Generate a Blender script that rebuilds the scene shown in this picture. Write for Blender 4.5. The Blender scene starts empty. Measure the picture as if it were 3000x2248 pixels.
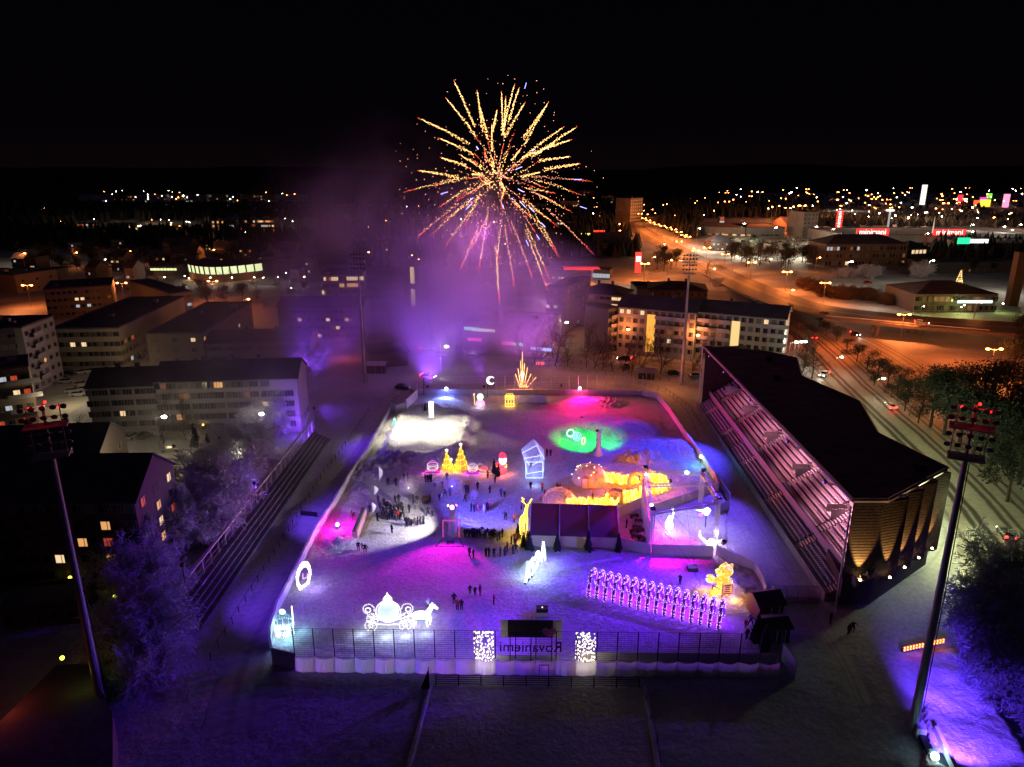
import bpy, math, random
from mathutils import Vector, Matrix, noise as mnoise
R = math.radians
# ------------------------------------------------------------------ camera
CAM_H, FPX, PITCH = 60.0, 2100.0, R(16.8)
sc = bpy.context.scene
cam_d = bpy.data.cameras.new("camera"); cam = bpy.data.objects.new("camera", cam_d)
sc.collection.objects.link(cam); sc.camera = cam
cam.location = (0, 0, CAM_H); cam.rotation_euler = (R(90) - PITCH, 0, 0)
cam_d.sensor_fit = 'HORIZONTAL'; cam_d.sensor_width = 36.0; cam_d.lens = 36.0 * FPX / 3000.0
cam_d.clip_start = 0.5; cam_d.clip_end = 12000
# ------------------------------------------------------------------ night sky
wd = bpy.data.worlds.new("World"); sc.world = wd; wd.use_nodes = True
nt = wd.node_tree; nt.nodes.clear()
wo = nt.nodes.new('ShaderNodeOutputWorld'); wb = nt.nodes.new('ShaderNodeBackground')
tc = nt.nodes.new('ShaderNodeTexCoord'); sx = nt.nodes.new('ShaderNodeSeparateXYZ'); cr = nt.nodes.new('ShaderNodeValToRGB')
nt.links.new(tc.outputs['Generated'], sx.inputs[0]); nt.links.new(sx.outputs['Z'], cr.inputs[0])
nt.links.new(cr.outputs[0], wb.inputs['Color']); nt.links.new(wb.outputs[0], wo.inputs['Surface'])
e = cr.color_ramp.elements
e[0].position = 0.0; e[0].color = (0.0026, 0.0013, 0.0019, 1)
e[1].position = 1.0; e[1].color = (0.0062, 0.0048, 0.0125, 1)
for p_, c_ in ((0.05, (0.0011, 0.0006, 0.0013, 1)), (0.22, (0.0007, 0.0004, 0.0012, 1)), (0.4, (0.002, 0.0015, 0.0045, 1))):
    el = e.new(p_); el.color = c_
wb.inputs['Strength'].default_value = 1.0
# moonlight seen nowhere in the photograph: no sun lamp, only lamps, added floods among them, and a zenith raised as ambient
sc.view_settings.view_transform = 'Standard'; sc.view_settings.look = 'None'
sc.view_settings.exposure = 0.0; sc.view_settings.gamma = 1.0
sc.render.engine = 'CYCLES'
cy = sc.cycles
cy.use_denoising = True
try: cy.denoiser = 'OPENIMAGEDENOISE'
except Exception: pass
cy.max_bounces = 4; cy.diffuse_bounces = 2; cy.glossy_bounces = 2; cy.transmission_bounces = 3; cy.volume_bounces = 0
cy.transparent_max_bounces = 12; cy.sample_clamp_indirect = 2.0; cy.sample_clamp_direct = 0.0
cy.caustics_reflective = False; cy.caustics_refractive = False
cy.volume_step_rate = 1.0; cy.volume_max_steps = 128
try: cy.use_light_tree = True
except Exception: pass

_cp, _sp = math.cos(PITCH), math.sin(PITCH)
def P(px, py, z=0.0):
    "place of a photo pixel (3000 x 2248) on the level plane of height z"
    a = (px - 1500) / FPX; b = -(py - 1124) / FPX
    d = Vector((a, _cp + b * _sp, -_sp + b * _cp))
    return Vector((0, 0, CAM_H)) + d * ((z - CAM_H) / d.z)
def hgt(px, py, base):
    "height reached by pixel row py above the ground point base"
    b = -(py - 1124) / FPX
    dy, dz = _cp + b * _sp, -_sp + b * _cp
    return CAM_H + dz * base.y / dy
rnd = random.Random(7)
U = rnd.uniform

# ------------------------------------------------------------------ materials
_mats = {}
def mat(name, col=(.5, .5, .5), rough=.6, metal=0.0, emit=None, s=1.0, var=0.0, vscale=1.0, bump=0.0, bscale=4.0, bdist=.05, alpha=1.0, trans=0.0, spec=.5, sss=0):
    if name in _mats: return _mats[name]
    m = bpy.data.materials.new(name); m.use_nodes = True; _mats[name] = m
    t = m.node_tree; b = t.nodes['Principled BSDF']
    b.inputs['Base Color'].default_value = (*col, 1); b.inputs['Roughness'].default_value = rough
    b.inputs['Metallic'].default_value = metal; b.inputs['Specular IOR Level'].default_value = spec
    if alpha < 1: b.inputs['Alpha'].default_value = alpha
    if trans: b.inputs['Transmission Weight'].default_value = trans
    if emit is not None:
        b.inputs['Emission Color'].default_value = (*emit, 1); b.inputs['Emission Strength'].default_value = s
        m.cycles.emission_sampling = 'NONE'
    if var or bump:
        g = t.nodes.new('ShaderNodeNewGeometry')
    if var:
        n = t.nodes.new('ShaderNodeTexNoise'); n.inputs['Scale'].default_value = vscale; n.inputs['Detail'].default_value = 5
        t.links.new(g.outputs['Position'], n.inputs['Vector'])
        r = t.nodes.new('ShaderNodeMapRange'); r.inputs[1].default_value = .3; r.inputs[2].default_value = .7
        r.inputs[3].default_value = 1 - var; r.inputs[4].default_value = 1 + var * .4
        t.links.new(n.outputs[0], r.inputs[0])
        mx = t.nodes.new('ShaderNodeVectorMath'); mx.operation = 'SCALE'; mx.inputs[0].default_value = col
        t.links.new(r.outputs[0], mx.inputs['Scale']); t.links.new(mx.outputs[0], b.inputs['Base Color'])
    if bump:
        n2 = t.nodes.new('ShaderNodeTexNoise'); n2.inputs['Scale'].default_value = bscale; n2.inputs['Detail'].default_value = 6
        t.links.new(g.outputs['Position'], n2.inputs['Vector'])
        bp = t.nodes.new('ShaderNodeBump'); bp.inputs['Strength'].default_value = bump; bp.inputs['Distance'].default_value = bdist
        t.links.new(n2.outputs[0], bp.inputs['Height']); t.links.new(bp.outputs[0], b.inputs['Normal'])
    return m
def glow(name, col, s, base=(.1, .1, .1)):
    return mat(name, base, .5, emit=col, s=s)

def snow_mat(name, col=(.72, .74, .8), coarse=.55, fine=1.0, cd=.5, fd=.16, scale=1.0, var=.25, tint=None):
    if name in _mats: return _mats[name]
    m = bpy.data.materials.new(name); m.use_nodes = True; _mats[name] = m
    t = m.node_tree; b = t.nodes['Principled BSDF']; b.inputs['Roughness'].default_value = .75
    b.inputs['Specular IOR Level'].default_value = .25
    g = t.nodes.new('ShaderNodeNewGeometry')
    def nz(sc_, det, rough=.6):
        n = t.nodes.new('ShaderNodeTexNoise'); n.inputs['Scale'].default_value = sc_; n.inputs['Detail'].default_value = det
        n.inputs['Roughness'].default_value = rough
        t.links.new(g.outputs['Position'], n.inputs['Vector']); return n
    n1 = nz(.35 * scale, 6); n2 = nz(1.6 * scale, 6, .7); n3 = nz(.05, 4)
    bp = t.nodes.new('ShaderNodeBump'); bp.inputs['Strength'].default_value = coarse; bp.inputs['Distance'].default_value = cd
    bp2 = t.nodes.new('ShaderNodeBump'); bp2.inputs['Strength'].default_value = fine; bp2.inputs['Distance'].default_value = fd
    t.links.new(n1.outputs[0], bp.inputs['Height']); t.links.new(n2.outputs[0], bp2.inputs['Height'])
    t.links.new(bp.outputs[0], bp2.inputs['Normal']); t.links.new(bp2.outputs[0], b.inputs['Normal'])
    r = t.nodes.new('ShaderNodeMapRange'); r.inputs[1].default_value = .40; r.inputs[2].default_value = .60
    r.inputs[3].default_value = 1 - var; r.inputs[4].default_value = 1.05
    ad = t.nodes.new('ShaderNodeMath'); ad.operation = 'MULTIPLY_ADD'; ad.inputs[1].default_value = .5
    h = t.nodes.new('ShaderNodeMath'); h.operation = 'MULTIPLY'; h.inputs[1].default_value = .5
    t.links.new(n3.outputs[0], h.inputs[0]); t.links.new(n2.outputs[0], ad.inputs[0]); t.links.new(h.outputs[0], ad.inputs[2])
    t.links.new(ad.outputs[0], r.inputs[0])
    mx = t.nodes.new('ShaderNodeVectorMath'); mx.operation = 'SCALE'; mx.inputs[0].default_value = col
    t.links.new(r.outputs[0], mx.inputs['Scale']); t.links.new(mx.outputs[0], b.inputs['Base Color'])
    return m

# ------------------------------------------------------------------ mesh building
KID = {}
class MB:
    def __init__(s): s.v = []; s.f = []; s.mi = []; s.cur = 0
    def add(s, vs, fs):
        o = len(s.v); s.v += [tuple(x) for x in vs]
        for f in fs: s.f.append(tuple(i + o for i in f)); s.mi.append(s.cur)
        return s
    def box(s, x, y, z, sx, sy, sz, a=0.0):
        "box standing on z, centred on x, y"
        c, n = math.cos(a), math.sin(a); vs = []
        for k in (z, z + sz):
            for i, j in ((-1, -1), (1, -1), (1, 1), (-1, 1)):
                u, w = i * sx / 2, j * sy / 2
                vs.append((x + u * c - w * n, y + u * n + w * c, k))
        return s.add(vs, [(0, 3, 2, 1), (4, 5, 6, 7), (0, 1, 5, 4), (1, 2, 6, 5), (2, 3, 7, 6), (3, 0, 4, 7)])
    def quad(s, *p): return s.add(p, [tuple(range(len(p)))])
    def prism(s, poly, z0, z1):
        n = len(poly); vs = [(p[0], p[1], z0) for p in poly] + [(p[0], p[1], z1) for p in poly]
        return s.add(vs, [tuple(range(n))[::-1], tuple(range(n, 2 * n))] + [(i, (i + 1) % n, n + (i + 1) % n, n + i) for i in range(n)])
    def tube(s, p, q, r0, r1=None, n=5):
        p, q = Vector(p), Vector(q); r1 = r0 if r1 is None else r1
        d = (q - p)
        if d.length < 1e-6: return s
        d.normalize(); a = d.orthogonal().normalized(); b = d.cross(a); vs = []
        for c, r in ((p, r0), (q, r1)):
            for k in range(n):
                t = 2 * math.pi * k / n; vs.append(c + (a * math.cos(t) + b * math.sin(t)) * r)
        return s.add(vs, [(k, (k + 1) % n, n + (k + 1) % n, n + k) for k in range(n)] + [tuple(range(n))[::-1], tuple(range(n, 2 * n))])
    def path(s, pts, r, n=5, closed=False):
        pts = [Vector(p) for p in pts]; N = len(pts)
        if closed: pts = pts + [pts[0]]
        for a, b in zip(pts, pts[1:]): s.tube(a, b, r, r, n)
        return s
    def ball(s, c, r, seg=10, rings=6, sc=(1, 1, 1)):
        c = Vector(c); vs = [c + Vector((0, 0, -r * sc[2]))]
        for i in range(1, rings):
            t = math.pi * i / rings
            for k in range(seg):
                p = 2 * math.pi * k / seg
                vs.append(c + Vector((r * sc[0] * math.sin(t) * math.cos(p), r * sc[1] * math.sin(t) * math.sin(p), -r * sc[2] * math.cos(t))))
        vs.append(c + Vector((0, 0, r * sc[2]))); fs = []
        for k in range(seg):
            fs.append((0, 1 + (k + 1) % seg, 1 + k)); L = 1 + (rings - 2) * seg
            fs.append((len(vs) - 1, L + k, L + (k + 1) % seg))
            for i in range(rings - 2):
                a = 1 + i * seg; fs.append((a + k, a + (k + 1) % seg, a + seg + (k + 1) % seg, a + seg + k))
        return s.add(vs, fs)
    def octa(s, c, r, rz=None):
        x, y, z = c; rz = rz or r
        return s.add([(x + r, y, z), (x, y + r, z), (x - r, y, z), (x, y - r, z), (x, y, z + rz), (x, y, z - rz)],
                     [(0, 1, 4), (1, 2, 4), (2, 3, 4), (3, 0, 4), (1, 0, 5), (2, 1, 5), (3, 2, 5), (0, 3, 5)])
    def lathe(s, prof, c=(0, 0, 0), n=12):
        vs = []; 
        for r, z in prof:
            for k in range(n):
                t = 2 * math.pi * k / n; vs.append((c[0] + r * math.cos(t), c[1] + r * math.sin(t), c[2] + z))
        m = len(prof)
        return s.add(vs, [(i * n + k, i * n + (k + 1) % n, (i + 1) * n + (k + 1) % n, (i + 1) * n + k) for i in range(m - 1) for k in range(n)]
                     + [tuple(range(n))[::-1], tuple(range((m - 1) * n, m * n))])
    def build(s, name, mats, parent=None, smooth=False, loc=None, rz=0.0):
        me = bpy.data.meshes.new(name); me.from_pydata(s.v, [], s.f)
        ms = mats if isinstance(mats, (list, tuple)) else [mats]
        for m in ms: me.materials.append(m)
        if len(ms) > 1: me.polygons.foreach_set('material_index', s.mi)
        if smooth: me.polygons.foreach_set('use_smooth', [True] * len(me.polygons))
        me.update()
        o = bpy.data.objects.new(name, me); sc.collection.objects.link(o)
        if parent is not None: o.parent = parent; KID.setdefault(parent.name, []).append(o)
        if loc is not None: o.location = loc
        if rz: o.rotation_euler = (0, 0, rz)
        return o
def tag(o, label=None, cat=None, group=None, kind=None):
    if label: o['label'] = label
    if cat: o['category'] = cat
    if group: o['group'] = group
    if kind: o['kind'] = kind
    return o
def thing(name, loc, rz, label, cat, group=None):
    o = bpy.data.objects.new(name, None); sc.collection.objects.link(o)
    o.empty_display_size = .5
    o.location = loc; o.rotation_euler = (0, 0, rz)
    return tag(o, label, cat, group)
def dup(o, loc=None, rz=None, label=None, group=None, s=None, parent=None):
    c = o.copy(); sc.collection.objects.link(c)
    if parent is not None: c.parent = parent
    if c.parent is not None: KID.setdefault(c.parent.name, []).append(c)
    if loc is not None: c.location = loc
    if rz is not None: c.rotation_euler = (0, 0, rz)
    if s is not None: c.scale = (s, s, s) if not isinstance(s, tuple) else s
    if label: c['label'] = label
    if group: c['group'] = group
    for ch in list(KID.get(o.name, [])): dup(ch, parent=c)
    return c
def struct(o): o['kind'] = 'structure'; return o

# ------------------------------------------------------------------ lamps
POWER = {'k': 1.0}
def lamp(kind, loc, col, w, target=None, ang=90, blend=.5, rad=.15, name='lamp_light'):
    d = bpy.data.lights.new(name, kind); d.color = col; d.energy = w * POWER['k']
    if kind in ('SPOT', 'POINT'): d.shadow_soft_size = rad
    if kind == 'SPOT': d.spot_size = R(ang); d.spot_blend = blend
    if kind == 'AREA': d.size = rad
    o = bpy.data.objects.new(name, d); sc.collection.objects.link(o); o.location = loc
    if target is not None:
        o.rotation_euler = (Vector(target) - Vector(loc)).to_track_quat('-Z', 'Y').to_euler()
    return o
VIOLET = (.20, .07, 1.0); BLUE = (.08, .06, 1.0); MAG = (1.0, .0, .62); CREAM = (1.0, .84, .5); ORANGE = (1.0, .20, .025)
PINK = (1.0, .02, .28); GREEN = (.0, 1.0, .08); CYAN = (.25, 1.0, .85); PURPLE = (.45, .05, 1.0); WARM = (1, .62, .25)
# ------------------------------------------------------------------ ground and sky line
M_SNOW = snow_mat('snow_ground', col=(.50, .50, .56), coarse=.5, fine=.6, cd=.6, fd=.12, var=.45)
M_FIELD = snow_mat('snow_trodden', col=(.70, .71, .78), coarse=.9, fine=1.0, cd=.4, fd=.6, scale=1.3, var=.42)
M_PILE = snow_mat('snow_pile', col=(.74, .74, .78), coarse=1.0, fine=1.0, cd=.8, fd=.3)
M_WHITE = mat('white_sheet', (.62, .62, .66), .7, var=.2, vscale=.8, bump=.4, bscale=1.5)
M_DRAPE = mat('white_drape', (.58, .58, .64), .8, var=.3, vscale=.6, bump=.5, bscale=1.2, bdist=.1)
def let_through(m, k, col):
    t = m.node_tree; o = t.nodes['Material Output']; b = t.nodes['Principled BSDF']; tr_ = t.nodes.new('ShaderNodeBsdfTranslucent'); tr_.inputs[0].default_value = (*col, 1); mx = t.nodes.new('ShaderNodeMixShader'); mx.inputs[0].default_value = k
    t.links.new(b.outputs[0], mx.inputs[1]); t.links.new(tr_.outputs[0], mx.inputs[2]); t.links.new(mx.outputs[0], o.inputs['Surface'])
let_through(M_DRAPE, .55, (.6, .6, .68))
M_DARKMETAL = mat('dark_metal', (.03, .03, .04), .5, .4)
M_GREYMETAL = mat('galvanised', (.42, .40, .46), .5, .3, var=.2)
M_LIGHTMETAL = mat('pale_metal', (.6, .6, .62), .45, .2)
M_BLACK = mat('black_plastic', (.012, .012, .014), .5)
M_ROOF = mat('snowy_roof_thin', (.085, .075, .11), .9, var=.4, vscale=.25, bump=.4, bscale=.8, bdist=.2)
M_ROOFL = mat('snowy_roof', (.17, .16, .22), .9, var=.35, vscale=.2, bump=.4, bscale=.6, bdist=.2)

g = MB(); N = 40
g.quad((-5000, -300, 0), (5000, -300, 0), (5000, 7000, 0), (-5000, 7000, 0))
struct(g.build('ground', M_SNOW))
g = MB().quad((-5000, 1250, .04), (5000, 1250, .04), (5000, 3400, .04), (-5000, 3400, .04)); struct(g.build('forest_ground', mat('forest_floor', (.03, .028, .03), .95, var=.5, vscale=.02)))  # dark sheet over the far snow, so that unlit ground reads black
g = MB(); pts = []
for i in range(121):
    x = -4800 + i * 80
    h = 18 + 42 * abs(mnoise.noise(Vector((x * .0009, 3.1, 0)))) * 2 + 10 * mnoise.noise(Vector((x * .004, 1, 0)))
    if x > 500: h += 30 * min(1, (x - 500) / 900)
    pts.append((x, max(6, h)))
for (x0, h0), (x1, h1) in zip(pts, pts[1:]):
    g.add([(x0, 3300, -1), (x1, 3300, -1), (x1, 4600, h1), (x0, 4600, h0), (x1, 6900, h1 * .9), (x0, 6900, h0 * .9)], [(0, 1, 2, 3), (3, 2, 4, 5)])
struct(g.build('hills', mat('forest_hill', (.02, .02, .025), .95, var=.5, vscale=.01)))

def ribbon(pts, width, z=.01, n=6):
    "smooth strip along plan points; returns vertices, faces, uv"
    pts = [Vector((p[0], p[1], (p[2] if len(p) > 2 else 0) + z)) for p in pts]; out = []
    for i in range(len(pts) - 1):
        p0 = pts[max(i - 1, 0)]; p1 = pts[i]; p2 = pts[i + 1]; p3 = pts[min(i + 2, len(pts) - 1)]
        for k in range(n):
            t = k / n
            out.append(.5 * ((2 * p1) + (-p0 + p2) * t + (2 * p0 - 5 * p1 + 4 * p2 - p3) * t * t + (-p0 + 3 * p1 - 3 * p2 + p3) * t ** 3))
    out.append(pts[-1]); return out
def road(name, pts, width, m, z=.01, side=None, thick=0, n=6):
    c = ribbon(pts, width, z, n); vs = []; us = []; L = 0; fs = []
    for i, p in enumerate(c):
        d = (c[min(i + 1, len(c) - 1)] - c[max(i - 1, 0)]); d.z = 0; d.normalize(); nrm = Vector((d.y, -d.x, 0))
        if i: L += (p - c[i - 1]).length
        w = width if not callable(width) else width(i / (len(c) - 1))
        for s_, u in ((-.5, 0), (.5, 1)): vs.append(p + nrm * w * s_); us.append((u, L))
    for i in range(len(c) - 1): fs.append((2 * i, 2 * i + 1, 2 * i + 3, 2 * i + 2))
    nv = len(vs)
    if thick:
        vs += [v - Vector((0, 0, thick)) for v in vs]; us += us
        for i in range(len(c) - 1):
            a = 2 * i; fs += [(a, a + 2, nv + a + 2, nv + a), (a + 1, nv + a + 1, nv + a + 3, a + 3), (nv + a, nv + a + 2, nv + a + 3, nv + a + 1)]
    me = bpy.data.meshes.new(name); me.from_pydata([tuple(v) for v in vs], [], fs)
    uv = me.uv_layers.new(name='uv')
    for l in me.loops: uv.data[l.index].uv = us[l.vertex_index]
    me.materials.append(m); o = bpy.data.objects.new(name, me); sc.collection.objects.link(o); return struct(o), c
def road_mat(name, tracks, width, packed=(.36, .33, .31), bare=(.05, .045, .045)):
    "packed snow with bare wheel tracks at the given places across the road"
    m = bpy.data.materials.new(name); m.use_nodes = True; t = m.node_tree; b = t.nodes['Principled BSDF']; b.inputs['Roughness'].default_value = .65
    uv = t.nodes.new('ShaderNodeUVMap'); uv.uv_map = 'uv'; s = t.nodes.new('ShaderNodeSeparateXYZ'); t.links.new(uv.outputs[0], s.inputs[0])
    g = t.nodes.new('ShaderNodeNewGeometry'); nz = t.nodes.new('ShaderNodeTexNoise'); nz.inputs['Scale'].default_value = .12; nz.inputs['Detail'].default_value = 4
    t.links.new(g.outputs['Position'], nz.inputs['Vector'])
    w = t.nodes.new('ShaderNodeMath'); w.operation = 'MULTIPLY_ADD'; w.inputs[1].default_value = .05; t.links.new(nz.outputs[0], w.inputs[0]); t.links.new(s.outputs[0], w.inputs[2])
    acc = None
    for (u, hw, k) in tracks:
        d = t.nodes.new('ShaderNodeMath'); d.operation = 'SUBTRACT'; d.inputs[1].default_value = u + .025; t.links.new(w.outputs[0], d.inputs[0])
        a = t.nodes.new('ShaderNodeMath'); a.operation = 'ABSOLUTE'; t.links.new(d.outputs[0], a.inputs[0])
        r = t.nodes.new('ShaderNodeMapRange'); r.inputs[1].default_value = hw * .5; r.inputs[2].default_value = hw * 1.3; r.inputs[3].default_value = k; r.inputs[4].default_value = 0
        t.links.new(a.outputs[0], r.inputs[0])
        if acc is None: acc = r.outputs[0]
        else:
            q = t.nodes.new('ShaderNodeMath'); q.operation = 'MAXIMUM'; t.links.new(acc, q.inputs[0]); t.links.new(r.outputs[0], q.inputs[1]); acc = q.outputs[0]
    mx = t.nodes.new('ShaderNodeMix'); mx.data_type = 'RGBA'; mx.inputs[6].default_value = (*packed, 1); mx.inputs[7].default_value = (*bare, 1)
    t.links.new(acc, mx.inputs[0]); 
    n2 = t.nodes.new('ShaderNodeTexNoise'); n2.inputs['Scale'].default_value = .9; n2.inputs['Detail'].default_value = 5; t.links.new(g.outputs['Position'], n2.inputs['Vector'])
    r2 = t.nodes.new('ShaderNodeMapRange'); r2.inputs[3].default_value = .55; r2.inputs[4].default_value = 1.35; t.links.new(n2.outputs[0], r2.inputs[0])
    v = t.nodes.new('ShaderNodeVectorMath'); v.operation = 'SCALE'; t.links.new(mx.outputs[2], v.inputs[0]); t.links.new(r2.outputs[0], v.inputs['Scale'])
    t.links.new(v.outputs[0], b.inputs['Base Color'])
    bp = t.nodes.new('ShaderNodeBump'); bp.inputs['Strength'].default_value = .5; bp.inputs['Distance'].default_value = .1
    t.links.new(n2.outputs[0], bp.inputs['Height']); t.links.new(bp.outputs[0], b.inputs['Normal'])
    return m
RM4 = road_mat('avenue_surface', [(.12, .02, .7), (.2, .02, .8), (.34, .02, .9), (.42, .025, .9), (.62, .03, 1), (.7, .03, 1), (.86, .02, .5), (.93, .02, .5)], 22)
RM2 = road_mat('street_surface', [(.22, .05, .5), (.38, .05, .5), (.62, .05, .5), (.78, .05, .5)], 10)
RMH = road_mat('highway_surface', [(.1, .035, .9), (.2, .035, .9), (.3, .035, .9), (.38, .03, .8), (.6, .035, .8), (.69, .035, .9), (.79, .035, .9), (.9, .035, .9)], 26, packed=(.20, .165, .15), bare=(.035, .03, .03))
RMP = road_mat('path_surface', [(.35, .06, .4), (.62, .05, .35)], 6, packed=(.42, .42, .46), bare=(.18, .17, .2))
pp = lambda L, z=0: [P(x, y, z) for x, y in L]
avenue, AVC = road('avenue', pp([(2240, 915), (2330, 965), (2410, 1030), (2500, 1120), (2600, 1210), (2710, 1310), (2840, 1440), (2990, 1620), (3140, 1850), (3300, 2200)]), 21, RM4, .012)
HWL = [(1760, 640), (1900, 634), (1862, 655), (1872, 672), (1925, 703), (1990, 738), (2064, 778), (2150, 820), (2240, 858), (2340, 893), (2480, 918), (2640, 936), (2800, 950), (3050, 965), (3400, 990)]
HZ = [0, 0, 0, 0, 0, 0, 0, .5, 2, 4.4, 6, 6, 6, 6, 6]
highway, HWC = road('highway', [Vector((*P(x, y, z)[:2], z)) for (x, y), z in zip(HWL, HZ)], lambda t: 22, RMH, .03, thick=1.1)
road('ring_road', pp([(2064, 760), (2130, 800), (2185, 812), (2260, 806), (2330, 806), (2420, 800), (2520, 790), (2700, 790), (3050, 800)]), 9, RM2, .02)
road('slip_road', pp([(1640, 800), (1800, 812), (1900, 800), (1960, 775), (1985, 750)]), 9, RM2, .016)
road('ramp', pp([(2420, 950), (2540, 1000), (2660, 1070), (2720, 1120), (2900, 1230), (3100, 1300)]), 12, RM2, .02)
road('street', pp([(1150, 985), (1300, 1010), (1480, 1025), (1700, 1033), (1900, 1062), (2080, 1078), (2190, 1060), (2300, 1020)]), 11, RM2, .018)
road('far_street', pp([(-100, 905), (140, 878), (420, 880), (640, 880), (900, 872), (1100, 870), (1500, 865), (1700, 850)]), 12, RM2, .014)
road('orange_street', pp([(-100, 745), (300, 765), (420, 768), (700, 768), (1000, 770), (1600, 776)]), 14, RM2, .014)
road('yard_path', pp([(2480, 1650), (2600, 1690), (2700, 1660), (2760, 1560), (2700, 1500)]), 5, RMP, .02)
road('running_track', pp([(700, 2150), (760, 1900), (880, 1680), (960, 1530), (1040, 1380), (1110, 1260), (1170, 1170), (1260, 1120), (1500, 1112), (1850, 1118), (2000, 1180), (2060, 1280)]), 8, RMP, .022)
road('stand_path', pp([(2030, 1200), (2120, 1370), (2200, 1510), (2290, 1660), (2370, 1790), (2460, 1930), (2520, 2060)]), 2.6, RMP, .03)

# lit snow yards: parking lots and forecourts are the same ground, lit by their own lamps
def yard(name, L, m=None, z=.026):
    g = MB(); pts = pp(L); g.add([(p.x, p.y, z) for p in pts], [tuple(range(len(pts)))]); return struct(g.build(name, m or M_YARD))
M_YARD = snow_mat('yard_snow', col=(.60, .57, .52), coarse=.5, fine=.8, cd=.4, fd=.15, var=.35)
yard('parking_lot', [(300, 1310), (270, 1255), (620, 1255), (880, 1330), (600, 1400), (400, 1395)])
yard('courtyard', [(90, 1175), (170, 1085), (440, 1000), (450, 1075), (240, 1190), (110, 1270)])
yard('retail_parking', [(2030, 668), (2400, 690), (2430, 760), (2180, 735), (2040, 700)])
yard('district_ground', [(2130, 566), (3120, 566), (3120, 640), (2130, 640)], z=.07); yard('district_ground', [(230, 570), (900, 570), (900, 592), (230, 592)], z=.07); yard('district_ground', [(170, 650), (860, 650), (860, 698), (170, 698)], z=.02)  # district patches: pale snow put over the dark sheet to show lamp glow
yard('lawn', [(2700, 925), (3060, 880), (3060, 940), (2900, 948)], z=.03)
yard('forecourt', [(1640, 790), (1900, 790), (1900, 818), (1660, 850)], z=.022)

# ------------------------------------------------------------------ festival field
WALL_L = [(794, 1905), (792, 1868), (812, 1795), (840, 1742), (866, 1690), (903, 1612), (935, 1555), (967, 1505), (985, 1477), (1031, 1396), (1075, 1335), (1112, 1268), (1145, 1205)]
WALL_B = [(1201, 1158), (1300, 1158), (1430, 1158), (1560, 1158), (1700, 1159), (1800, 1160), (1880, 1160)]
WALL_R = [(1880, 1160), (1925, 1170), (1958, 1208), (1992, 1260), (2023, 1307), (2060, 1358), (2094, 1410)]
FIELD = pp(WALL_L[:-1] + [(1150, 1195), (1195, 1160)] + WALL_B[1:] + WALL_R[1:] + [(2130, 1470), (2130, 1600), (2215, 1670), (2245, 1740), (2262, 1860), (2278, 1972), (868, 1957)])
def inside(x, y, poly):
    c = False; j = len(poly) - 1
    for i in range(len(poly)):
        a, b = poly[i], poly[j]
        if (a.y > y) != (b.y > y) and x < (b.x - a.x) * (y - a.y) / (b.y - a.y) + a.x: c = not c
        j = i
    return c
RINK = [Vector((p.x, p.y)) for p in pp([(1172, 1226), (1201, 1208), (1280, 1202), (1376, 1222), (1374, 1254), (1358, 1312), (1312, 1346), (1158, 1354), (1124, 1340), (1146, 1280)])]
RC = sum(RINK, Vector((0, 0))) / len(RINK)
def rink_r(ang):
    best = 6
    for i in range(len(RINK)):
        a, b = RINK[i] - RC, RINK[(i + 1) % len(RINK)] - RC
        d = Vector((math.cos(ang), math.sin(ang))); e_ = b - a; den = d.x * e_.y - d.y * e_.x
        if abs(den) < 1e-9: continue
        t = (a.x * e_.y - a.y * e_.x) / den; u = (a.x * d.y - a.y * d.x) / den
        if t > 0 and 0 <= u <= 1: best = t
    return best
RT = [rink_r(2 * math.pi * i / 90) for i in range(90)]
PILES = [(P(x, y), r, h, s) for x, y, r, h, s in (
    (1880, 1345, 5.5, 1.1, 1), (1840, 1350, 3.5, .9, 1), (1752, 1327, 2.6, 1.0, 1), (1070, 1390, 8, .6, 1), (1120, 1370, 7, .8, 1), (1180, 1365, 6, .7, 1),
    (1700, 1270, 5, .9, 1), (1740, 1285, 3, .6, 1), (1850, 1250, 5, .6, 1), (1990, 1310, 4, .9, 1), (2010, 1330, 3, 1.0, 1), (1330, 1345, 7, .6, 1), (1400, 1330, 6, .5, 1), (1060, 1440, 4, .5, 1),
    (1780, 1180, 6, .5, 1), (1000, 1590, 3.5, .7, 1), (1565, 1660, 2.6, 1.1, 1), (1325, 1562, 2.2, .7, 0), (2150, 1725, 4, .5, 1), (2190, 1740, 4, .4, 1), (1730, 1372, 5, .3, 1), (1250, 1200, 6, .7, 1),
    (1880, 1300, 7, .4, 1), (1930, 1330, 9, .35, 1), (2180, 1700, 5, .35, 1), (860, 1700, 3, .3, 1))]
_rr = random.Random(31); RUTS = [(_rr.uniform(-24, 26), _rr.uniform(78, 170), _rr.uniform(-.6, 3.2), _rr.uniform(8, 26)) for _ in range(16)]
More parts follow.
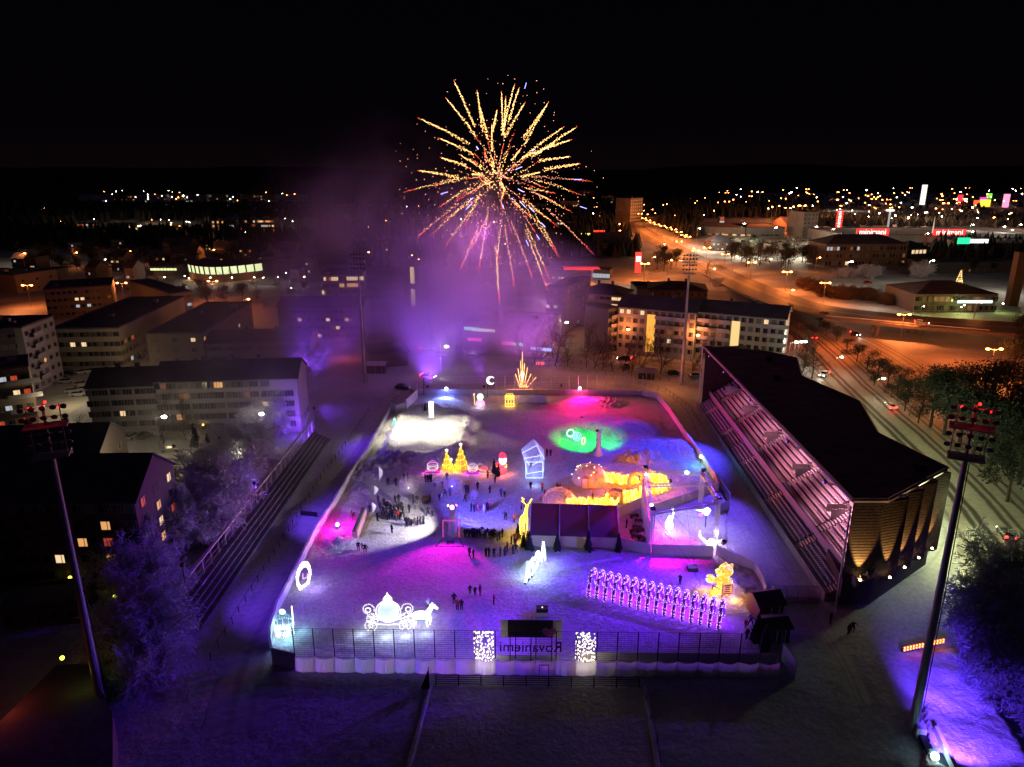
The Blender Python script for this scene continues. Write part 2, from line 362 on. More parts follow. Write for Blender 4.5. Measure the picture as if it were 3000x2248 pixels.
def fh(x, y):
    n1 = mnoise.noise(Vector((x * .35, y * .35, 0))); n2 = mnoise.noise(Vector((x * 1.1, y * 1.1, 5)))
    n3 = mnoise.noise(Vector((x * 2.3 + 7, y * 2.0, 3))); n4 = mnoise.noise(Vector((x * .12, y * .12, 7))); tr_ = .45 + .9 * max(0, n4 + .25)
    h = .16 + .06 * n1 + (.09 * n2 + .085 * n3) * tr_
    for tx, ty, ta, tl in RUTS:
        u = (x - tx) * math.cos(ta) + (y - ty) * math.sin(ta); v = -(x - tx) * math.sin(ta) + (y - ty) * math.cos(ta) + .02 * u * u / 3
        if 0 < u < tl and min(abs(v), abs(v - 1.9)) < .35: h -= .13 * (1 - min(abs(v), abs(v - 1.9)) / .35)
    d = Vector((x, y)) - RC; L = d.length
    if L < 22:
        k = (math.atan2(d.y, d.x) / (2 * math.pi) * 90) % 90; i = int(k); fr = k - i
        rr = RT[i] * (1 - fr) + RT[(i + 1) % 90] * fr; rr *= 1 + .06 * mnoise.noise(Vector((x * .5, y * .5, 9))); q = L / rr
        if q < 1.3:
            rim = 1.5 + .3 * n1 + .3 * n2
            if q < .82: h = max(h, 1.0 + .05 * n2)
            elif q < .96: h = max(h, 1.0 + (rim - 1.0) * (q - .82) / .14 + .25 * n2 + .2 * n3)
            else: h = max(h, rim * max(0, 1 - (q - .96) / .2) + .2 * n2 + .15 * n3)
    for c, r, hh, s_ in PILES:
        dd = math.hypot(x - c.x, y - c.y)
        if dd < r: h += hh * (1 - (dd / r) ** 2) ** 1.5 * (1 + (.9 * mnoise.noise(Vector((x * 1.4, y * .8, 2))) if s_ else 0))
    # ploughed ground in the far right corner
    if 19 < x < 50 and 115 < y < 165: h += .28 * max(0, mnoise.noise(Vector((x * .8, y * .8, 4)))) + .18 * abs(mnoise.noise(Vector((x * 2.1, y * 1.6, 8))))
    return h
xs0, xs1, ys0, ys1, st = -33, 50, 71, 200, .38
nx, ny = int((xs1 - xs0) / st) + 1, int((ys1 - ys0) / st) + 1
vid = {}; vs = []; fs = []
ins = [[inside(xs0 + i * st, ys0 + j * st, FIELD) for j in range(ny)] for i in range(nx)]
def vix(i, j):
    if (i, j) not in vid:
        x, y = xs0 + i * st, ys0 + j * st; vid[(i, j)] = len(vs); vs.append((x, y, fh(x, y) if ins[i][j] else -.2))
    return vid[(i, j)]
for i in range(nx - 1):
    for j in range(ny - 1):
        if ins[i][j] or ins[i + 1][j] or ins[i][j + 1] or ins[i + 1][j + 1]: fs.append((vix(i, j), vix(i + 1, j), vix(i + 1, j + 1), vix(i, j + 1)))
g = MB(); g.add(vs, fs); struct(g.build('snow_field', M_FIELD, smooth=True))
def F(px, py, dz=0.0):
    "foot point on the snow field seen at that pixel"
    z = 0
    for _ in range(4):
        p = P(px, py, z); z = fh(p.x, p.y) if inside(p.x, p.y, FIELD) else 0
    p = P(px, py, z); p.z = z + dz; return p

def wall(name, pts, h, th, m, label, cat='wall', wave=.12, z0=0.0, step=1.5):
    g = MB(); rr = random.Random(len(label)); pts = [Vector(p) for p in pts]; fine = []
    for a, b in zip(pts, pts[1:]):
        k = max(1, int((b - a).length / step))
        for i in range(k): fine.append(a.lerp(b, i / k))
    fine.append(pts[-1]); vs = []; fs = []
    for i, p in enumerate(fine):
        d = fine[min(i + 1, len(fine) - 1)] - fine[max(i - 1, 0)]; d.z = 0; d.normalize(); nn = Vector((-d.y, d.x, 0)) * th / 2; hh = h + (rr.uniform(-wave, wave) if wave else 0)
        for q, z in ((p - nn, z0), (p + nn, z0), (p + nn, z0 + hh), (p - nn, z0 + hh)): vs.append((q.x, q.y, z))
    for i in range(len(fine) - 1):
        a = 4 * i
        for k in range(4): fs.append((a + k, a + (k + 1) % 4, a + 4 + (k + 1) % 4, a + 4 + k))
    fs += [(0, 1, 2, 3), tuple(4 * (len(fine) - 1) + k for k in (3, 2, 1, 0))]
    g.add(vs, fs); o = g.build(name, m); return tag(o, label, cat)
wall('boundary_wall', pp(WALL_L), 1.5, .35, M_WHITE, 'long low snow covered wall along the left side of the field')
wall('boundary_wall', pp([(1145, 1205), (1160, 1212), (1188, 1206)]), 2.4, .3, M_WHITE, 'short white wall panel at the far left corner of the field')
wall('boundary_wall', pp([(1190, 1200), (1222, 1168), (1222, 1150)]), 2.6, .3, M_WHITE, 'white sheeted wall box at the back left corner')
wall('boundary_wall', pp(WALL_B), 1.6, .35, M_WHITE, 'low snow covered wall along the far end of the field')
wall('boundary_wall', pp(WALL_R), 1.8, .35, M_WHITE, 'curving snow covered wall below the grandstand')
wall('wall_panel', pp([(1518, 1181), (1601, 1181)]), 2.2, .15, M_WHITE, 'free standing white panel beside the glowing gift box', wave=0)
wall('boundary_wall', pp([(2098, 1628), (2154, 1655), (2210, 1678), (2232, 1718), (2242, 1752)]), 1.9, .2, M_WHITE, 'white sheeted wall bending round behind the bear sculpture', wave=.05)
wall('board_wall', pp([(1700, 1940), (2272, 1944)]), 1.5, .12, mat('pink_board', (.55, .5, .62), .5, bump=.3), 'pale board wall behind the right half of the near net fence', wave=0)  # a white board; the lilac cast of the light is in its colour
wall('board_wall', pp([(1450, 1938), (1640, 1939)]), 1.0, .12, M_WHITE, 'low white board under the mirrored lettering', wave=0)
wall('board_wall', pp([(799, 1945), (867, 1962)]), 2.4, .12, M_WHITE, 'white corner board with three rows left of the net fence', wave=0)
wall('board_wall', pp([(2290, 1935), (2328, 1990)]), 2.6, .12, mat('blue_sheet', (.4, .42, .6), .7, bump=.3), 'plastic sheeted end wall right of the near net fence', wave=0)
wall('sheet_wall', pp([(1907, 1628), (2088, 1634)]), 2.1, .1, M_DRAPE, 'white cloth wall along the front of the truss yard', wave=.04)
wall('sheet_wall', pp([(1815, 1612), (1904, 1628)]), 2.1, .1, M_DRAPE, 'white cloth wall between tent and truss tower', wave=.04)
wall('sheet_wall', pp([(1905, 1510), (1960, 1492), (2030, 1468), (2105, 1440)]), 2.0, .1, M_DRAPE, 'white cloth wall crossing the back of the truss yard', wave=.05)
wall('sheet_wall', pp([(1808, 1522), (1840, 1508), (1880, 1490)]), 2.3, .1, M_DRAPE, 'white cloth wall beside the yellow ice lantern hedge', wave=.05)
wall('sheet_wall', pp([(2105, 1445), (2093, 1410), (2136, 1470), (2136, 1492), (2095, 1508)]), 1.9, .1, M_DRAPE, 'white sheeted pen outside the curving wall', wave=.04)
# ------------------------------------------------------------------ near net fence
A0, A1 = P(868, 1962), P(2279, 1980); NB = 24; HF = 6.0
du = (A1 - A0) / NB; ux = du.normalized(); un = Vector((ux.y, -ux.x, 0))     # un points towards the viewer
nf = thing('net_fence', A0, 0, 'tall net fence on dark posts across the near end of the field', 'fence')
pm = MB().box(0, 0, 0, .11, .11, HF)
p0 = pm.build('post', M_DARKMETAL, nf, loc=(0, 0, 0))
for i in range(1, NB + 1): dup(p0, loc=du * i)
g = MB(); L = (A1 - A0)
for k in range(15):
    z = 1.9 + k * (HF - 1.95) / 14; g.tube(Vector((0, 0, z)), L + Vector((0, 0, z)), .024 if k not in (0, 7, 14) else .04, n=3)
for i in range(NB * 6):
    if i % 6: q = L * (i / (NB * 6)); g.tube(q + Vector((0, 0, 1.9)), q + Vector((0, 0, HF)), .006, n=3)
g.build('net', mat('net_cord', (.14, .13, .2), .8), nf)
g = MB(); rr = random.Random(4)
for i in range(NB):
    a = du * i; K = 8; prev = None
    for k in range(K + 1):
        t = k / K; q = a + du * t + un * (.10 + .22 * math.sin(math.pi * t)); top = 2.05 - .28 * math.sin(math.pi * t) + rr.uniform(-.04, .04); b = q + un * (.15 + .15 * rr.random())
        cur = ((q.x, q.y, top), (b.x, b.y, .0))
        if prev: g.quad(prev[1], cur[1], cur[0], prev[0])
        prev = cur
g.build('drape', M_DRAPE, nf)
def text_mesh(body, size, ext, serif=False):
    c = bpy.data.curves.new('lettering', 'FONT'); c.body = body; c.size = size; c.extrude = ext; c.align_x = 'CENTER'; c.resolution_u = 2
    o = bpy.data.objects.new('lettering_source', c); me = bpy.data.meshes.new_from_object(o); bpy.data.objects.remove(o); bpy.data.curves.remove(c)
    return me
def sign_text(name, body, size, m, loc, rz, parent=None, mirror=False, ext=.02, stretch=1.0):
    me = text_mesh(body, size, ext); me.name = name; me.transform(Matrix.Rotation(R(90), 4, 'X'))
    if mirror: me.transform(Matrix.Scale(-1, 4, (1, 0, 0)))
    if stretch != 1: me.transform(Matrix.Scale(stretch, 4, (1, 0, 0)))
    me.materials.clear(); me.materials.append(m)
    for p in me.polygons: p.material_index = 0
    o = bpy.data.objects.new(name, me); sc.collection.objects.link(o)
    if parent is not None: o.parent = parent; KID.setdefault(parent.name, []).append(o)
    o.location = loc; o.rotation_euler = (0, 0, rz); return o
fa = math.atan2(ux.y, ux.x)
def onfence(px, z, out=0.0):
    t = (P(px, 1900, z).x); y0 = A0.y
    for _ in range(5):
        x = (px - 1500) / FPX * (y0 * _cp + (CAM_H - z) * _sp); y0 = A0.y + (x - A0.x) * ux.y / ux.x
    return Vector((x, y0, z)) + un * out
# mirrored lettering banner, seen from its back
M_INK = mat('banner_ink', (.015, .012, .03), .6)
bn = thing('lettering_banner', onfence(1555, 3.05, -.12), fa, 'dark mirrored lettering fixed on the near net fence seen from behind', 'banner')
t = sign_text('lettering', 'Rovaniemi', 2.1, M_INK, (0, 0, -.1), 0, bn, mirror=True, stretch=.88)
# dark panel with pale corner boards and a heart
sp_ = onfence(1556, 4.0, -1.6)
pn = thing('panel_sign', sp_, fa, 'dark board with pale corners and a heart cut out above the mirrored lettering', 'sign')
g = MB().box(-.1, 0, 0, 5.6, .15, 2.4); g.build('board', M_INK, pn)
for sx_ in (-1, 1):
    MB().box(sx_ * 3.25, .0, -.1, 1.1, .13, 2.5).build('corner_board', M_WHITE, pn)
g = MB(); pts = []
for i in range(28):
    a = 2 * math.pi * i / 28; pts.append((.055 * 16 * math.sin(a) ** 3, .055 * (13 * math.cos(a) - 5 * math.cos(2 * a) - 2 * math.cos(3 * a) - math.cos(4 * a))))
g.add([(x, -.1, y) for x, y in pts] + [(x, -.14, y) for x, y in pts], [tuple(range(28)), tuple(range(28, 56))[::-1]] + [(i, (i + 1) % 28, 28 + (i + 1) % 28, 28 + i) for i in range(28)])
g.build('heart', mat('heart_purple', (.5, .1, .45), .5), pn, loc=(2.25, 0, .75))
for x in (-2.6, 0, 2.6): MB().box(x, .1, -4.0, .12, .12, 4.0).build('leg', M_DARKMETAL, pn)
# curtains of hanging lights
M_ICE = glow('curtain_bulb', (1.0, .86, .62), 5.5)
def curtain(pxa, pxb, label):
    a, b = onfence(pxa, 0), onfence(pxb, 0); t = thing('light_curtain', a, fa, label, 'light curtain', 'light curtains on the near net fence'); w = (b - a).length
    rr = random.Random(pxa); g = MB(); wires = MB()
    for i in range(16):
        x = .06 + (w - .12) * i / 15; wires.tube((x, .08, .6), (x, .08, HF), .008, n=3); z = HF - rr.uniform(0, .3)
        while z > .7:
            l = rr.uniform(.18, .55)
            if rr.random() < .72: g.octa((x + rr.uniform(-.05, .05), .08, z - l / 2), .06, l / 2)
            z -= l + rr.uniform(.05, .3)
    g.build('bulbs', M_ICE, t); wires.build('wires', M_BLACK, t)
    lamp('POINT', a + (b - a) / 2 + Vector((0, 1.0, 2.6)), (1, .85, .6), 40, rad=.6)
    lamp('POINT', a + (b - a) / 2 + un * .16 * 0 + Vector((0, .6, 1.0)), (1, .85, .6), 30, rad=.3)
    return t
curtain(1389, 1447, 'curtain of warm white bulbs left of the mirrored lettering')
curtain(1684, 1742, 'curtain of warm white bulbs right of the mirrored lettering')
# small dark goal frame by the drape
g = MB().box(0, 0, 0, .08, .08, 1.7).box(1.1, 0, 0, .08, .08, 1.7).box(.55, 0, 1.62, 1.02, .08, .08)
tag(g.build('gate_frame', M_DARKMETAL, loc=onfence(1580, 0, .7)), 'small dark metal frame in front of the fence drape', 'frame')

# ------------------------------------------------------------------ far net fence
B0, B1 = P(1426, 1152), P(1881, 1152); NBf = 17; dv = (B1 - B0) / NBf
ff = thing('net_fence', B0, 0, 'tall net fence on pale posts behind the far wall', 'fence')
p0 = MB().box(0, 0, 0, .16, .16, 5.0).build('post', M_LIGHTMETAL, ff)
for i in range(1, NBf + 1): dup(p0, loc=dv * i)
g = MB()
for k in range(9): z = .6 + k * .55; g.tube(Vector((0, 0, z)), (B1 - B0) + Vector((0, 0, z)), .02, n=3)
g.build('net', mat('net_cord', (.14, .13, .2), .8), ff)
bn = thing('lettering_banner', Vector(((B0.x + B1.x) / 2 * 0 + P(1556, 1150).x, B0.y - .25, 2.1)), 0, 'pale lettering on the far net fence beside the launching fireworks', 'banner')
sign_text('lettering', 'Rovaniemi', 2.9, mat('banner_pale', (.6, .5, .65), .6), (0, 0, 0), 0, bn, stretch=.8)
tag(MB().box(0, 0, 0, .15, .15, 6).build('fence_post', M_DARKMETAL, loc=P(1242, 1160)), 'lone dark post behind the far left wall', 'post')

# row of small fence sticks beside the running track
def stick_fence(pts, h, label, rails=1, step=2.6, r=.045, m=None, group=None):
    pts = [Vector(p) for p in pts]; t = thing('railing', pts[0], 0, label, 'railing', group); o0 = pts[0]; first = None; g = MB()
    for a, b in zip(pts, pts[1:]):
        k = max(1, round((b - a).length / step))
        for i in range(k):
            q = a.lerp(b, i / k) - o0
            if first is None: first = MB().box(0, 0, 0, r * 2, r * 2, h).build('post', m or M_DARKMETAL, t, loc=q)
            elif len(t.children) < 98: dup(first, loc=q)
        for j in range(rails): z = h - .03 - j * h / max(1, rails); g.tube(a - o0 + Vector((0, 0, z)), b - o0 + Vector((0, 0, z)), r * .7, n=4)
    g.build('rail', m or M_DARKMETAL, t); return t
stick_fence(pp([(618, 1935), (700, 1795), (790, 1650), (870, 1517), (950, 1390), (1040, 1270), (1085, 1200)]), 1.1, 'thin dark railing between the terrace and the running track')
stick_fence(pp([(1870, 1130), (1950, 1150), (2020, 1200), (2060, 1260)]), 1.1, 'thin railing curving between far fence and grandstand')
stick_fence(pp([(1560, 1075), (1700, 1088), (1850, 1105), (1990, 1120)]), 1.0, 'dark railing beyond the far net fence')
stick_fence(pp([(1500, 1055), (1700, 1068), (1850, 1085), (2000, 1100), (2050, 1106)]), 1.3, 'dark street fence in front of the bare tree row', rails=2, r=.06)
# snow poles around the green pool
sp = [(1718, 1255), (1731, 1258), (1744, 1262), (1756, 1266), (1766, 1270), (1774, 1273), (1782, 1276), (1791, 1281), (1799, 1286), (1811, 1293), (1835, 1300)]
pole0 = None
for i, q in enumerate(sp):
    p = F(*q)
    if pole0 is None: pole0 = tag(MB().tube((0, 0, -.1), (0, 0, 1.9), .05, n=5).build('marker_pole', M_LIGHTMETAL, loc=p), 'thin pale pole in the row behind the green lit snow', 'pole', 'marker poles behind the green lit snow')
    else: dup(pole0, loc=p)
tag(MB().tube((0, 0, -.1), (0, 0, 2.6), .05, n=5).build('marker_pole', mat('pole_red', (.6, .15, .15), .6), loc=F(1689, 1390)), 'lone reddish pole beside the lit dome', 'pole')
# ------------------------------------------------------------------ grandstand
M_WOOD = mat('dark_slat_wood', (.06, .032, .022), .75, var=.5, vscale=1.5, bump=.6, bscale=3)
M_CONC = mat('concrete', (.30, .29, .30), .85, var=.3, vscale=.6, bump=.3)
M_STEP = mat('stand_step', (.10, .07, .09), .85, var=.3, vscale=.5)
M_SEAT = mat('seat_grey', (.62, .50, .52), .6)
M_ROOFD = mat('stand_roof', (.13, .09, .13), .92, var=.5, vscale=.35, bump=.4, bscale=1.2)
SH = R(-1.9)                                     # the stand runs away from the viewer, slightly to the right
SO = Vector((45.3, 87.0, 0))
stand = thing('grandstand', SO, SH, 'long roofed grandstand with dark folded roof and rows of seats beside the field', 'grandstand')
SL = 90.0                                        # local y runs along the stand, local x rises away from the field
YMIN = lambda x: 1.3 + max(0, (x - 4.6) * .86)
def prof(name, pts, m, y0=0.0, y1=SL, parent=None):
    g = MB(); n = len(pts); g.add([(x, max(y0, YMIN(x)), z) for x, z in pts] + [(x, y1, z) for x, z in pts], [tuple(range(n)), tuple(range(n, 2 * n))[::-1]] + [(i, n + i, n + (i + 1) % n, (i + 1) % n) for i in range(n)])
    return g.build(name, m, parent or stand)
# lower tier: five rows
pts = [(.0, 0)]; x, z = .0, .8
for i in range(6): pts += [(x, z), (x + .62, z)]; x += .62; z += .40
pts += [(x, 0)]; prof('lower_tier', pts, M_CONC, 3, SL)
prof('front_wall', [(-.35, 0), (-.1, 0), (-.1, 1.4), (-.35, 1.4)], M_CONC, 3, SL)
# parapet and upper tier: ten rows
UX, UZ, UR, UD, NR = 3.0, 4.0, .56, .88, 12
prof('parapet', [(2.75, 3.5), (3.0, 3.5), (3.0, 4.75), (2.75, 4.75)], mat('parapet_board', (.34, .24, .38), .6), 1.2, SL)
pts = [(UX, 3.6)]; x, z = UX, UZ
for i in range(NR): pts += [(x, z), (x + UD, z)]; x += UD; z += UR
XE, ZE = x, z
pts += [(XE, 3.6)]; prof('upper_tier', pts, M_STEP, 1.2, SL)
prof('back_wall', [(XE, 0), (XE + .4, 0), (XE + .4, 16.2), (XE, 16.2)], M_WOOD, 4, SL)
prof('hall', [(5.2, 0), (XE - .1, 0), (XE - .1, 3.5), (5.2, 3.5)], M_CONC, 5, SL - 1)
# aisles: pale stepped stairs, and the lit stair wells beside them
AIS = [4, 16.5, 33, 50, 67, 82]
M_STAIR = mat('aisle_step', (.62, .52, .50), .7); M_WELL = mat('stair_well', (.62, .58, .48), .7)
for a in AIS:
    g = MB()
    for k in range(NR * 2):
        if a > YMIN(UX + .2 + k * UD / 2) + .8: g.box(UX + .2 + k * UD / 2, a, UZ + k * UR / 2 - .1, .30, 1.5, .32)
    g.build('aisle_stairs', M_STAIR, stand)
    g = MB()
    for k in range(9): g.box(.2 + k * .4, a, .9 + k * .255, .24, 1.3, .30)
    g.build('lower_aisle_stairs', M_STAIR, stand)
for a in AIS[1:]:
    g = MB().box(UX + 4.2, a + 1.9, UZ + 1.9, 3.6, 1.9, .25); g.build('stair_well', M_WELL, stand)
    g = MB().box(UX + 4.2, a + .95, UZ + 1.9, 3.6, .08, 1.6).box(UX + 4.2, a + 2.85, UZ + 1.9, 3.6, .08, 1.6).box(UX + 6.0, a + 1.9, UZ + 1.9, .08, 1.9, 2.4); g.build('stair_well_wall', M_WELL, stand)
# seats: one mesh per seat for those that show largest, the rest as rows
sg = MB(); sg.box(0, 0, 0, .40, .42, .09).add([(.17, -.2, .05), (.23, -.2, .05), (.23, .2, .05), (.17, .2, .05), (.24, -.19, .48), (.30, -.19, .48), (.30, .19, .48), (.24, .19, .50)], [(0, 3, 2, 1), (4, 5, 6, 7), (0, 1, 5, 4), (1, 2, 6, 5), (2, 3, 7, 6), (3, 0, 4, 7)])
def blocked(y): return any(abs(y - a) < .95 for a in AIS)
def well(y, i): return 3 <= i <= 8 and any(a + .8 < y < a + 3.1 for a in AIS[1:])
seat0 = None; ns = 0; rows = MB(); U0 = [(v) for v in sg.v]
for i in range(NR - 1):
    y = 2.2
    while y < SL - 1:
        if not blocked(y) and not well(y, i) and y > YMIN(UX + i * UD + 1) + .3:
            L = (UX + i * UD + .55, y, UZ + i * UR + .38)
            if ns < 100 and y < 15:
                if seat0 is None: seat0 = MB().add(sg.v, sg.f).build('seat', M_SEAT, stand, loc=L)
                else: dup(seat0, loc=L)
                ns += 1
            else: rows.add([(a + L[0], b + L[1], c + L[2]) for a, b, c in sg.v], sg.f)
        y += .56 if y < 40 else .6
tag(rows.build('seat_rows', M_SEAT, stand), kind='stuff')
rows = MB()
for i in range(6):
    y = 4.0
    while y < SL - 1:
        if not blocked(y) and not (58 < y < 66): L = (.32 + i * .62, y, .8 + i * .40 + .36); rows.add([(a + L[0], b + L[1], c + L[2]) for a, b, c in sg.v], sg.f)
        y += .56
tag(rows.build('lower_seat_rows', mat('seat_dark_blue', (.22, .24, .34), .6), stand), kind='stuff')
# roof in plan, corners read on the level of the roof
RZ = 16.8
RP = [(2063, 1013), (2501, 1462), (2602, 1462), (2778, 1368), (2572, 1267), (2519, 1174), (2349, 1100), (2335, 1048), (2242, 1028)]
iv = Matrix.Rotation(-SH, 4, 'Z')
rp = [iv @ (P(x, y, RZ) - Vector((SO.x, SO.y, 0))) for x, y in RP]
g = MB().prism([(p.x, p.y) for p in rp], RZ - .5, RZ); g.build('roof', M_ROOFD, stand)
g = MB()
for a, b in zip(rp, rp[1:] + rp[:1]):
    g.tube((a.x, a.y, RZ - .25), (b.x, b.y, RZ - .25), .32, n=6)
g.build('roof_edge', mat('roof_edge_metal', (.30, .24, .34), .5, .3), stand)
g = MB()
for y in (8, 22, 36, 50, 64, 78, 88):
    g.tube((XE, y, 13), (.4, y, RZ - .6), .16, n=5)
g.build('roof_beams', M_GREYMETAL, stand)
for y in (.3, 90): MB().tube((.15, y, 0), (.15, y, RZ - .4), .13, n=6).build('end_column', M_LIGHTMETAL, stand)
for x, y in ((9, 60), (15, 12), (12, 75)): MB().box(x, y, RZ, 1.2, 1.2, 1.0).build('roof_vent', M_BLACK, stand)
# near end wall: one straight slatted panel and five folded bays, lit from below
near = [rp[1] + Vector((.3, .5, 0)), rp[2] + Vector((-.1, .6, 0)), rp[3] + Vector((-.6, .4, 0))]
def slat_bay(a, b, z0, z1):
    g = MB(); d = (b - a); d.z = 0; n = Vector((d.y, -d.x, 0)).normalized(); K = int((z1 - z0) / .45)
    g.add([(a.x, a.y, z0), (b.x, b.y, z0), (b.x, b.y, z1), (a.x, a.y, z1)], [(0, 1, 2, 3)])
    for k in range(K):
        z = z0 + k * .45; p, q = a + n * .03, b + n * .03
        g.add([(p.x, p.y, z), (q.x, q.y, z), (q.x, q.y, z + .33), (p.x, p.y, z + .33), (a.x, a.y, z), (b.x, b.y, z), (b.x, b.y, z + .33), (a.x, a.y, z + .33)], [(0, 1, 2, 3), (3, 2, 6, 7), (0, 4, 5, 1)])
    return g.build('slat_wall', M_WOOD, stand)
slat_bay(near[0], near[1], 4.2, RZ - .5)
d = (near[2] - near[1]); d.z = 0; nn = Vector((d.y, -d.x, 0)).normalized()
upl = [(near[0] + near[1]) / 2 + Vector((0, -.9, 0))]
for k in range(4):
    a = near[1] + d * (k / 4); c = near[1] + d * ((k + 1) / 4); m_ = near[1] + d * ((k + .9) / 4) + nn * 1.5
    slat_bay(a, m_, 3.4, RZ - .5); slat_bay(m_, c, 3.4, RZ - .5); upl.append((a + m_) / 2 + nn * .9 - d.normalized() * .3)
g = MB(); base = [near[0] + Vector((0, -.2, 0)), near[1] + nn * .2, near[2] + nn * .2, near[2] + Vector((-1, 8, 0)), near[0] + Vector((1, 8, 0))]
g.prism([(p.x, p.y) for p in base], 0, 4.2); g.build('base_wall', mat('dark_base', (.02, .018, .022), .8), stand)
upl = [p for p in upl]
rot = Matrix.Rotation(SH, 4, 'Z')
M_UPB = glow('uplight_lens', (1, .75, .3), 30)
for i, p in enumerate(upl):
    w = rot @ Vector((p.x, p.y, 0)) + SO
    t = thing('uplight', (w.x, w.y, 4.25), 0, ['amber uplight under the flat slat wall of the grandstand', 'amber uplight under the first folded slat bay', 'amber uplight under the second folded slat bay', 'amber uplight under the third folded slat bay', 'amber uplight under the outermost folded slat bay'][i], 'uplight', 'uplights along the grandstand end')
    MB().box(0, 0, -.15, .5, .4, .3).build('housing', M_BLACK, t); MB().ball((0, 0, .2), .17, 8, 5).build('lens', M_UPB, t)
    q = rot @ Vector((p.x, p.y, 14)) + SO + (rot @ (-nn if i else Vector((0, 1, 0)))) * 1.6
    lamp('SPOT', (w.x, w.y, 4.7), (1, .55, .15), 8500 if i == 0 else 9000, (q.x, q.y, 14), ang=46 if i == 0 else 32, blend=.6, rad=.1)
# far end panel with its two uplights
g = MB().add([(1, SL, 0), (12, SL + 2, 0), (12, SL + 2, RZ - .5), (1, SL, RZ - .5)], [(0, 1, 2, 3)]); g.build('end_wall', M_WOOD, stand)
for k, (px, py) in enumerate(((2073, 1140), (2126, 1130))):
    w = P(px, py, 5.0); t = thing('uplight', w, 0, ('amber uplight at the far end of the grandstand', 'amber uplight behind the top seat rows at the far end')[k], 'uplight', 'uplights along the grandstand end')
    MB().box(0, 0, -.15, .5, .4, .3).build('housing', M_BLACK, t); MB().ball((0, 0, .2), .14, 8, 5).build('lens', M_UPB, t)
    lamp('SPOT', w + Vector((0, 0, .4)), (1, .7, .25), 1500, w + Vector((0, 3.0, 10)), ang=60, blend=.6, rad=.1)
tag(MB().box(0, 0, 0, 7, .3, 9).build('end_screen_wall', mat('pale_boarding', (.45, .40, .34), .8, bump=.3), loc=P(2105, 1118, 4) + Vector((0, 4, -4)), rz=-.2), 'pale boarded wall lit from below behind the far end of the stand', 'wall')
# tube lamps under the roof light the seats
for i, y in enumerate((9, 20, 37, 54, 72)):
    w = rot @ Vector((5.5, y, RZ - 1.0)) + SO
    t = thing('tube_lamp', w, SH, 'fluorescent tube lamp under the grandstand roof', 'lamp', 'tube lamps under the grandstand roof'); MB().box(0, 0, 0, .25, 1.6, .12).build('tube', glow('tube_white', (1, .8, .7), 6), t)
    lamp('SPOT', w + Vector((0, 0, -.3)), (1, .42, .62), (13000, 11000, 7500, 4600, 2500)[i], w + Vector((5.5, 0, -9)), ang=104, blend=.8, rad=.4)
# fence of steel poles in front of the track, dugout, huts
def dugout(loc, rz, label, w=6.2):
    t = thing('dugout', loc, rz, label, 'dugout'); MB().box(0, .9, 0, w, .12, .35).box(0, .1, .0, w, 1.6, .2).build('base', M_CONC, t)
    g = MB(); K = 7; prof_ = [(-.8 + .0, .3)] + [(.95 - 1.6 * math.sin(a) * 1.05, .5 + 1.75 * math.cos(a) * .95) for a in [k * 1.35 / K for k in range(K + 1)]]
    prof_ = [(1.0, .3), (1.0, 1.6), (.6, 2.1), (-.1, 2.25), (-.8, 1.9)]
    for (y0, z0), (y1, z1) in zip(prof_, prof_[1:]): g.quad((-w / 2, y0, z0), (w / 2, y0, z0), (w / 2, y1, z1), (-w / 2, y1, z1))
    g.quad(*[(-w / 2, y, z) for y, z in prof_]); g.quad(*[(w / 2, y, z) for y, z in prof_][::-1]); g.build('shell', mat('clear_shell', (.5, .48, .55), .25, alpha=.45), t)
    g = MB()
    for k in range(5): 
        x = -w / 2 + w * k / 4
        for (y0, z0), (y1, z1) in zip(prof_, prof_[1:]): g.tube((x, y0, z0), (x, y1, z1), .04, n=4)
    g.build('frame', M_DARKMETAL, t); s0 = None
    for k in range(9):
        g = MB().box(0, 0, .35, .42, .42, .1).box(0, .2, .45, .42, .08, .4)
        if s0 is None: s0 = g.build('seat', mat('seat_teal', (.02, .05, .08), .6), t, loc=(-w / 2 + .5, .5, 0))
        else: dup(s0, loc=(-w / 2 + .5 + k * (w - 1) / 8, .5, 0))
    return t
dugout(P(2328, 1757), R(180) + SH, 'curved clear shelter with a row of dark seats beside the track', 6.4)
def hut(loc, rz, label, w, d, h, rise, wallm, roofm):
    t = thing('hut', loc, rz, label, 'hut'); g = MB(); g.box(0, 0, 0, w, d, h); g.add([(-w / 2, -d / 2, h), (-w / 2, d / 2, h), (-w / 2, 0, h + rise), (w / 2, -d / 2, h), (w / 2, d / 2, h), (w / 2, 0, h + rise)], [(0, 2, 1), (3, 4, 5)]); g.build('wall', wallm, t)
    o = .35; g = MB()
    for s_ in (-1, 1):
        a, b = s_ * (d / 2 + o), h - o * rise / (d / 2)
        g.add([(-w / 2 - o, a, b), (w / 2 + o, a, b), (w / 2 + o, 0, h + rise), (-w / 2 - o, 0, h + rise), (-w / 2 - o, a, b + .12), (w / 2 + o, a, b + .12), (w / 2 + o, 0, h + rise + .12), (-w / 2 - o, 0, h + rise + .12)], [(0, 1, 2, 3), (4, 7, 6, 5), (0, 4, 5, 1), (0, 3, 7, 4), (1, 5, 6, 2)])
    g.build('roof', roofm, t)
    g = MB()
    for x in (0, w * .33): g.box(x, -d / 2 - .03, .1, .1, .06, h - .3)
    g.build('door_frame', M_LIGHTMETAL, t); return t
M_RED = mat('red_hut_wood', (.16, .03, .03), .7, var=.3, bump=.3)
hut(P(2238, 1797), R(12), 'dark red wooden hut beside the field entrance', 3.6, 3.4, 2.5, 1.0, M_RED, M_ROOF)
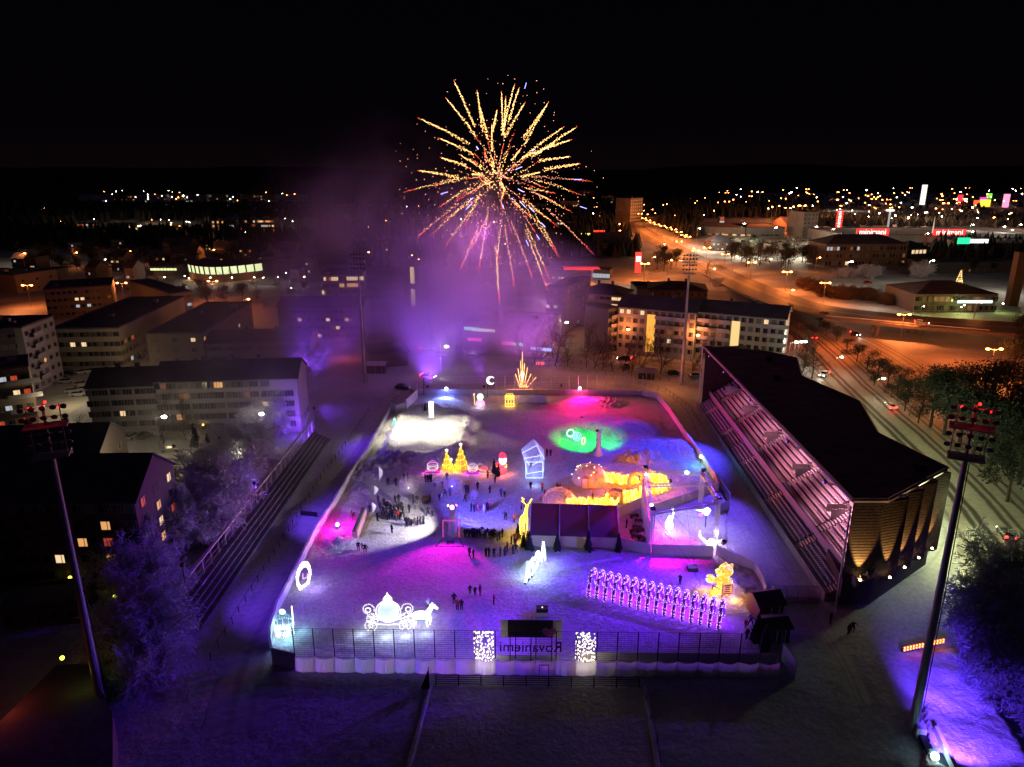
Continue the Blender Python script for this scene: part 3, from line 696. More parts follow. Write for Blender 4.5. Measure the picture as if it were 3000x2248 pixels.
hut(P(2258, 1868), R(8), 'second dark hut right of the near net fence', 3.6, 2.8, 2.4, .6, mat('black_wood', (.03, .02, .04), .8), M_ROOF)
hut(P(1893, 1108), R(-8), 'small dark shed between the street fence and the far net', 4.6, 3.0, 2.2, .8, M_BLACK, M_ROOFL)
hut(P(1104, 1090), R(0), 'small pale roofed booth at the corner of the far yard', 5.5, 3.5, 2.6, .7, M_BLACK, mat('booth_roof', (.55, .55, .5), .8))

# ------------------------------------------------------------------ floodlight masts
def mast(base_px, h, label, r0=.50, r1=.26, base_z=0.0, red=True, rz=0.0, beacons=((-1.1, 0, .7), (.3, 0, 1.2), (1.3, .4, .5))):
    b = P(*base_px, base_z); t = thing('floodlight_mast', (b.x, b.y, base_z), rz, label, 'floodlight mast')
    g = MB(); 
    for k in range(6): g.tube((0, 0, h * k / 6), (0, 0, h * (k + 1) / 6), r0 + (r1 - r0) * k / 6, r0 + (r1 - r0) * (k + 1) / 6, 12)
    g.build('pole', M_MAST, t)
    MB().tube((r0 + .15, .1, .5), (r1 + .12, .1, h), .05, n=5).build('cable_rail', M_DARKMETAL, t)
    g = MB().box(0, 0, h - .1, 3.2, 2.2, .14).build('lower_platform', M_GREYMETAL, t)
    g = MB().box(0, 0, h + 3.0, 3.8, 2.0, .14).build('upper_platform', M_GREYMETAL, t)
    g = MB()
    for x in (-1.4, 1.4): g.tube((x, 0, h), (x, 0, h + 5.2), .06, n=5)
    g.tube((0, 0, h), (0, 0, h + 5.4), .14, n=6)
    for z in (h + 1.2, h + 2.3, h + 4.0, h + 5.0): g.tube((-2.0, 0, z), (2.0, 0, z), .05, n=5)
    for z in (h + .5, h + 1.0): 
        for s_ in (-1.3, 1.3): g.tube((-1.6, s_ * .8, z), (1.6, s_ * .8, z), .03, n=4)
    g.build('frame', M_GREYMETAL, t)
    fl = None
    for z in (h + 1.2, h + 2.3, h + 4.0, h + 5.0):
        for k in range(5):
            x = -1.8 + k * .9
            if fl is None: fl = MB().lathe([(.10, -.25), (.29, .0), (.29, .10), (.05, .14)], n=9).build('floodlight', M_FLOOD, t, loc=(x, -.35, z)); fl.rotation_euler = (R(115), 0, 0)
            else: c = dup(fl, loc=(x, -.35, z)); c.rotation_euler = (R(115), 0, 0)
    if red:
        for x, y, z in beacons:
            MB().ball((x, y, h + z + 4.3), .13, 8, 6).build('beacon', glow('beacon_red', (1, .01, .01), 8), t)
        lamp('POINT', Vector((b.x, b.y - 1.0, base_z + h + 5.6)), (1, .02, .02), 40, rad=.3)
    return t
M_MAST = mat('mast_steel', (.34, .32, .38), .5, .25, var=.25, vscale=.4); M_FLOOD = mat('flood_housing', (.08, .06, .11), .4, .4)
mast((308, 2115), 32.5, 'tall floodlight mast with red beacons rising from the dark lower left', rz=R(25))
mast((2672, 2140), 32.8, 'tall floodlight mast with red beacons at the lower right beside the blue snow slope', rz=R(-30))
mast((1995, 1128), 32.0, 'tall floodlight mast behind the far end of the grandstand', red=False, rz=R(8))
mast((1070, 1122), 32.0, 'tall floodlight mast half hidden in violet smoke', red=False, rz=R(-8))
POWER['k'] = .40
# ------------------------------------------------------------------ light sculptures and stage things on the field
def mlamp(p, col, w, dz=1.0, rad=.4): return lamp('POINT', Vector(p) + Vector((0, 0, dz)), col, w, rad=rad)
G_WHITE = glow('bulbs_white', (1.0, .97, .88), 2.4); G_CYANW = glow('bulbs_cyan_white', (.62, 1.0, .92), 3.2); G_CYAN = glow('bulbs_cyan', (.12, .85, .75), 1.2)
G_YEL = glow('bulbs_yellow', (1.0, .72, .05), 4.0); G_YEL2 = glow('bulbs_gold', (1.0, .62, .10), 2.0); G_RED = glow('bulbs_red', (1.0, .02, .05), 2.5); G_PINK = glow('bulbs_pink', (1.0, .05, .8), 2.6); G_VIO = glow('bulbs_violet', (.62, .3, 1.0), 2.2)
G_LILAC = glow('bulbs_lilac', (1.0, .50, 1.0), 2.6); G_BLU = glow('bulbs_pale_blue', (.42, .5, 1.0), 1.6); G_ICE = glow('ice_lit', (.08, .5, .5), .35, (.3, .5, .55))
def circ(cx, cz, r, y=0, n=20, a0=0, a1=360, ry=1.0): return [(cx + r * math.cos(R(a0 + (a1 - a0) * k / n)), y, cz + ry * r * math.sin(R(a0 + (a1 - a0) * k / n))) for k in range(n + 1)]
def beads(g, pts, r, step, jit=0.0, rr=rnd):
    pts = [Vector(p) for p in pts]
    for a, b in zip(pts, pts[1:]):
        k = max(1, int((b - a).length / step))
        for i in range(k):
            q = a.lerp(b, i / k); g.octa((q.x + rr.uniform(-jit, jit), q.y + rr.uniform(-jit, jit), q.z + rr.uniform(-jit, jit)), r)
# --- carriage with horse
cp = P(1140, 1838); t = thing('light_carriage', cp, R(2), 'glowing white pumpkin carriage of bulbs with curled ornaments', 'light sculpture')
g = MB(); beads(g, circ(0, 2.5, 1.65, n=26), .10, .16, .02); 
for f in (.35, .7): beads(g, circ(0, 2.5, 1.65, n=22, ry=1.0) and [(f * 1.65 * math.cos(a), 0, 2.5 + 1.65 * math.sin(a)) for a in [2 * math.pi * k / 24 for k in range(25)]], .09, .18, .02)
for f in (.4, .8, 1.0):
    beads(g, [(1.0 * f * math.cos(a), 1.1 * math.sin(a), 2.5 + .0) for a in [2 * math.pi * k / 16 for k in range(17)]], .07, .25)
beads(g, [(0, -1.4, 2.2), (0, -1.0, 3.3), (0, 0, 4.1), (0, 1.0, 3.3), (0, 1.4, 2.2)], .08, .2)
g.build('cabin', G_WHITE, t); MB().ball((0, 0, 2.5), 1.45, 14, 9).build('cabin_glow', mat('carriage_inner', (.5, .6, .6), .6, emit=(.8, 1, .95), s=.9), t)  # glowing ball added inside to imitate the bloom of the bulbs
g = MB(); g.lathe([(.55, 0), (.62, .25), (.35, .5), (.4, .7), (.15, .95), (.02, 1.4)], (0, 0, 4.05), 10); beads(g, circ(0, 4.3, .55), .1, .2, .03); g.build('crown', G_WHITE, t)
for s_ in (-1, 1):
    g = MB(); beads(g, circ(s_ * 2.6, 2.9, .75, n=16, a0=-90, a1=200) if s_ > 0 else circ(-2.6, 2.9, .75, n=16, a0=-20, a1=270), .09, .17, .02); beads(g, circ(s_ * 2.7, 2.75, .35), .08, .16)
    beads(g, [(s_ * 1.5, 0, 1.6), (s_ * 2.0, 0, 1.9), (s_ * 2.4, 0, 2.3)], .09, .16); g.build('scroll', G_WHITE, t)
    for y in (-.8, .8):
        g = MB(); beads(g, circ(s_ * 2.3, .85, .8, y=y, n=18), .09, .17, .01); beads(g, circ(s_ * 2.3, .85, .3, y=y, n=10), .07, .16)
        for k in range(6): a = k * math.pi / 3; beads(g, [(s_ * 2.3, y, .85), (s_ * 2.3 + .8 * math.cos(a), y, .85 + .8 * math.sin(a))], .06, .2)
        g.build('wheel', G_WHITE, t)
g = MB()
for y in (-.5, .5): beads(g, [(-2.8, y, 1.4), (-1.6, y, .9), (0, y, .75), (1.6, y, .9), (2.8, y, 1.4), (4.0, y, 1.5)], .09, .16, .02)
g.build('undercarriage', G_WHITE, t)
hb = P(1238, 1836); t2 = thing('light_horse', hb, R(3), 'glowing white horse of bulbs in front of the pumpkin carriage', 'light sculpture')
g = MB(); g.ball((-.2, 0, 1.75), .72, 14, 9, (1.75, .75, .95)); g.tube((.7, 0, 2.0), (1.35, 0, 3.0), .42, .25, 9); g.ball((1.5, 0, 3.15), .34, 10, 7, (1.3, .8, .9)); g.tube((1.6, 0, 3.1), (2.15, 0, 2.75), .24, .15, 8)
for (x, s_) in ((-1.1, -1), (-1.0, 1), (.75, -1), (.95, 1)): g.tube((x, s_ * .3, 1.5), (x + .15 * s_, s_ * .3, .8), .22, .13, 7); g.tube((x + .15 * s_, s_ * .3, .8), (x, s_ * .3, 0), .12, .09, 7)
g.build('body', G_WHITE, t2)
g = MB(); beads(g, [(.8, 0, 2.5), (1.1, 0, 3.2), (1.4, 0, 3.6), (1.6, 0, 3.6)], .14, .14, .05); g.build('mane', G_WHITE, t2)
g = MB(); beads(g, [(-1.45, 0, 2.0), (-1.9, 0, 1.6), (-1.8, 0, .7)], .12, .15, .04); g.build('tail', G_WHITE, t2)
g = MB().box(-.2, -.62, 1.35, 1.5, .1, .12).box(-.2, -.66, 1.7, 1.1, .06, .08); g.build('harness', mat('teal_harness', (.05, .3, .3), .5), t2)
for dx, dy, w in ((-3.4, -1.8, 800), (0, -2.4, 1000), (2.6, -2.2, 900), (5.2, -1.8, 700), (0, 2.2, 800), (5.0, 2.0, 500)): lamp('POINT', cp + Vector((dx, dy, .9)), (.70, .85, 1), w * .34, rad=.5)
# --- glowing jar ornament
jp = P(834, 1860); t = thing('light_jar', jp, 0, 'teal glowing lantern jar of lights with a knobbed dome top in the near left corner', 'light sculpture')
g = MB()
for z in (0.1, 1.0, 2.0): beads(g, [(1.25 * math.cos(a), .9 * math.sin(a), z) for a in [2 * math.pi * k / 26 for k in range(27)]], .07, .2)
for k in range(10): a = 2 * math.pi * k / 10; beads(g, [(1.25 * math.cos(a), .9 * math.sin(a), .1), (1.25 * math.cos(a), .9 * math.sin(a), 2.0)], .055, .2)
g.build('body', G_CYANW, t)
g = MB()
for z, r in ((2.2, 1.2), (2.5, 1.05), (2.8, .8), (3.05, .5)): beads(g, [(r * math.cos(a), r * .8 * math.sin(a), z) for a in [2 * math.pi * k / 22 for k in range(23)]], .06, .18)
g.build('dome', G_CYAN, t)
g = MB(); beads(g, circ(0, 3.55, .35), .09, .12); g.ball((0, 0, 3.5), .2); g.build('knob', G_CYANW, t)
b0 = None
for x, z, r in ((-.6, .45, .32), (.15, .4, .22), (.6, .5, .36), (-.65, 1.4, .4), (.1, 1.5, .28), (.7, 1.4, .3)):
    q = MB().ball((x, -.5, z), r, 10, 7).build('glowing_ball', G_WHITE, t)
tag(MB().box(0, 0, 0, .14, .14, 3.0).build('light_stake', G_WHITE, loc=P(860, 1832)), 'narrow white glowing stake beside the teal lantern jar', 'light stake')
for dx, dy, w in ((-1.2, -1.6, 500), (1.0, -1.6, 500), (2.2, .5, 400), (-1, 1.6, 300)): lamp('POINT', jp + Vector((dx, dy, 1.0)), (.35, .9, 1), w * .5, rad=.4)
# --- ring shaped ornament leaning by the left wall
rp_ = P(893, 1722); t = thing('light_ring', rp_, R(68), 'tall white glowing ring of bulbs leaning beside the left wall', 'light sculpture')
g = MB(); 
for k in range(64):
    a = 2 * math.pi * k / 64; w_ = .34 + .22 * max(0, math.sin(a)) + .25 * max(0, -math.sin(a)) ** 3
    for j in range(4): q = 2.2 + w_ * (j / 3 - .5) * 1.6; g.octa((q * math.cos(a), rnd.uniform(-.12, .12), 2.95 + 1.28 * q * math.sin(a)), .15)
t.scale = (.66, .66, .66); g.build('ring', glow('ring_bulbs', (1, .93, .95), 3.5), t)
g = MB(); g.path([(-.3, -.1, 3.8), (-.5, -.1, 2.6), (1.0, -.1, 2.1), (1.2, -.1, 3.0)], .05, 4); g.build('inner_frame', G_LILAC, t)
g = MB().tube((-.9, .2, 0), (-.9, .1, .8), .06).tube((.9, .2, 0), (.9, .1, .8), .06).tube((.9, 0, 1.5), (1.4, 1.8, 0), .04).tube((-.9, 0, 1.5), (-.9, 1.8, 0), .04); g.build('stand_frame', M_DARKMETAL, t)
for dx, dy, z, w in ((1.6, -.8, 1.6, 1100), (1.5, 1.2, 3.0, 900), (.5, -1.5, 3.5, 500)): lamp('POINT', rp_ + Vector((dx, dy, z)), (.50, .34, 1), w * .42, rad=.7)
# --- word of glowing letters seen almost edge on
wp = P(1560, 1690); t = thing('light_letters', P(1551, 1700), R(63), 'row of tall blue white glowing letters seen edge on beside a snow heap', 'light sculpture')
def stroke(pts, x0, sc_, name='letter'):
    g = MB()
    for q in pts:
        for dy in (-.1, .1): beads(g, [(x0 + a * sc_, dy, b * sc_ + .3) for a, b in q], .11, .14, .02)
    return g.build(name, glow('letter_bulbs', (.80, 1.0, .95), 3.2), t)
stroke([[(0, 0), (.5, 2.0), (1.0, 0)], [(.25, .8), (.75, .8)]], -1.2, 1.25)
stroke([[(.9, 1.6), (.6, 2.0), (.2, 1.9), (.1, 1.4), (.5, 1.0), (.9, .6), (.7, .1), (.1, .1)]], .45, 1.4)
stroke([[(.0, 1.6), (.2, 2.0), (.7, 2.0), (.9, 1.5), (.5, .8), (0, 0), (.9, 0)]], 2.2, 1.5)
stroke([[(0, 0), (.5, 2.2), (1.0, 0)], [(.25, .9), (.75, .9)]], 4.1, 1.7)
MB().box(2.4, 0, 0, 8.0, .3, .25).build('base', M_DARKMETAL, t)
for k in (0, 2.5, 5): 
    for s_ in (-1, 1): lamp('POINT', P(1551, 1700) + Vector((k * math.cos(R(63)) - s_ * 1.1, k * math.sin(R(63)) + s_ * .6, 1.5)), (.55, .75, 1), 330, rad=.4)
# --- tunnel of violet arches
def arch_mesh(seed):
    rr = random.Random(seed); g = MB(); body = MB(); n = 22; pts = []
    for k in range(n + 1):
        a = math.pi * k / n; pts.append(Vector((1.55 * math.cos(a), 0, 1.2 + 1.75 * math.sin(a))))
    pts = [Vector((1.6, 0, 0)), Vector((1.6, 0, .6))] + pts + [Vector((-1.6, 0, .6)), Vector((-1.6, 0, 0))]
    for a, b in zip(pts, pts[1:]):
        body.tube(a, b, .24, .24, 7); k = max(1, int((b - a).length / .055))
        for i in range(k):
            q = a.lerp(b, rr.random()); th = rr.uniform(0, 6.28); d = (b - a).normalized(); o1 = d.cross(Vector((0, 1, 0))); q += o1 * math.cos(th) * .26 + Vector((0, 1, 0)) * math.sin(th) * .26
            g.octa(q, .06)
    return g, body
n0, f0 = P(1727, 1746), P(1743, 1722); n1 = P(2106, 1841); step = (n1 - n0) / 15
ac = (n0 + f0) / 2; aw = (f0 - n0); asc = aw.length / 3.2
ARZ = math.atan2(aw.y, aw.x)
first = None
ORD = 'first second third fourth fifth sixth seventh eighth ninth tenth eleventh twelfth thirteenth fourteenth fifteenth sixteenth'.split()
for i in range(16):
    lab = 'violet glowing bulb arch, %s from the left end of the arch tunnel' % ORD[i]
    if i == 0:
        first = thing('light_arch', ac, ARZ, lab, 'light arch', 'violet light arches of the tunnel'); first.scale = (1.0, 1, 1.18); g, body = arch_mesh(1)
        body.build('hoop', mat('arch_hoop', (.25, .04, .5), .5, emit=(.30, .01, .8), s=.03), first); g.build('bulbs', G_LILAC, first)
        for s_ in (-1.6, 1.6): MB().ball((s_, 0, .3), .2, 9, 6).build('foot', G_LILAC, first)
        print('arch leg gap', aw.length)
    else: dup(first, loc=ac + step * i, label=lab)
    lamp('POINT', ac + step * i + Vector((0, 0, 1.3)), (.20, .0, 1), 520, rad=.5)
# --- seated bear of golden bulbs beside a sign
bp_ = P(2120, 1738); t = thing('light_bear', bp_, R(0), 'big seated bear of golden bulbs holding out a paw', 'light sculpture')
M_BEAR = mat('golden_bulb_fur', (.6, .4, .06), .6, emit=(1, .60, .035), s=.85, bump=1, bscale=9, bdist=.12)
g = MB(); g.ball((0, .4, 1.6), 1.05, 16, 11, (1.0, .9, 1.3)); g.ball((.15, .4, 3.55), .98, 16, 11, (1.05, .95, 1.0)); g.ball((-.95, .2, 3.35), .42, 10, 8, (1.4, .9, .8)); g.tube((-.6, .3, 2.2), (-2.0, -.1, 2.05), .42, .36, 9); g.ball((-2.2, -.1, 2.5), .6, 12, 8, (.8, .7, 1.15))
g.tube((-.3, -.2, .7), (-1.7, -.7, .45), .62, .42, 9); g.ball((-1.9, -.8, .6), .55, 10, 8, (.8, .8, 1.1)); g.tube((.5, -.3, .6), (-.2, -1.1, .4), .5, .4, 9)
g.build('body', M_BEAR, t, smooth=True)
g = MB().ball((.05, .5, 4.55), .3, 8, 6); g.build('ear', M_BEAR, t); MB().ball((.95, .5, 4.3), .3, 8, 6).build('ear', M_BEAR, t)
MB().ball((-1.5, .1, 3.4), .14, 6, 5).build('nose', M_BLACK, t); MB().ball((-.45, -.35, 3.8), .1, 6, 5).build('eye', M_BLACK, t)
g = MB(); rr = random.Random(3)
for _ in range(420):
    c, r = rr.choice((((0, .4, 1.6), 1.25), ((.15, .4, 3.55), 1.0), ((-.95, .2, 3.35), .5), ((-2.2, -.1, 2.5), .6), ((-1.0, -.45, .6), .75)))
    v = Vector((rr.gauss(0, 1), rr.gauss(0, 1), rr.gauss(0, 1))).normalized() * r; g.octa(Vector(c) + v, .06)
g.build('bulbs', glow('bulbs_bear', (1, .85, .3), 3.5), t)
g = MB().tube((-1.9, -.5, 1.6), (-1.2, -.7, 1.35), .09).tube((-1.9, -.5, 1.6), (-1.9, -.8, 1.2), .09); g.build('strap', M_RED, t)
for dx, dy, w in ((-2.0, -2.0, 560), (.8, -2.4, 520), (1.8, .5, 380), (-2.6, .6, 380)): lamp('POINT', bp_ + Vector((dx, dy, 1.0)), (1, .42, .06), w, rad=.4)
sgn = thing('info_sign', P(2128, 1752), R(8), 'small framed sign board with dark lines of writing in front of the golden bear', 'sign')
g = MB().box(-.75, 0, 0, .1, .1, 2.5).box(.75, 0, 0, .1, .1, 2.2); g.build('post', M_RED, sgn); MB().box(0, .02, .3, 1.4, .05, 1.9).build('board', mat('sign_gold', (.5, .4, .3), .7), sgn)
g = MB()
for k, w_ in enumerate((.9, .6, .75, .9, 1.1)): g.box(.05, -.04, 1.95 - k * .32, w_, .05, .16)
g.build('writing', mat('sign_ink', (.03, .0, .12), .6), sgn)
# --- rotated square frames of the star tunnel
fp = P(1565, 1408); t = thing('frame_tunnel', fp, R(0), 'tunnel of twisting pale blue glowing square frames at the middle of the field', 'light sculpture')
M_FR = mat('frame_tube', (.45, .45, .7), .4, emit=(.33, .36, 1.0), s=.6); M_FR2 = mat('frame_tube_bright', (.5, .6, .8), .4, emit=(.45, .8, 1.0), s=2.0)
for k in range(17):
    a = R(42 - 2.6 * k); y = 10.5 - k * .66; s_ = 2.1; g = MB(); zc = 2.3
    cs = [(s_ * math.cos(a + R(45 + 90 * q)) * 1.15 , y, zc + s_ * math.sin(a + R(45 + 90 * q)) * 1.15) for q in range(4)]
    for a_, b_ in zip(cs, cs[1:] + cs[:1]): g.tube(a_, b_, .06, .06, 4)
    g.build('frame', M_FR2 if k in (5, 12, 16) else M_FR, t)
for y, w in ((4, 260), (1, 300), (-3, 420)): lamp('POINT', fp + Vector((0, y, 1.4)), (.35, .5, 1), w, rad=.5)
# --- light trees, baubles, snowmen, gift, moon, sleigh
def star(g, c, r):
    pts = []
    for k in range(10): a = math.pi / 2 + k * math.pi / 5; q = r if k % 2 == 0 else r * .42; pts.append((c[0] + q * math.cos(a), c[2] + q * math.sin(a)))
    y = c[1]; g.add([(x, y - .08, z) for x, z in pts] + [(x, y + .08, z) for x, z in pts], [tuple(range(10)), tuple(range(10, 20))[::-1]] + [(i, 10 + i, 10 + (i + 1) % 10, (i + 1) % 10) for i in range(10)])
def light_tree(px, h, r, label):
    p = F(*px); t = thing('light_tree', p, 0, label, 'light tree', 'golden light trees with stars'); g = MB(); n = int(h * 34); pts = []
    for k in range(n): f = k / n; a = f * h * 5.2; pts.append(Vector((r * (1 - f) ** .9 * math.cos(a), r * (1 - f) ** .9 * math.sin(a), .1 + f * h)))
    beads(g, pts, .065, .16); 
    for q in range(8): a = q * math.pi / 4; beads(g, [(r * math.cos(a), r * math.sin(a), .1), (0, 0, h)], .05, .25)
    g.build('bulbs', G_YEL, t); MB().lathe([(r * .93, .05), (r * .45, h * .5), (.03, h)], n=12).build('cone', mat('tree_cone', (.5, .3, .02), .7, emit=(1, .55, .02), s=.45), t)
    g = MB(); star(g, (0, 0, h + .35), .42); g.build('star', G_WHITE, t)
    for a in (0, 2.1, 4.2): lamp('POINT', p + Vector((1.3 * r * math.cos(a), -abs(1.3 * r * math.sin(a)), .9)), (1, .50, .04), 130 * h / 4, rad=.35)
light_tree((1310, 1372), 3.6, 1.15, 'golden light tree with a star, left of the tallest one'); light_tree((1322, 1381), 2.2, .75, 'smallest golden light tree with a star at its foot'); light_tree((1351, 1373), 5.0, 1.5, 'tallest golden cone shaped light tree topped by a white star')
def bauble(px, r, label, c2):
    p = F(*px); t = thing('light_bauble', p, 0, label, 'light bauble', 'glowing bauble balls'); g = MB()
    for k in range(6): a = k * math.pi / 6; beads(g, [(r * math.cos(a) * math.cos(b), r * math.sin(a) * math.cos(b), r + r * math.sin(b)) for b in [2 * math.pi * q / 20 for q in range(21)]], .05, .2)
    g.build('bulbs', c2, t); g = MB()
    for z in (-.5, -.2, .3): q_ = math.sqrt(1 - z * z) * r; beads(g, [(q_ * math.cos(b), q_ * math.sin(b), r + z * r) for b in [2 * math.pi * q / 20 for q in range(21)]], .05, .15)
    g.build('bands', G_WHITE, t); MB().box(0, 0, 0, 2.6 * r, 1.6 * r, .2).build('base', mat('bauble_base', (.5, .02, .4), .6), t)
    for s_ in (-1, 1): lamp('POINT', p + Vector((s_ * 1.3 * r, -1.1 * r, .6)), (1, .03, .8), 140, rad=.35)
bauble((1268, 1381), 1.15, 'magenta glowing bauble on a base left of the golden trees', G_PINK); bauble((1385, 1384), 1.0, 'lilac glowing bauble right of the golden trees', G_VIO)
def snowman(px, label, kind):
    p = F(*px); t = thing('light_snowman' if kind else 'light_figure', p, 0, label, 'light sculpture')
    if kind:
        MB().lathe([(1.0, 0), (1.25, .3), (1.1, 1.2), (.6, 1.7)], n=12).build('body', glow('snowman_body', (1, .35, .75), 1.6), t); MB().ball((0, 0, 2.5), .85, 12, 8).build('head', G_WHITE, t)
        g = MB().ball((0, 0, 2.9), .62, 10, 6, (1.25, 1.2, .9)); g.build('hat', glow('soft_white', (.7, .8, 1), 1.5), t); MB().tube((-1.4, -.3, 0.4), (-1.55, -.3, 3.2), .09).octa((-1.55, -.3, 3.3), .28, .4).build('broom', G_YEL2, t)
    else:
        MB().lathe([(.85, 0), (.95, 1.2), (.8, 1.9)], n=12).build('trousers', G_RED, t); MB().box(0, 0, 1.5, 2.0, 1.3, .28).build('belt', G_YEL2, t); MB().ball((-.95, 0, 2.0), .42).build('arm', G_RED, t)
        MB().ball((.15, 0, 2.9), .8, 12, 8, (1, .9, 1.2)).build('head', G_WHITE, t); MB().lathe([(.75, 0), (.72, .5), (.3, 1.0), (.05, 1.1)], (.1, 0, 3.5), 12).build('hat', G_RED, t)
    return p
p = snowman((1407, 1190), 'white glowing snowman with a broom near the far wall', 1); mlamp(p + Vector((0, -1.6, 0)), (1, .75, .85), 420)
p = snowman((1471, 1387), 'glowing red and white bearded winter figure with a red cap', 0); mlamp(p + Vector((0, -1.6, 0)), (1, .18, .10), 560); mlamp(p + Vector((1.6, -.6, 0)), (1, .3, .1), 200)
p = F(1493, 1188); t = thing('light_gift', p, 0, 'golden glowing gift box outline with a bow near the far wall', 'light sculpture'); g = MB()
for x in (-1.1, -.35, .35, 1.1):
    for y in (-1.1, 1.1): beads(g, [(x, y, .1), (x, y, 2.4)], .07, .16)
for z in (.1, 2.0, 2.4):
    beads(g, [(-1.1, -1.1, z), (1.1, -1.1, z), (1.1, 1.1, z), (-1.1, 1.1, z), (-1.1, -1.1, z)], .07, .16)
g.build('box', G_YEL, t); g = MB(); beads(g, circ(-.45, 2.85, .42), .07, .14); beads(g, circ(.45, 2.85, .42), .07, .14); g.build('bow', G_YEL, t); mlamp(p + Vector((0, -1.7, 0)), (1, .42, .06), 360); mlamp(p + Vector((0, 0, 0)), (1, .42, .06), 200)
p = P(1438, 1166, 0); t = thing('light_moon', p, 0, 'white glowing crescent moon raised above the far wall', 'light sculpture'); g = MB()
pts = [(1.15 * math.cos(a), 1.15 * math.sin(a)) for a in [R(35 + 290 * k / 16) for k in range(17)]] + [(.35 + .82 * math.cos(a), .82 * math.sin(a)) for a in [R(310 - 260 * k / 12) for k in range(13)]]
z0 = hgt(1438, 1115, p); n = len(pts); g.add([(x, -.15, z0 + z) for x, z in pts] + [(x, .15, z0 + z) for x, z in pts], [(i, n + i, n + (i + 1) % n, (i + 1) % n) for i in range(n)] + [(i, i + 1, n - 2 - i, n - 1 - i) for i in range(0, n // 2 - 1)]); g.build('crescent', G_WHITE, t); MB().tube((-.9, 0, 0), (-.9, 0, z0 - .6), .06).build('pole', M_DARKMETAL, t)
p = F(1422, 1387); t = thing('light_sleigh', p, R(-8), 'yellow outlined glowing sleigh with red seat right of the lilac bauble', 'light sculpture'); g = MB(); beads(g, circ(-1.0, 1.4, .6, n=14, a0=60, a1=300), .07, .14); beads(g, [(-1.4, 0, .7), (.2, 0, .5), (1.0, 0, .5), (1.4, 0, .9), (1.3, 0, 1.2)], .07, .14); beads(g, [(-1.5, -.3, .1), (1.4, -.3, .1), (1.8, -.3, .5)], .07, .14); beads(g, [(1.2, 0, 1.4), (1.8, 0, 1.0), (2.3, 0, 1.8), (2.5, 0, 1.2), (2.8, 0, .6)], .05, .16); g.build('outline', glow('sleigh_yellow', (1, .5, .05), 2.6), t); MB().ball((-.2, 0, 1.1), .5, 9, 6, (1.5, .8, .8)).build('seat', G_RED, t); mlamp(p + Vector((0, -1.2, 0)), (1, .24, .05), 330)
# two small stakes of cyan light by the left wall
for px, lb in (((1157, 1252), 'tiny cyan glowing tree standing by the left wall beside the bright snow mound'),):
    p = P(*px); t = thing('light_tree', p, 0, lb, 'light tree'); MB().lathe([(.8, 0), (.5, 1.2), (.05, 2.4)], n=9).build('cone', G_CYAN, t); g = MB(); beads(g, [(.8, -.2, .1), (0, -.2, 2.4), (-.8, -.2, .1)], .08, .2); g.build('bulbs', G_CYANW, t); mlamp(p + Vector((.6, -1.2, 0)), (.2, .8, 1), 160)
# ring lights on the green snow
for px, r, z, m_, lb, tilt in (((1671, 1282), .85, 1.1, G_CYANW, 'white cyan glowing ring standing on the green lit snow', 20), ((1690, 1293), 1.0, 1.2, G_BLU, 'pale blue double ring standing on the green lit snow', 0), ((1709, 1303), .8, .9, glow('ring_lime', (.7, 1, .4), 3), 'small lime glowing ring at the right of the ring group', 55)):
    t = thing('light_hoop', F(*px), R(tilt), lb, 'light hoop', 'rings on the green lit snow'); g = MB(); g.path(circ(0, z, r, n=22), .10, 5); g.build('hoop', m_, t)
    if m_ is G_BLU: g = MB(); g.path(circ(0, z, r * .6, n=18), .09, 5); g.ball((0, 0, z), .25, 8, 6); g.build('inner_hoop', m_, t)
# snow column with a round dark knob
p = F(1753, 1325); t = thing('snow_column', p, 0, 'tall pink lit snow column with a small black knob on top', 'snow column'); MB().lathe([(1.3, -.6), (.8, .0), (.55, .8), (.5, 4.4), (.42, 4.7)], n=10).build('column', M_PILE, t, smooth=True); MB().ball((-.4, 0, 5.0), .32, 8, 6).build('knob', M_BLACK, t)
# glowing pillar at the bright snow mound
p = P(1264, 1222, 1.0); t = thing('light_pillar', p, 0, 'white glowing pillar at the back of the bright snow mound', 'light pillar'); MB().box(0, 0, 0, 1.0, .8, 3.9).build('lamp_box', glow('pillar_white', (1, .97, .85), 4.5), t)
RCz = Vector((RC.x, RC.y, 0)) if False else Vector((RC[0], RC[1], 1.5))
for dx in (-1.2, 0, 1.2):
    lamp('SPOT', p + Vector((dx, -.8, 5.2)), (1, .86, .56), 16000, RCz + Vector((dx * 4.2, -1.0, 0)), ang=78, blend=.5, rad=.25)
for dx, dy in ((-5, 4), (5, 4), (-5, -4.5), (4.5, -4.5), (0, 0)): lamp('SPOT', RCz + Vector((dx * .8, dy * .8, 7.5)), (1, .88, .60), 19000, RCz + Vector((dx, dy, 0)), ang=78, blend=.5, rad=.3)
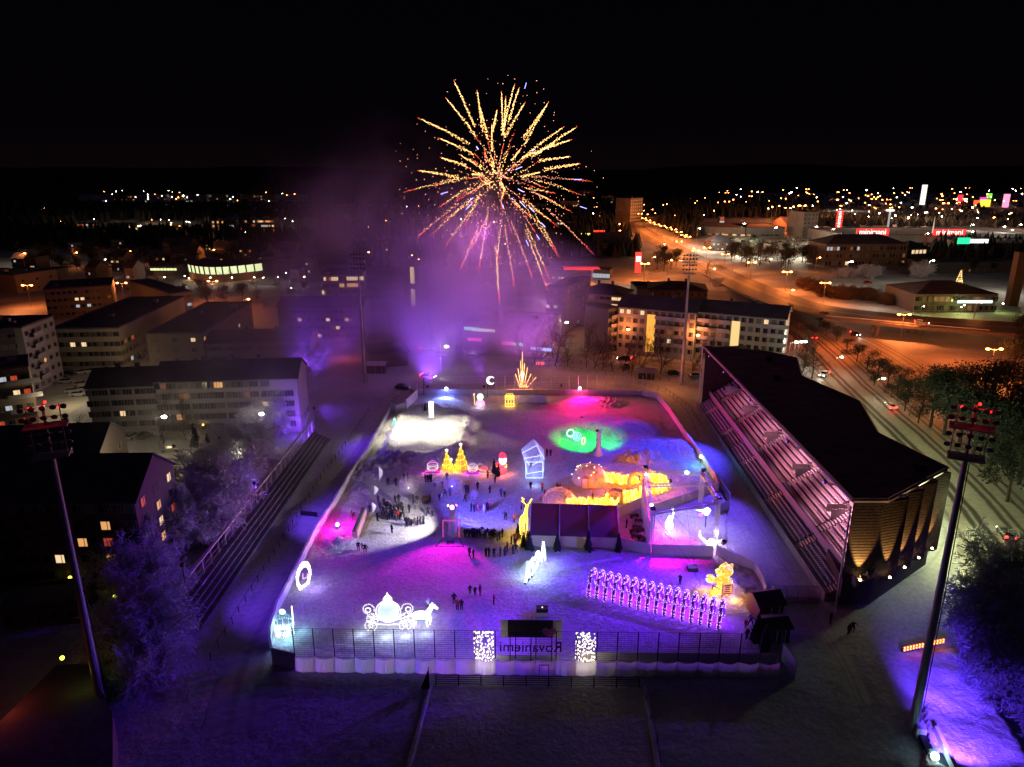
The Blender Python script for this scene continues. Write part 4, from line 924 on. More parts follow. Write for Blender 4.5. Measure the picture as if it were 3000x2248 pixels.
# --- domes
def dome(px, r, label, lit, door=True):
    p = F(*px, -.1); t = thing('dome_tent', p, 0, label, 'dome tent', 'clear geodesic domes'); import bmesh as _bm
    b = _bm.new(); _bm.ops.create_icosphere(b, subdivisions=3, radius=r); _bm.ops.bisect_plane(b, geom=b.verts[:] + b.edges[:] + b.faces[:], plane_co=(0, 0, .0), plane_no=(0, 0, 1), clear_inner=True)
    me = bpy.data.meshes.new('skin'); b.to_mesh(me); b.free()
    me.materials.append(mat('dome_skin_lit', (.75, .6, .5), .45, alpha=.8) if lit else mat('dome_skin', (.6, .6, .62), .15, alpha=.28)); o = bpy.data.objects.new('skin', me); sc.collection.objects.link(o); o.parent = t; KID.setdefault(t.name, []).append(o); o.scale = (.97, .97, .97)
    b = _bm.new(); _bm.ops.create_icosphere(b, subdivisions=2, radius=r); g = MB()
    for e_ in b.edges:
        a_, c_ = e_.verts[0].co, e_.verts[1].co
        if a_.z > -.1 and c_.z > -.1: g.tube(a_, c_, .04, n=4)
    b.free(); g.build('frame', M_GREYMETAL if lit else mat('dome_strut', (.6, .55, .5), .4, .3), t)
    if door: MB().box(-r * .35, -r * .93, 0, 1.3, .2, 2.2).build('door_frame', mat('door_red', (.6, .1, .08), .6), t); MB().box(-r * .35, -r * .98, .1, 1.0, .1, 2.0).build('door', M_WHITE, t)
    if lit:
        rr = random.Random(5); g = MB()
        for _ in range(22): v = Vector((rr.gauss(0, 1), rr.gauss(0, 1), abs(rr.gauss(0, .8)) + .3)).normalized() * r * 1.01; g.octa(v, .09)
        g.build('fairy_lights', glow('fairy', (1, .8, .35), 9), t)
    return p
pd = dome((1727, 1408), 3.7, 'pale lit dome tent with fairy lights and a red framed door', True); mlamp(pd, (1, .30, .08), 1500, 2.0, .8)
pe = dome((1638, 1478), 3.4, 'transparent dome tent with visible struts behind the long tent roof', False, False); mlamp(pe, (1, .24, .05), 1400, 1.5, .5)
# bubble balls people play in
def bubble(px, r, label):
    p = F(*px); t = thing('bubble_ball', p, 0, label, 'bubble ball', 'clear bubble balls on the snow'); MB().ball((0, 0, r), r, 20, 12).build('skin', mat('bubble_skin', (.9, .8, .95), .08, alpha=.16), t, smooth=True); MB().ball((0, -.05, r), r * .42, 14, 9, (1, 1, 1.3)).build('inner_chamber', mat('bubble_inner', (.8, .75, .9), .1, alpha=.2), t, smooth=True)
    g = MB(); rr = random.Random(int(r * 100))
    for k in range(12): a = k * math.pi / 6; g.tube((r * .42 * math.cos(a), -r * .1, r + r * .42 * math.sin(a)), (r * .95 * math.cos(a), -r * .1, r + r * .95 * math.sin(a)), .014, n=3)
    g.build('cords', M_WHITE, t)
    if r > 1: MB().ball((.05, -r * .4, r * .92), .16, 7, 5).build('lamp', G_WHITE, t)
bubble((1199, 1450), 2.0, 'large clear ball at the left of the three balls, near the left walkers'); bubble((1325, 1446), 2.05, 'largest clear ball in the middle of the crowd below the golden trees'); bubble((1287, 1424), 1.0, 'medium clear ball beside the person in white'); bubble((1391, 1459), .85, 'smallest clear ball lying alone right of the magenta lamp column')
# white sails on the left
for px, h, lb in (((1112, 1410), 3.2, 'tall pale blue feather flag in the tilled snow by the left wall'), ((1098, 1453), 2.1, 'pair of small feather flags above the left crowd'), ((1092, 1505), 2.2, 'small cream feather flag behind the bar counter')):
    t = thing('feather_flag', F(*px), R(30), lb, 'flag'); MB().tube((0, 0, 0), (0, 0, h + .2), .03).build('pole', M_LIGHTMETAL, t)
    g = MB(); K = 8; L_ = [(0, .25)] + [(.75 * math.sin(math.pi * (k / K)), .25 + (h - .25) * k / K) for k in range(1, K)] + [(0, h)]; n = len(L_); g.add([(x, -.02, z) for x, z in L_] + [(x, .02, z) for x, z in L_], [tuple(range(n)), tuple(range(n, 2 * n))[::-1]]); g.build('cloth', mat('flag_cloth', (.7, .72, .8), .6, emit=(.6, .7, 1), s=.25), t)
# --- bar counter by the left wall with its magenta lamp
bc = (P(1043, 1583) + P(1066, 1515)) / 2; bl = P(1043, 1583); bh_ = P(1070, 1515); ba = math.atan2((bh_ - bl).y, (bh_ - bl).x); bw = (bh_ - bl).length
t = thing('bar_counter', bc, ba, 'long pink lit ice bar counter with a fringe of twigs near the left wall', 'counter'); MB().box(0, 0, 0, bw, .9, 1.7).build('counter', mat('ice_counter', (.7, .5, .55), .3, emit=(1, .1, .25), s=.15), t); MB().box(0, .1, 1.7, bw + .3, .6, .1).build('top', mat('counter_top', (.05, .12, .1), .4), t)
g = MB(); rr = random.Random(8)
for k in range(90): x = rr.uniform(-bw / 2, bw / 2); g.tube((x, -.5, .0), (x + rr.uniform(-.4, .4), -1.0 - rr.random() * .7, rr.uniform(.5, 1.3)), .03, n=3)
g.build('twigs', mat('dry_twig', (.45, .38, .22), .8), t)
b0 = None
for k in range(9):
    if b0 is None: b0 = MB().lathe([(.12, 0), (.12, .3), (.04, .4), (.04, .5)], n=7).build('bottle', mat('bottle_dark', (.02, .06, .05), .3), t, loc=(-bw / 2 + .6, .1, 1.8))
    else: dup(b0, loc=(-bw / 2 + .6 + k * (bw - 1.2) / 8, .1, 1.8))
g = MB(); 
for s_ in (-.5, .5): g.tube((s_, 0, 0), (s_, 0, .8), .05)
g.box(0, 0, .8, 1.4, .5, .08).box(0, .3, 1.1, 1.4, .06, .4); tag(g.build('bench', M_RED, loc=F(1052, 1520) + Vector((-1.0, 0, 0)), rz=ba), 'small red bench at the far end of the pink bar counter', 'bench')
fl_n = 0
def flood(loc, label, col, em, h=0.6, gl=14, size=.22):
    t = thing('flood_lamp', loc, 0, label, 'floodlight'); MB().tube((0, 0, 0), (0, 0, max(.1, h - .2)), .05).box(0, .12, h - .25, .6, .2, .5).build('housing', M_BLACK, t); MB().ball((0, -.05, h), size, 9, 6).build('lens', glow('lens_' + '%d_%d_%d' % tuple(int(c * 99) for c in col), col, gl), t); return Vector((loc[0], loc[1], loc[2] + h))
q = flood(F(990, 1552), 'magenta floodlight on the snow behind the bar counter', (1, .25, .95), 1, 1.0, 22, .32); lamp('POINT', q + Vector((.3, -.4, .8)), (1, 0, .5), 5500, rad=.25)
# --- magenta lamp column in the middle with its dark frame
cp_ = F(1327, 1560); t = thing('lamp_column', cp_, 0, 'snow column carrying a blazing magenta floodlight cluster at the middle of the field', 'lamp column')
MB().lathe([(1.1, -.4), (.75, .6), (.65, 3.5), (.8, 4.6)], n=10).build('column', M_PILE, t, smooth=True); MB().box(0, 0, 4.6, 1.3, .7, .4).build('bracket', M_BLACK, t)
for x, y, z, m_, r_ in ((0, -.45, 4.9, G_LILAC, .42), (-.7, 0, 5.0, G_WHITE, .2), (.7, .1, 5.0, G_VIO, .22)): MB().ball((x, y, z), r_, 10, 7).build('floodlight', m_, t)
ch = cp_ + Vector((0, 0, 5.0))
lamp('SPOT', ch + Vector((-.1, -.9, .2)), (1, 0, .66), 22000, P(1290, 1690), ang=96, blend=.55, rad=.2)
lamp('SPOT', ch + Vector((-1.0, -.1, .2)), (.95, .86, .75), 30000, P(1060, 1520), ang=96, blend=.5, rad=.18)
lamp('SPOT', ch + Vector((1.0, .6, .2)), (.13, .10, 1), 52000, P(1490, 1450), ang=112, blend=.6, rad=.18)
lamp('POINT', ch + Vector((0, .0, 1.0)), (1, .05, .8), 500, rad=.3)
t = thing('pink_gate', P(1322, 1578), 0, 'dark trapezoid frame with pink upright bars in front of the lamp column', 'frame'); g = MB()
for s_ in (-1, 1): g.tube((s_ * 1.35, 0, 0), (s_ * 1.35, .3, 3.2), .07)
g.tube((-1.35, .3, 3.2), (1.35, .3, 3.2), .08); g.build('uprights', glow('frame_pink', (1, .1, .5), .8, (.7, .1, .4)), t)
g = MB(); 
for a, b in (((-1.3, 0), (-2.3, -3.0)), ((1.3, 0), (2.3, -3.0)), ((-2.3, -3.0), (2.3, -3.0))): g.tube((a[0], a[1], .15), (b[0], b[1], .15), .09)
for k in range(3): g.box(0, -1.3 - k * .45, .1, 1.3, .25, .12)
g.build('base_frame', M_BLACK, t)
# --- long tent with entrance
ta, tb = P(1552, 1602), P(1812, 1610); tw = (tb - ta).length; ta_r = math.atan2((tb - ta).y, (tb - ta).x)
t = thing('marquee_tent', ta, ta_r, 'long marquee tent with a dark roof of three bays and a bright front wall', 'tent')
M_TROOF = mat('tent_roof', (.16, .11, .15), .55, var=.2, vscale=.5, bump=.15); M_TWALL = mat('tent_wall', (.6, .55, .62), .6); let_through(M_TROOF, .35, (.55, .22, .26)); let_through(M_TWALL, .4, (.6, .4, .5))
D_, HE, HR = 11.0, 2.5, 5.2; bay = tw / 3
for k in range(3):
    g = MB(); x0, x1 = k * bay + .03, (k + 1) * bay - .03
    for s_ in (0, 1):
        ys = [(-.35, HE - .15), (D_ / 4, (HE + HR) / 2 - .12), (D_ / 2, HR)] if s_ == 0 else [(D_ / 2, HR), (D_ * .75, (HE + HR) / 2 - .12), (D_ + .35, HE - .15)]
        for (y0, z0), (y1, z1) in zip(ys, ys[1:]): g.quad((x0, y0, z0), (x1, y0, z0), (x1, y1, z1), (x0, y1, z1)); g.quad((x0, y0, z0 - .06), (x0, y1, z1 - .06), (x1, y1, z1 - .06), (x1, y0, z0 - .06))
    g.build('roof_bay', M_TROOF, t)
g = MB()
for k in range(4): x = k * bay; g.path([(x, -.3, HE - .1), (x, D_ / 4, (HE + HR) / 2 - .05), (x, D_ / 2, HR + .05), (x, D_ * .75, (HE + HR) / 2 - .05), (x, D_ + .3, HE - .1)], .09, 5); g.tube((x, 0, 0), (x, 0, HE), .07)
g.build('frame', M_LIGHTMETAL, t); dx0 = tw * .53
g = MB().box(dx0 / 2, 0, 0, dx0, .06, HE - .05).box((dx0 + 1.7 + tw) / 2, 0, 0, tw - dx0 - 1.7, .06, HE - .05).box(0, D_ / 2, 0, .06, D_ - .2, HE - .05).box(tw, D_ / 2, 0, .06, D_ - .2, HE - .05).box(tw / 2, D_, 0, tw, .06, HE - .05)
for x in (0, tw): g.add([(x, 0, HE), (x, D_, HE), (x, D_ / 2, HR)], [(0, 1, 2)])
g.build('side_wall', M_TWALL, t)
MB().add([(dx0, -.05, 0), (dx0 + 1.7, -.05, 0), (dx0 + .9, -.05, HE - .3), (dx0, -.05, HE - .2)], [(0, 1, 2, 3)]).build('entrance_flap', mat('flap_gold', (.4, .28, .08), .7), t)
tc_ = (ta + tb) / 2
for k in (.2, .5, .8): lamp('POINT', ta.lerp(tb, k) + Vector((0, 5, 1.8)), (1, .35, .5), 420, rad=.3)
# trampled picnic furniture behind the tent
g = MB(); rr = random.Random(2)
tb0 = None
for i, (x, y) in enumerate([(1858, 1520), (1872, 1535), (1866, 1553), (1877, 1562), (1857, 1565), (1862, 1580), (1880, 1585)]):
    lb = 'dark folded table among the stack beside the truss yard'
    if tb0 is None:
        tb0 = thing('table', P(x, y), .4, lb, 'table', 'dark tables beside the truss yard'); MB().box(0, 0, .7, 1.6, .8, .08).build('tabletop', M_BLACK, tb0)
        for s_ in (-1, 1): MB().box(s_ * .6, 0, 0, .1, .6, .7).build('leg', M_BLACK, tb0)
    else: dup(tb0, loc=P(x, y), rz=rr.uniform(0, 3))
# --- hedges of yellow ice lanterns
def hedge(pts, label, w=2.2, n=520):
    P3 = [F(*q) for q in pts]; o0 = P3[0]; t = thing('lantern_hedge', o0, 0, label, 'lantern hedge', 'glowing yellow lantern hedges'); rr = random.Random(n)
    segs = list(zip(P3, P3[1:])); tot = sum((b - a).length for a, b in segs); g = MB(); g2 = MB()
    for i in range(n):
        s_ = rr.uniform(0, tot)
        for a, b in segs:
            L_ = (b - a).length
            if s_ <= L_: break
            s_ -= L_
        q = a.lerp(b, s_ / L_); d = (b - a).normalized(); nn_ = Vector((-d.y, d.x, 0)); u_ = rr.uniform(-1, 1); q = q + nn_ * u_ * w / 2 - o0; q.z = max(0, q.z); h = rr.choice((.5, .7, .9, 1.3)) * rr.uniform(.8, 1.1) * (1.25 - .7 * u_ * u_)
        (g if rr.random() < .45 else g2).lathe([(.17, 0), (.21, h * .6), (.10, h)], (q.x, q.y, q.z), 5)
    g.build('lantern_tops', glow('lantern_bright', (1, .78, .12), 2.6), t); g2.build('lanterns', glow('lantern_gold', (1, .52, .02), 1.15, (.6, .4, .05)), t)
    k = max(2, int(tot / 3.2))
    for i in range(k):
        s_ = tot * (i + .5) / k
        for a, b in segs:
            L_ = (b - a).length
            if s_ <= L_: break
            s_ -= L_
        q = a.lerp(b, s_ / L_); lamp('POINT', q + Vector((0, -.3, 2.0)), (1, .17, .01), 3800, rad=.5)
hedge([(1660, 1484), (1720, 1482), (1780, 1484), (1806, 1488)], 'yellow lantern hedge running along behind the marquee roof', 2.4, 480)
hedge([(1768, 1404), (1800, 1408), (1830, 1416), (1862, 1408)], 'curved yellow lantern hedge right of the lit dome', 2.6, 420)
hedge([(1882, 1396), (1915, 1402), (1940, 1414), (1942, 1430), (1915, 1440), (1880, 1446)], 'yellow lantern hedge bending round behind the truss tower', 3.0, 560)
hedge([(1818, 1460), (1845, 1465), (1872, 1455)], 'short thick yellow lantern hedge beside the white screen', 3.6, 330)
for px, lb in (((1862, 1425), 'arched golden ice gate between the lantern hedges'), ((1798, 1478), 'wide golden ice gate behind the marquee')):
    t = thing('ice_gate', F(*px), R(15), lb, 'ice gate'); g = MB(); g.path([(-1.4, 0, 0), (-1.5, 0, 1.6), (-1.1, 0, 2.5), (0, 0, 2.9), (1.1, 0, 2.5), (1.5, 0, 1.6), (1.4, 0, 0)], .38, 7); g.build('arch', mat('ice_gold', (.7, .5, .2), .4), t)
# --- yellow reindeer by the marquee
rp2 = F(1534, 1560); t = thing('light_reindeer', rp2, R(70), 'tall yellow glowing reindeer at the corner of the marquee', 'light sculpture')
g = MB(); g.ball((0, 0, 2.6), .75, 12, 8, (1.6, .8, .9)); g.tube((.8, 0, 2.8), (1.5, 0, 4.0), .38, .26, 8); g.ball((1.75, 0, 4.15), .33, 9, 6, (1.5, .8, .8))
for x in (-.9, .8):
    for s_ in (-.3, .3): g.tube((x, s_, 2.4), (x + .1, s_, 1.2), .2, .12, 7); g.tube((x + .1, s_, 1.2), (x, s_, 0), .12, .09, 7)
g.build('body', G_YEL, t, smooth=True); g = MB()
for s_ in (-1, 1): g.path([(1.6, s_ * .15, 4.4), (1.4, s_ * .6, 5.1), (1.7, s_ * .9, 5.7)], .08); g.tube((1.4, s_ * .6, 5.1), (1.9, s_ * .6, 5.4), .07); g.tube((1.45, s_ * .45, 4.8), (1.0, s_ * .7, 5.3), .07)
g.build('antlers', G_YEL, t)
for dx, dy, z, w in ((-.8, -1.6, 1.4, 520), (-1.2, 1.0, 2.2, 420), (.3, -3.0, 1.0, 420)): lamp('POINT', rp2 + Vector((dx, dy, z)), (1, .55, .06), w, rad=.4)
# --- truss rig
TW = [P(1904, 1628), P(2094, 1592), P(2050, 1502), P(1884, 1492)]; HT = 7.6
t = thing('truss_rig', TW[0], 0, 'square aluminium truss rig on four towers over the yard of bright lamps', 'truss'); o0 = TW[0]
M_TR = mat('truss_alu', (.62, .6, .64), .4, .5)
def truss(a, b, w=.5, name='truss_beam'):
    a, b = Vector(a), Vector(b); d = (b - a).normalized(); u = d.orthogonal().normalized(); v = d.cross(u); g = MB(); K = max(2, int((b - a).length / .6)); cs = [u * w / 2 + v * w / 2, u * w / 2 - v * w / 2, -u * w / 2 - v * w / 2, -u * w / 2 + v * w / 2]
    for c in cs: g.tube(a + c, b + c, .07, n=4)
    for k in range(K):
        p0, p1 = a.lerp(b, k / K), a.lerp(b, (k + 1) / K)
        for j in range(4): g.tube(p0 + cs[j], p1 + cs[(j + 1) % 4], .035, n=3)
    return g.build(name, M_TR, t)
tops = []
for q in TW: a = q - o0; a.z = 0; b = a + Vector((0, 0, HT)); truss(a, b + Vector((0, 0, .6)), name='tower'); tops.append(b); MB().box(b.x, b.y, HT + .6, .8, .8, .35).build('tower_head', M_DARKMETAL, t)
for i in range(4): truss(tops[i], tops[(i + 1) % 4])
truss(tops[0].lerp(tops[3], .62), tops[1].lerp(tops[2], .62))
g = MB()
for a, b in ((tops[0], TW[0] - o0 + Vector((6, -2, 0))), (tops[1].lerp(tops[0], .5), (TW[0] - o0).lerp(TW[1] - o0, .5) + Vector((0, -9, 0))), (tops[0].lerp(tops[3], .62), TW[1] - o0 + Vector((-3, 2, 0))), (tops[1].lerp(tops[0], .45), TW[2] - o0 + Vector((-1, 0, 0))), (tops[3], TW[1] - o0 + Vector((-4, 6, 0)))): g.tube(a, b, .025, n=3)
g.build('guy_wires', M_BLACK, t)
def strut_fan(c):
    g = MB()
    for dx, dy, dz in ((-2.6, -.6, -1.5), (-1.6, .3, -2.6), (.2, 0, -2.8), (1.6, .6, -2.4)): g.tube(c, c + Vector((dx, dy, dz)), .04, n=4)
    return g.build('hanging_struts', glow('strut_pink', (1, .1, .3), .5, (.6, .3, .4)), t)
strut_fan((tops[0].lerp(tops[3], .62)).lerp(tops[1].lerp(tops[2], .62), .58) + Vector((0, 0, -.3)))
# tall screen wall along the left side of the rig
a, b = P(1908, 1618), P(1886, 1498); t = thing('screen_wall', a, 0, 'tall white screen wall running back from the left truss tower', 'screen'); d = b - a; nn_ = Vector((-d.y, d.x, 0)).normalized() * .12
g = MB(); vs_ = []
for q, h in ((Vector((0, 0, 0)), 5.6), (d, 6.3)):
    for s_ in (-1, 1): vs_ += [q + nn_ * s_ + Vector((-.5, 0, .1)), q + nn_ * s_ + Vector((-.5, 0, h))]
g.add(vs_, [(0, 1, 5, 4), (2, 6, 7, 3), (0, 2, 3, 1), (4, 5, 7, 6), (1, 3, 7, 5)]); g.build('panel', M_DRAPE, t)
# lamps in and around the truss yard
def rel(v): return o0 + v
q = rel(tops[3].lerp(tops[2], .72)); flood((q.x, q.y, HT - .2), 'bright cyan white lamp on the back truss beam', (.7, 1, .95), 1, .3, 20, .32); lamp('SPOT', q + Vector((0, -1, 0)), (.35, .25, 1), 16000, P(2020, 1545), ang=110, blend=.6)
q = rel(tops[3].lerp(tops[0], .12)); flood((q.x, q.y, HT - .2), 'magenta white lamp at the back left truss corner', (1, .5, .9), 1, .4, 16, .27); lamp('SPOT', q + Vector((0.3, -.6, 0)), (1, 0, .6), 15000, P(1960, 1600), ang=90, blend=.5)
q = rel(tops[0].lerp(tops[3], .15)); flood((q.x, q.y, HT - .2), 'magenta white lamp at the front left truss corner', (1, .55, .95), 1, .4, 16, .27); lamp('SPOT', q + Vector((-.9, .6, 0)), (1, .02, .45), 3600, P(1840, 1560), ang=100, blend=.5)
lamp('SPOT', q + Vector((1.0, 0, 0)), (1, 0, .70), 26000, P(1940, 1610), ang=96, blend=.5)
q = F(2066, 1545); t = thing('light_stack', q, 0, 'blazing white lamp stack on a pole at the right of the truss yard', 'light stack'); MB().tube((0, 0, 0), (0, 0, 2.6), .1).build('pole', M_BLACK, t)
g = MB()
for x, z, r_ in ((0, 2.8, .48), (-.5, 3.0, .3), (.4, 3.2, .32), (0.1, 3.5, .25), (-.2, 3.3, .3)): g.ball((x, 0, z), r_, 9, 6)
g.build('lamp_heads', glow('stack_white', (1, .95, .82), 6), t); MB().tube((-.5, 0, 3.2), (-1.9, -.1, 3.3), .25, .05).build('side_lamp', G_CYANW, t); MB().ball((-1.0, -.1, 2.4), .35).build('red_lamp', G_PINK, t)
for dx, dy in ((0, -1.6), (1.2, -1), (-1.5, -.6)): lamp('POINT', q + Vector((dx, dy, 3.0)), (1, .85, .8), 200, rad=.4)
q = F(1960, 1548); t = thing('light_figure', q, R(20), 'white glowing upright sculpture in the magenta truss yard', 'light sculpture'); g = MB(); g.lathe([(.6, 0), (.75, .7), (.45, 1.6), (.2, 2.4)], n=8); g.tube((.3, 0, 1.4), (.75, 0, 2.8), .22, .12); g.tube((.7, 0, 2.7), (.45, 0, 3.6), .15, .1); g.build('body', G_WHITE, t); MB().ball((.4, 0, 3.7), .25).build('head', G_CYANW, t); lamp('POINT', q + Vector((0, -1.6, 1.5)), (1, .85, .95), 620, rad=.3)
q = P(2083, 1606); t = thing('light_figure', q, R(-10), 'white glowing sculpture with raised arm at the foot of the front right tower', 'light sculpture'); g = MB(); g.lathe([(.6, 0), (.8, .8), (.5, 1.5)], n=8); g.tube((-.3, 0, .6), (-1.9, 0, 1.9), .25, .2); g.tube((-1.9, 0, 1.9), (-2.0, 0, 3.0), .22, .1); g.tube((.4, 0, 1.2), (1.5, 0, 1.4), .3, .15); g.build('body', G_WHITE, t); MB().ball((1.9, 0, 1.3), .5).build('dark_ball', mat('ball_dark', (.03, .01, .03), .4), t); lamp('POINT', q + Vector((-.5, -1.6, 1.5)), (1, .5, .95), 620, rad=.3); lamp('POINT', q + Vector((1.5, .8, 1.5)), (1, .8, .9), 420, rad=.3)
q = F(2018, 1470) ; g = MB().box(0, 0, HT - 1.6, .5, .4, .5).tube((0, 0, HT - 1.1), (0, 0, HT), .03)
tag(g.build('loudspeaker', M_BLACK, loc=(P(1958, 1502).x, P(1958, 1502).y, 0)), 'small black box hanging from the truss over the yard', 'loudspeaker')
g = MB().box(0, 0, 0, 1.5, 1.2, .8); tag(g.build('equipment_case', M_BLACK, loc=P(2028, 1673)), 'dark equipment case on the snow in front of the truss yard', 'case')
t = thing('projector_box', P(1588, 1803), 0, 'small white box with a dark lid and a bright spark behind the near fence', 'box'); MB().box(0, 0, 0, 2.0, 1.3, .8).build('case', M_WHITE, t); MB().box(0, 0, .8, 1.6, 1.0, .5).build('lid', M_BLACK, t); MB().octa((0, -.3, 1.5), .12).build('lamp', G_WHITE, t)
# --- floodlights at the far wall, small cyan lamp on the right
q = P(1308, 1160, 0); z = hgt(1308, 1139, q); flood((q.x, q.y, 0), 'blue white floodlight on a pole over the far left wall', (.45, .7, 1), 1, z, 26, .42); lamp('SPOT', (q.x, q.y - .8, z), (.25, .35, 1), 12000, P(1300, 1178), ang=115, blend=.7); lamp('POINT', (q.x, q.y - 1, z + .5), (.12, .12, 1), 1500)
q = P(1698, 1160, 0); z = hgt(1698, 1138, q); flood((q.x, q.y, 0), 'pink red floodlight over the far wall behind the red lit snow', (1, .25, .35), 1, z, 28, .42); lamp('SPOT', (q.x, q.y - .8, z), (1, .0, .14), 110000, P(1750, 1215), ang=138, blend=.9); lamp('POINT', (q.x, q.y - 1, z + .5), (1, .02, .2), 1500)
q = F(2052, 1358); flood((q.x, q.y, q.z), 'cyan lamp on the inside of the curving wall', (.5, 1, .9), 1, 1.6, 16, .35); lamp('POINT', q + Vector((-1.2, -2.0, 2.4)), (.15, 1, .85), 620, rad=.3)
q = F(1693, 1303); lamp('SPOT', q + Vector((2.0, -1.0, 7.5)), (0, 1, .04), 26000, F(1722, 1296), ang=100, blend=.35)   # green lantern above the rings
t = thing('lamp_pole', F(1698, 1318), 0, 'thin pole carrying the green spotlight over the rings', 'lamp pole'); MB().tube((0, 0, 0), (0, 0, 7.6), .05).build('pole', M_GREYMETAL, t); MB().box(0.3, 0, 7.5, .6, .3, .25).build('head', M_BLACK, t)
# --- left terrace with its long back rail
ta0, ta1 = P(566, 1850), P(955, 1288); dT = ta1 - ta0; LT = dT.length; aT = math.atan2(dT.y, dT.x) - R(90)
t = thing('terrace', ta0, aT, 'long stepped spectator terrace with a pale back rail left of the running track', 'terrace')
g = MB()
for k in range(5): g.box(.6 - k * .8, LT / 2, 0, .8, LT, .35 + k * .36)
g.build('steps', mat('terrace_step', (.09, .085, .12), .85, var=.3, bump=.3), t)
p0 = None
for k in range(26):
    if p0 is None: p0 = MB().box(0, 0, 0, .12, .12, 4.4).build('post', M_GREYMETAL, t, loc=(-3.0, .05, 0))
    else: dup(p0, loc=(-3.0, k * LT / 25, 0))
MB().box(-3.0, LT / 2, 4.35, .5, LT, .16).build('top_rail', mat('rail_pale', (.75, .68, .66), .6), t)
g = MB()
for z in (2.3, 3.1): g.tube((-3.0, 0, z), (-3.0, LT, z), .04)
g.build('rail', M_GREYMETAL, t)
tag(MB().box(0, 0, 0, 3.2, .1, .9).build('barrier', M_DARKMETAL, loc=P(905, 1512), rz=R(-12)), 'dark mesh barrier standing alone on the running track side', 'barrier')
# --- near lower rink with its railing
ra, rb = P(1278, 2008), P(1872, 2016)
g = MB(); pts_ = pp([(1270, 2012), (1880, 2020), (1925, 2300), (1190, 2300)]); g.prism([(p.x, p.y) for p in pts_], .0, .16); struct(g.build('practice_yard', snow_mat('practice_snow', col=(.52, .50, .50), fine=1, fd=.35, scale=.9)))
for k_ in (((1262, 2010), (1180, 2320)), ((1888, 2018), (1938, 2320))):
    a_, b_ = P(*k_[0]), P(*k_[1]); g = MB(); n_ = 24
    for q_ in range(n_): c_, d_ = a_.lerp(b_, q_ / n_), a_.lerp(b_, (q_ + 1) / n_); g.tube((c_.x, c_.y, .12), (d_.x, d_.y, .12), .30 + .1 * mnoise.noise(c_ * .5), .30 + .1 * mnoise.noise(d_ * .5), 7)
    struct(g.build('kerb', M_PILE))
stick_fence([ra, rb], 1.5, 'dark railing along the far edge of the near practice yard', rails=5, r=.07)
stick_fence(pp([(1872, 2016), (1892, 2060), (1925, 2180), (1935, 2260)]), 1.3, 'low side railing on the right of the near practice yard', rails=2)
g = MB().tube((0, 0, 0), (0, 0, 3.4), .06).quad((0, 0, 3.2), (-1.1, .3, .2), (-1.0, .3, .1), (.05, 0, .1)); tag(g.build('folded_parasol', M_DARKMETAL, loc=P(1258, 2025)), 'narrow folded dark parasol left of the practice yard railing', 'parasol')
# --- blue lit snow slope at the lower right with its row of orange lamps
g = MB(); poly = pp([(2705, 1920), (2790, 1905), (2840, 1960), (2960, 2140), (3080, 2330), (2700, 2330), (2715, 2150), (2700, 2040)]); xs = [p.x for p in poly]; ys = [p.y for p in poly]; vid2 = {}; vs2 = []; fs2 = []
def sv(i, j, s2=.5):
    if (i, j) not in vid2:
        x, y = min(xs) + i * s2, min(ys) + j * s2; n_ = mnoise.noise(Vector((x * .25, y * .7, 1))); n2 = mnoise.noise(Vector((x * .8, y * 1.2, 3))); k = 1 if inside(x, y, poly) else 0
        vid2[(i, j)] = len(vs2); vs2.append((x, y, (.55 + .5 * max(0, n_) + .25 * n2) if k else -.1))
    return vid2[(i, j)]
for i in range(int((max(xs) - min(xs)) / .5) + 1):
    for j in range(int((max(ys) - min(ys)) / .5) + 1):
        if any(inside(min(xs) + (i + a) * .5, min(ys) + (j + b) * .5, poly) for a in (0, 1) for b in (0, 1)): fs2.append((sv(i, j), sv(i + 1, j), sv(i + 1, j + 1), sv(i, j + 1)))
g.add(vs2, fs2); struct(g.build('snow_slope', M_PILE, smooth=True))
t = thing('light_bar', P(2640, 1918), math.atan2((P(2760, 1892) - P(2640, 1918)).y, (P(2760, 1892) - P(2640, 1918)).x), 'row of orange lamp heads across the top of the blue lit snow slope', 'light bar'); LB = (P(2760, 1892) - P(2640, 1918)).length
MB().box(LB / 2, 0, .4, LB, .3, .5).build('beam', M_BLACK, t); h0 = None
for k in range(14):
    for j in range(2):
        if h0 is None: h0 = MB().octa((0, 0, 0), .17).build('lamp_head', glow('amber_head', (1, .16, .02), 7), t, loc=(.2, -.2, .75))
        else: dup(h0, loc=(.2 + k * (LB - .4) / 13, -.2, .75 + j * .35))
lamp('SPOT', P(2735, 2235) + Vector((0, -1.5, 4.0)), (.15, .05, 1), 46000, P(2850, 2110), ang=84, blend=.6); lamp('POINT', P(2732, 2228) + Vector((.5, 0, 1.2)), (.3, .9, 1), 90, rad=.15)
lamp('SPOT', P(2700, 2100) + Vector((-1, -1.0, 6.0)), (.12, .04, 1), 40000, P(2785, 1990), ang=74, blend=.7)
t = thing('flood_lamp', P(2732, 2232), 0, 'cyan white floodlight lying in the lower right corner of the slope', 'floodlight'); MB().box(0, .1, .2, .9, .4, .5).build('housing', M_BLACK, t); MB().ball((0, -.2, .9), .42, 9, 6).build('lens', glow('lens_cw', (.7, 1, .9), 12), t)
t = thing('ramp_entrance', P(2690, 2150), R(-12), 'dark concrete ramp entrance at the foot of the right mast', 'ramp'); MB().box(0, 0, 0, 1.0, 1.6, 1.3).box(1.6, -3.6, 0, .4, 7.0, 1.5).build('side_wall', mat('pale_wall', (.5, .5, .6), .7), t); MB().box(.6, -3.4, 0, 1.6, 6, .6).build('floor', M_BLACK, t)
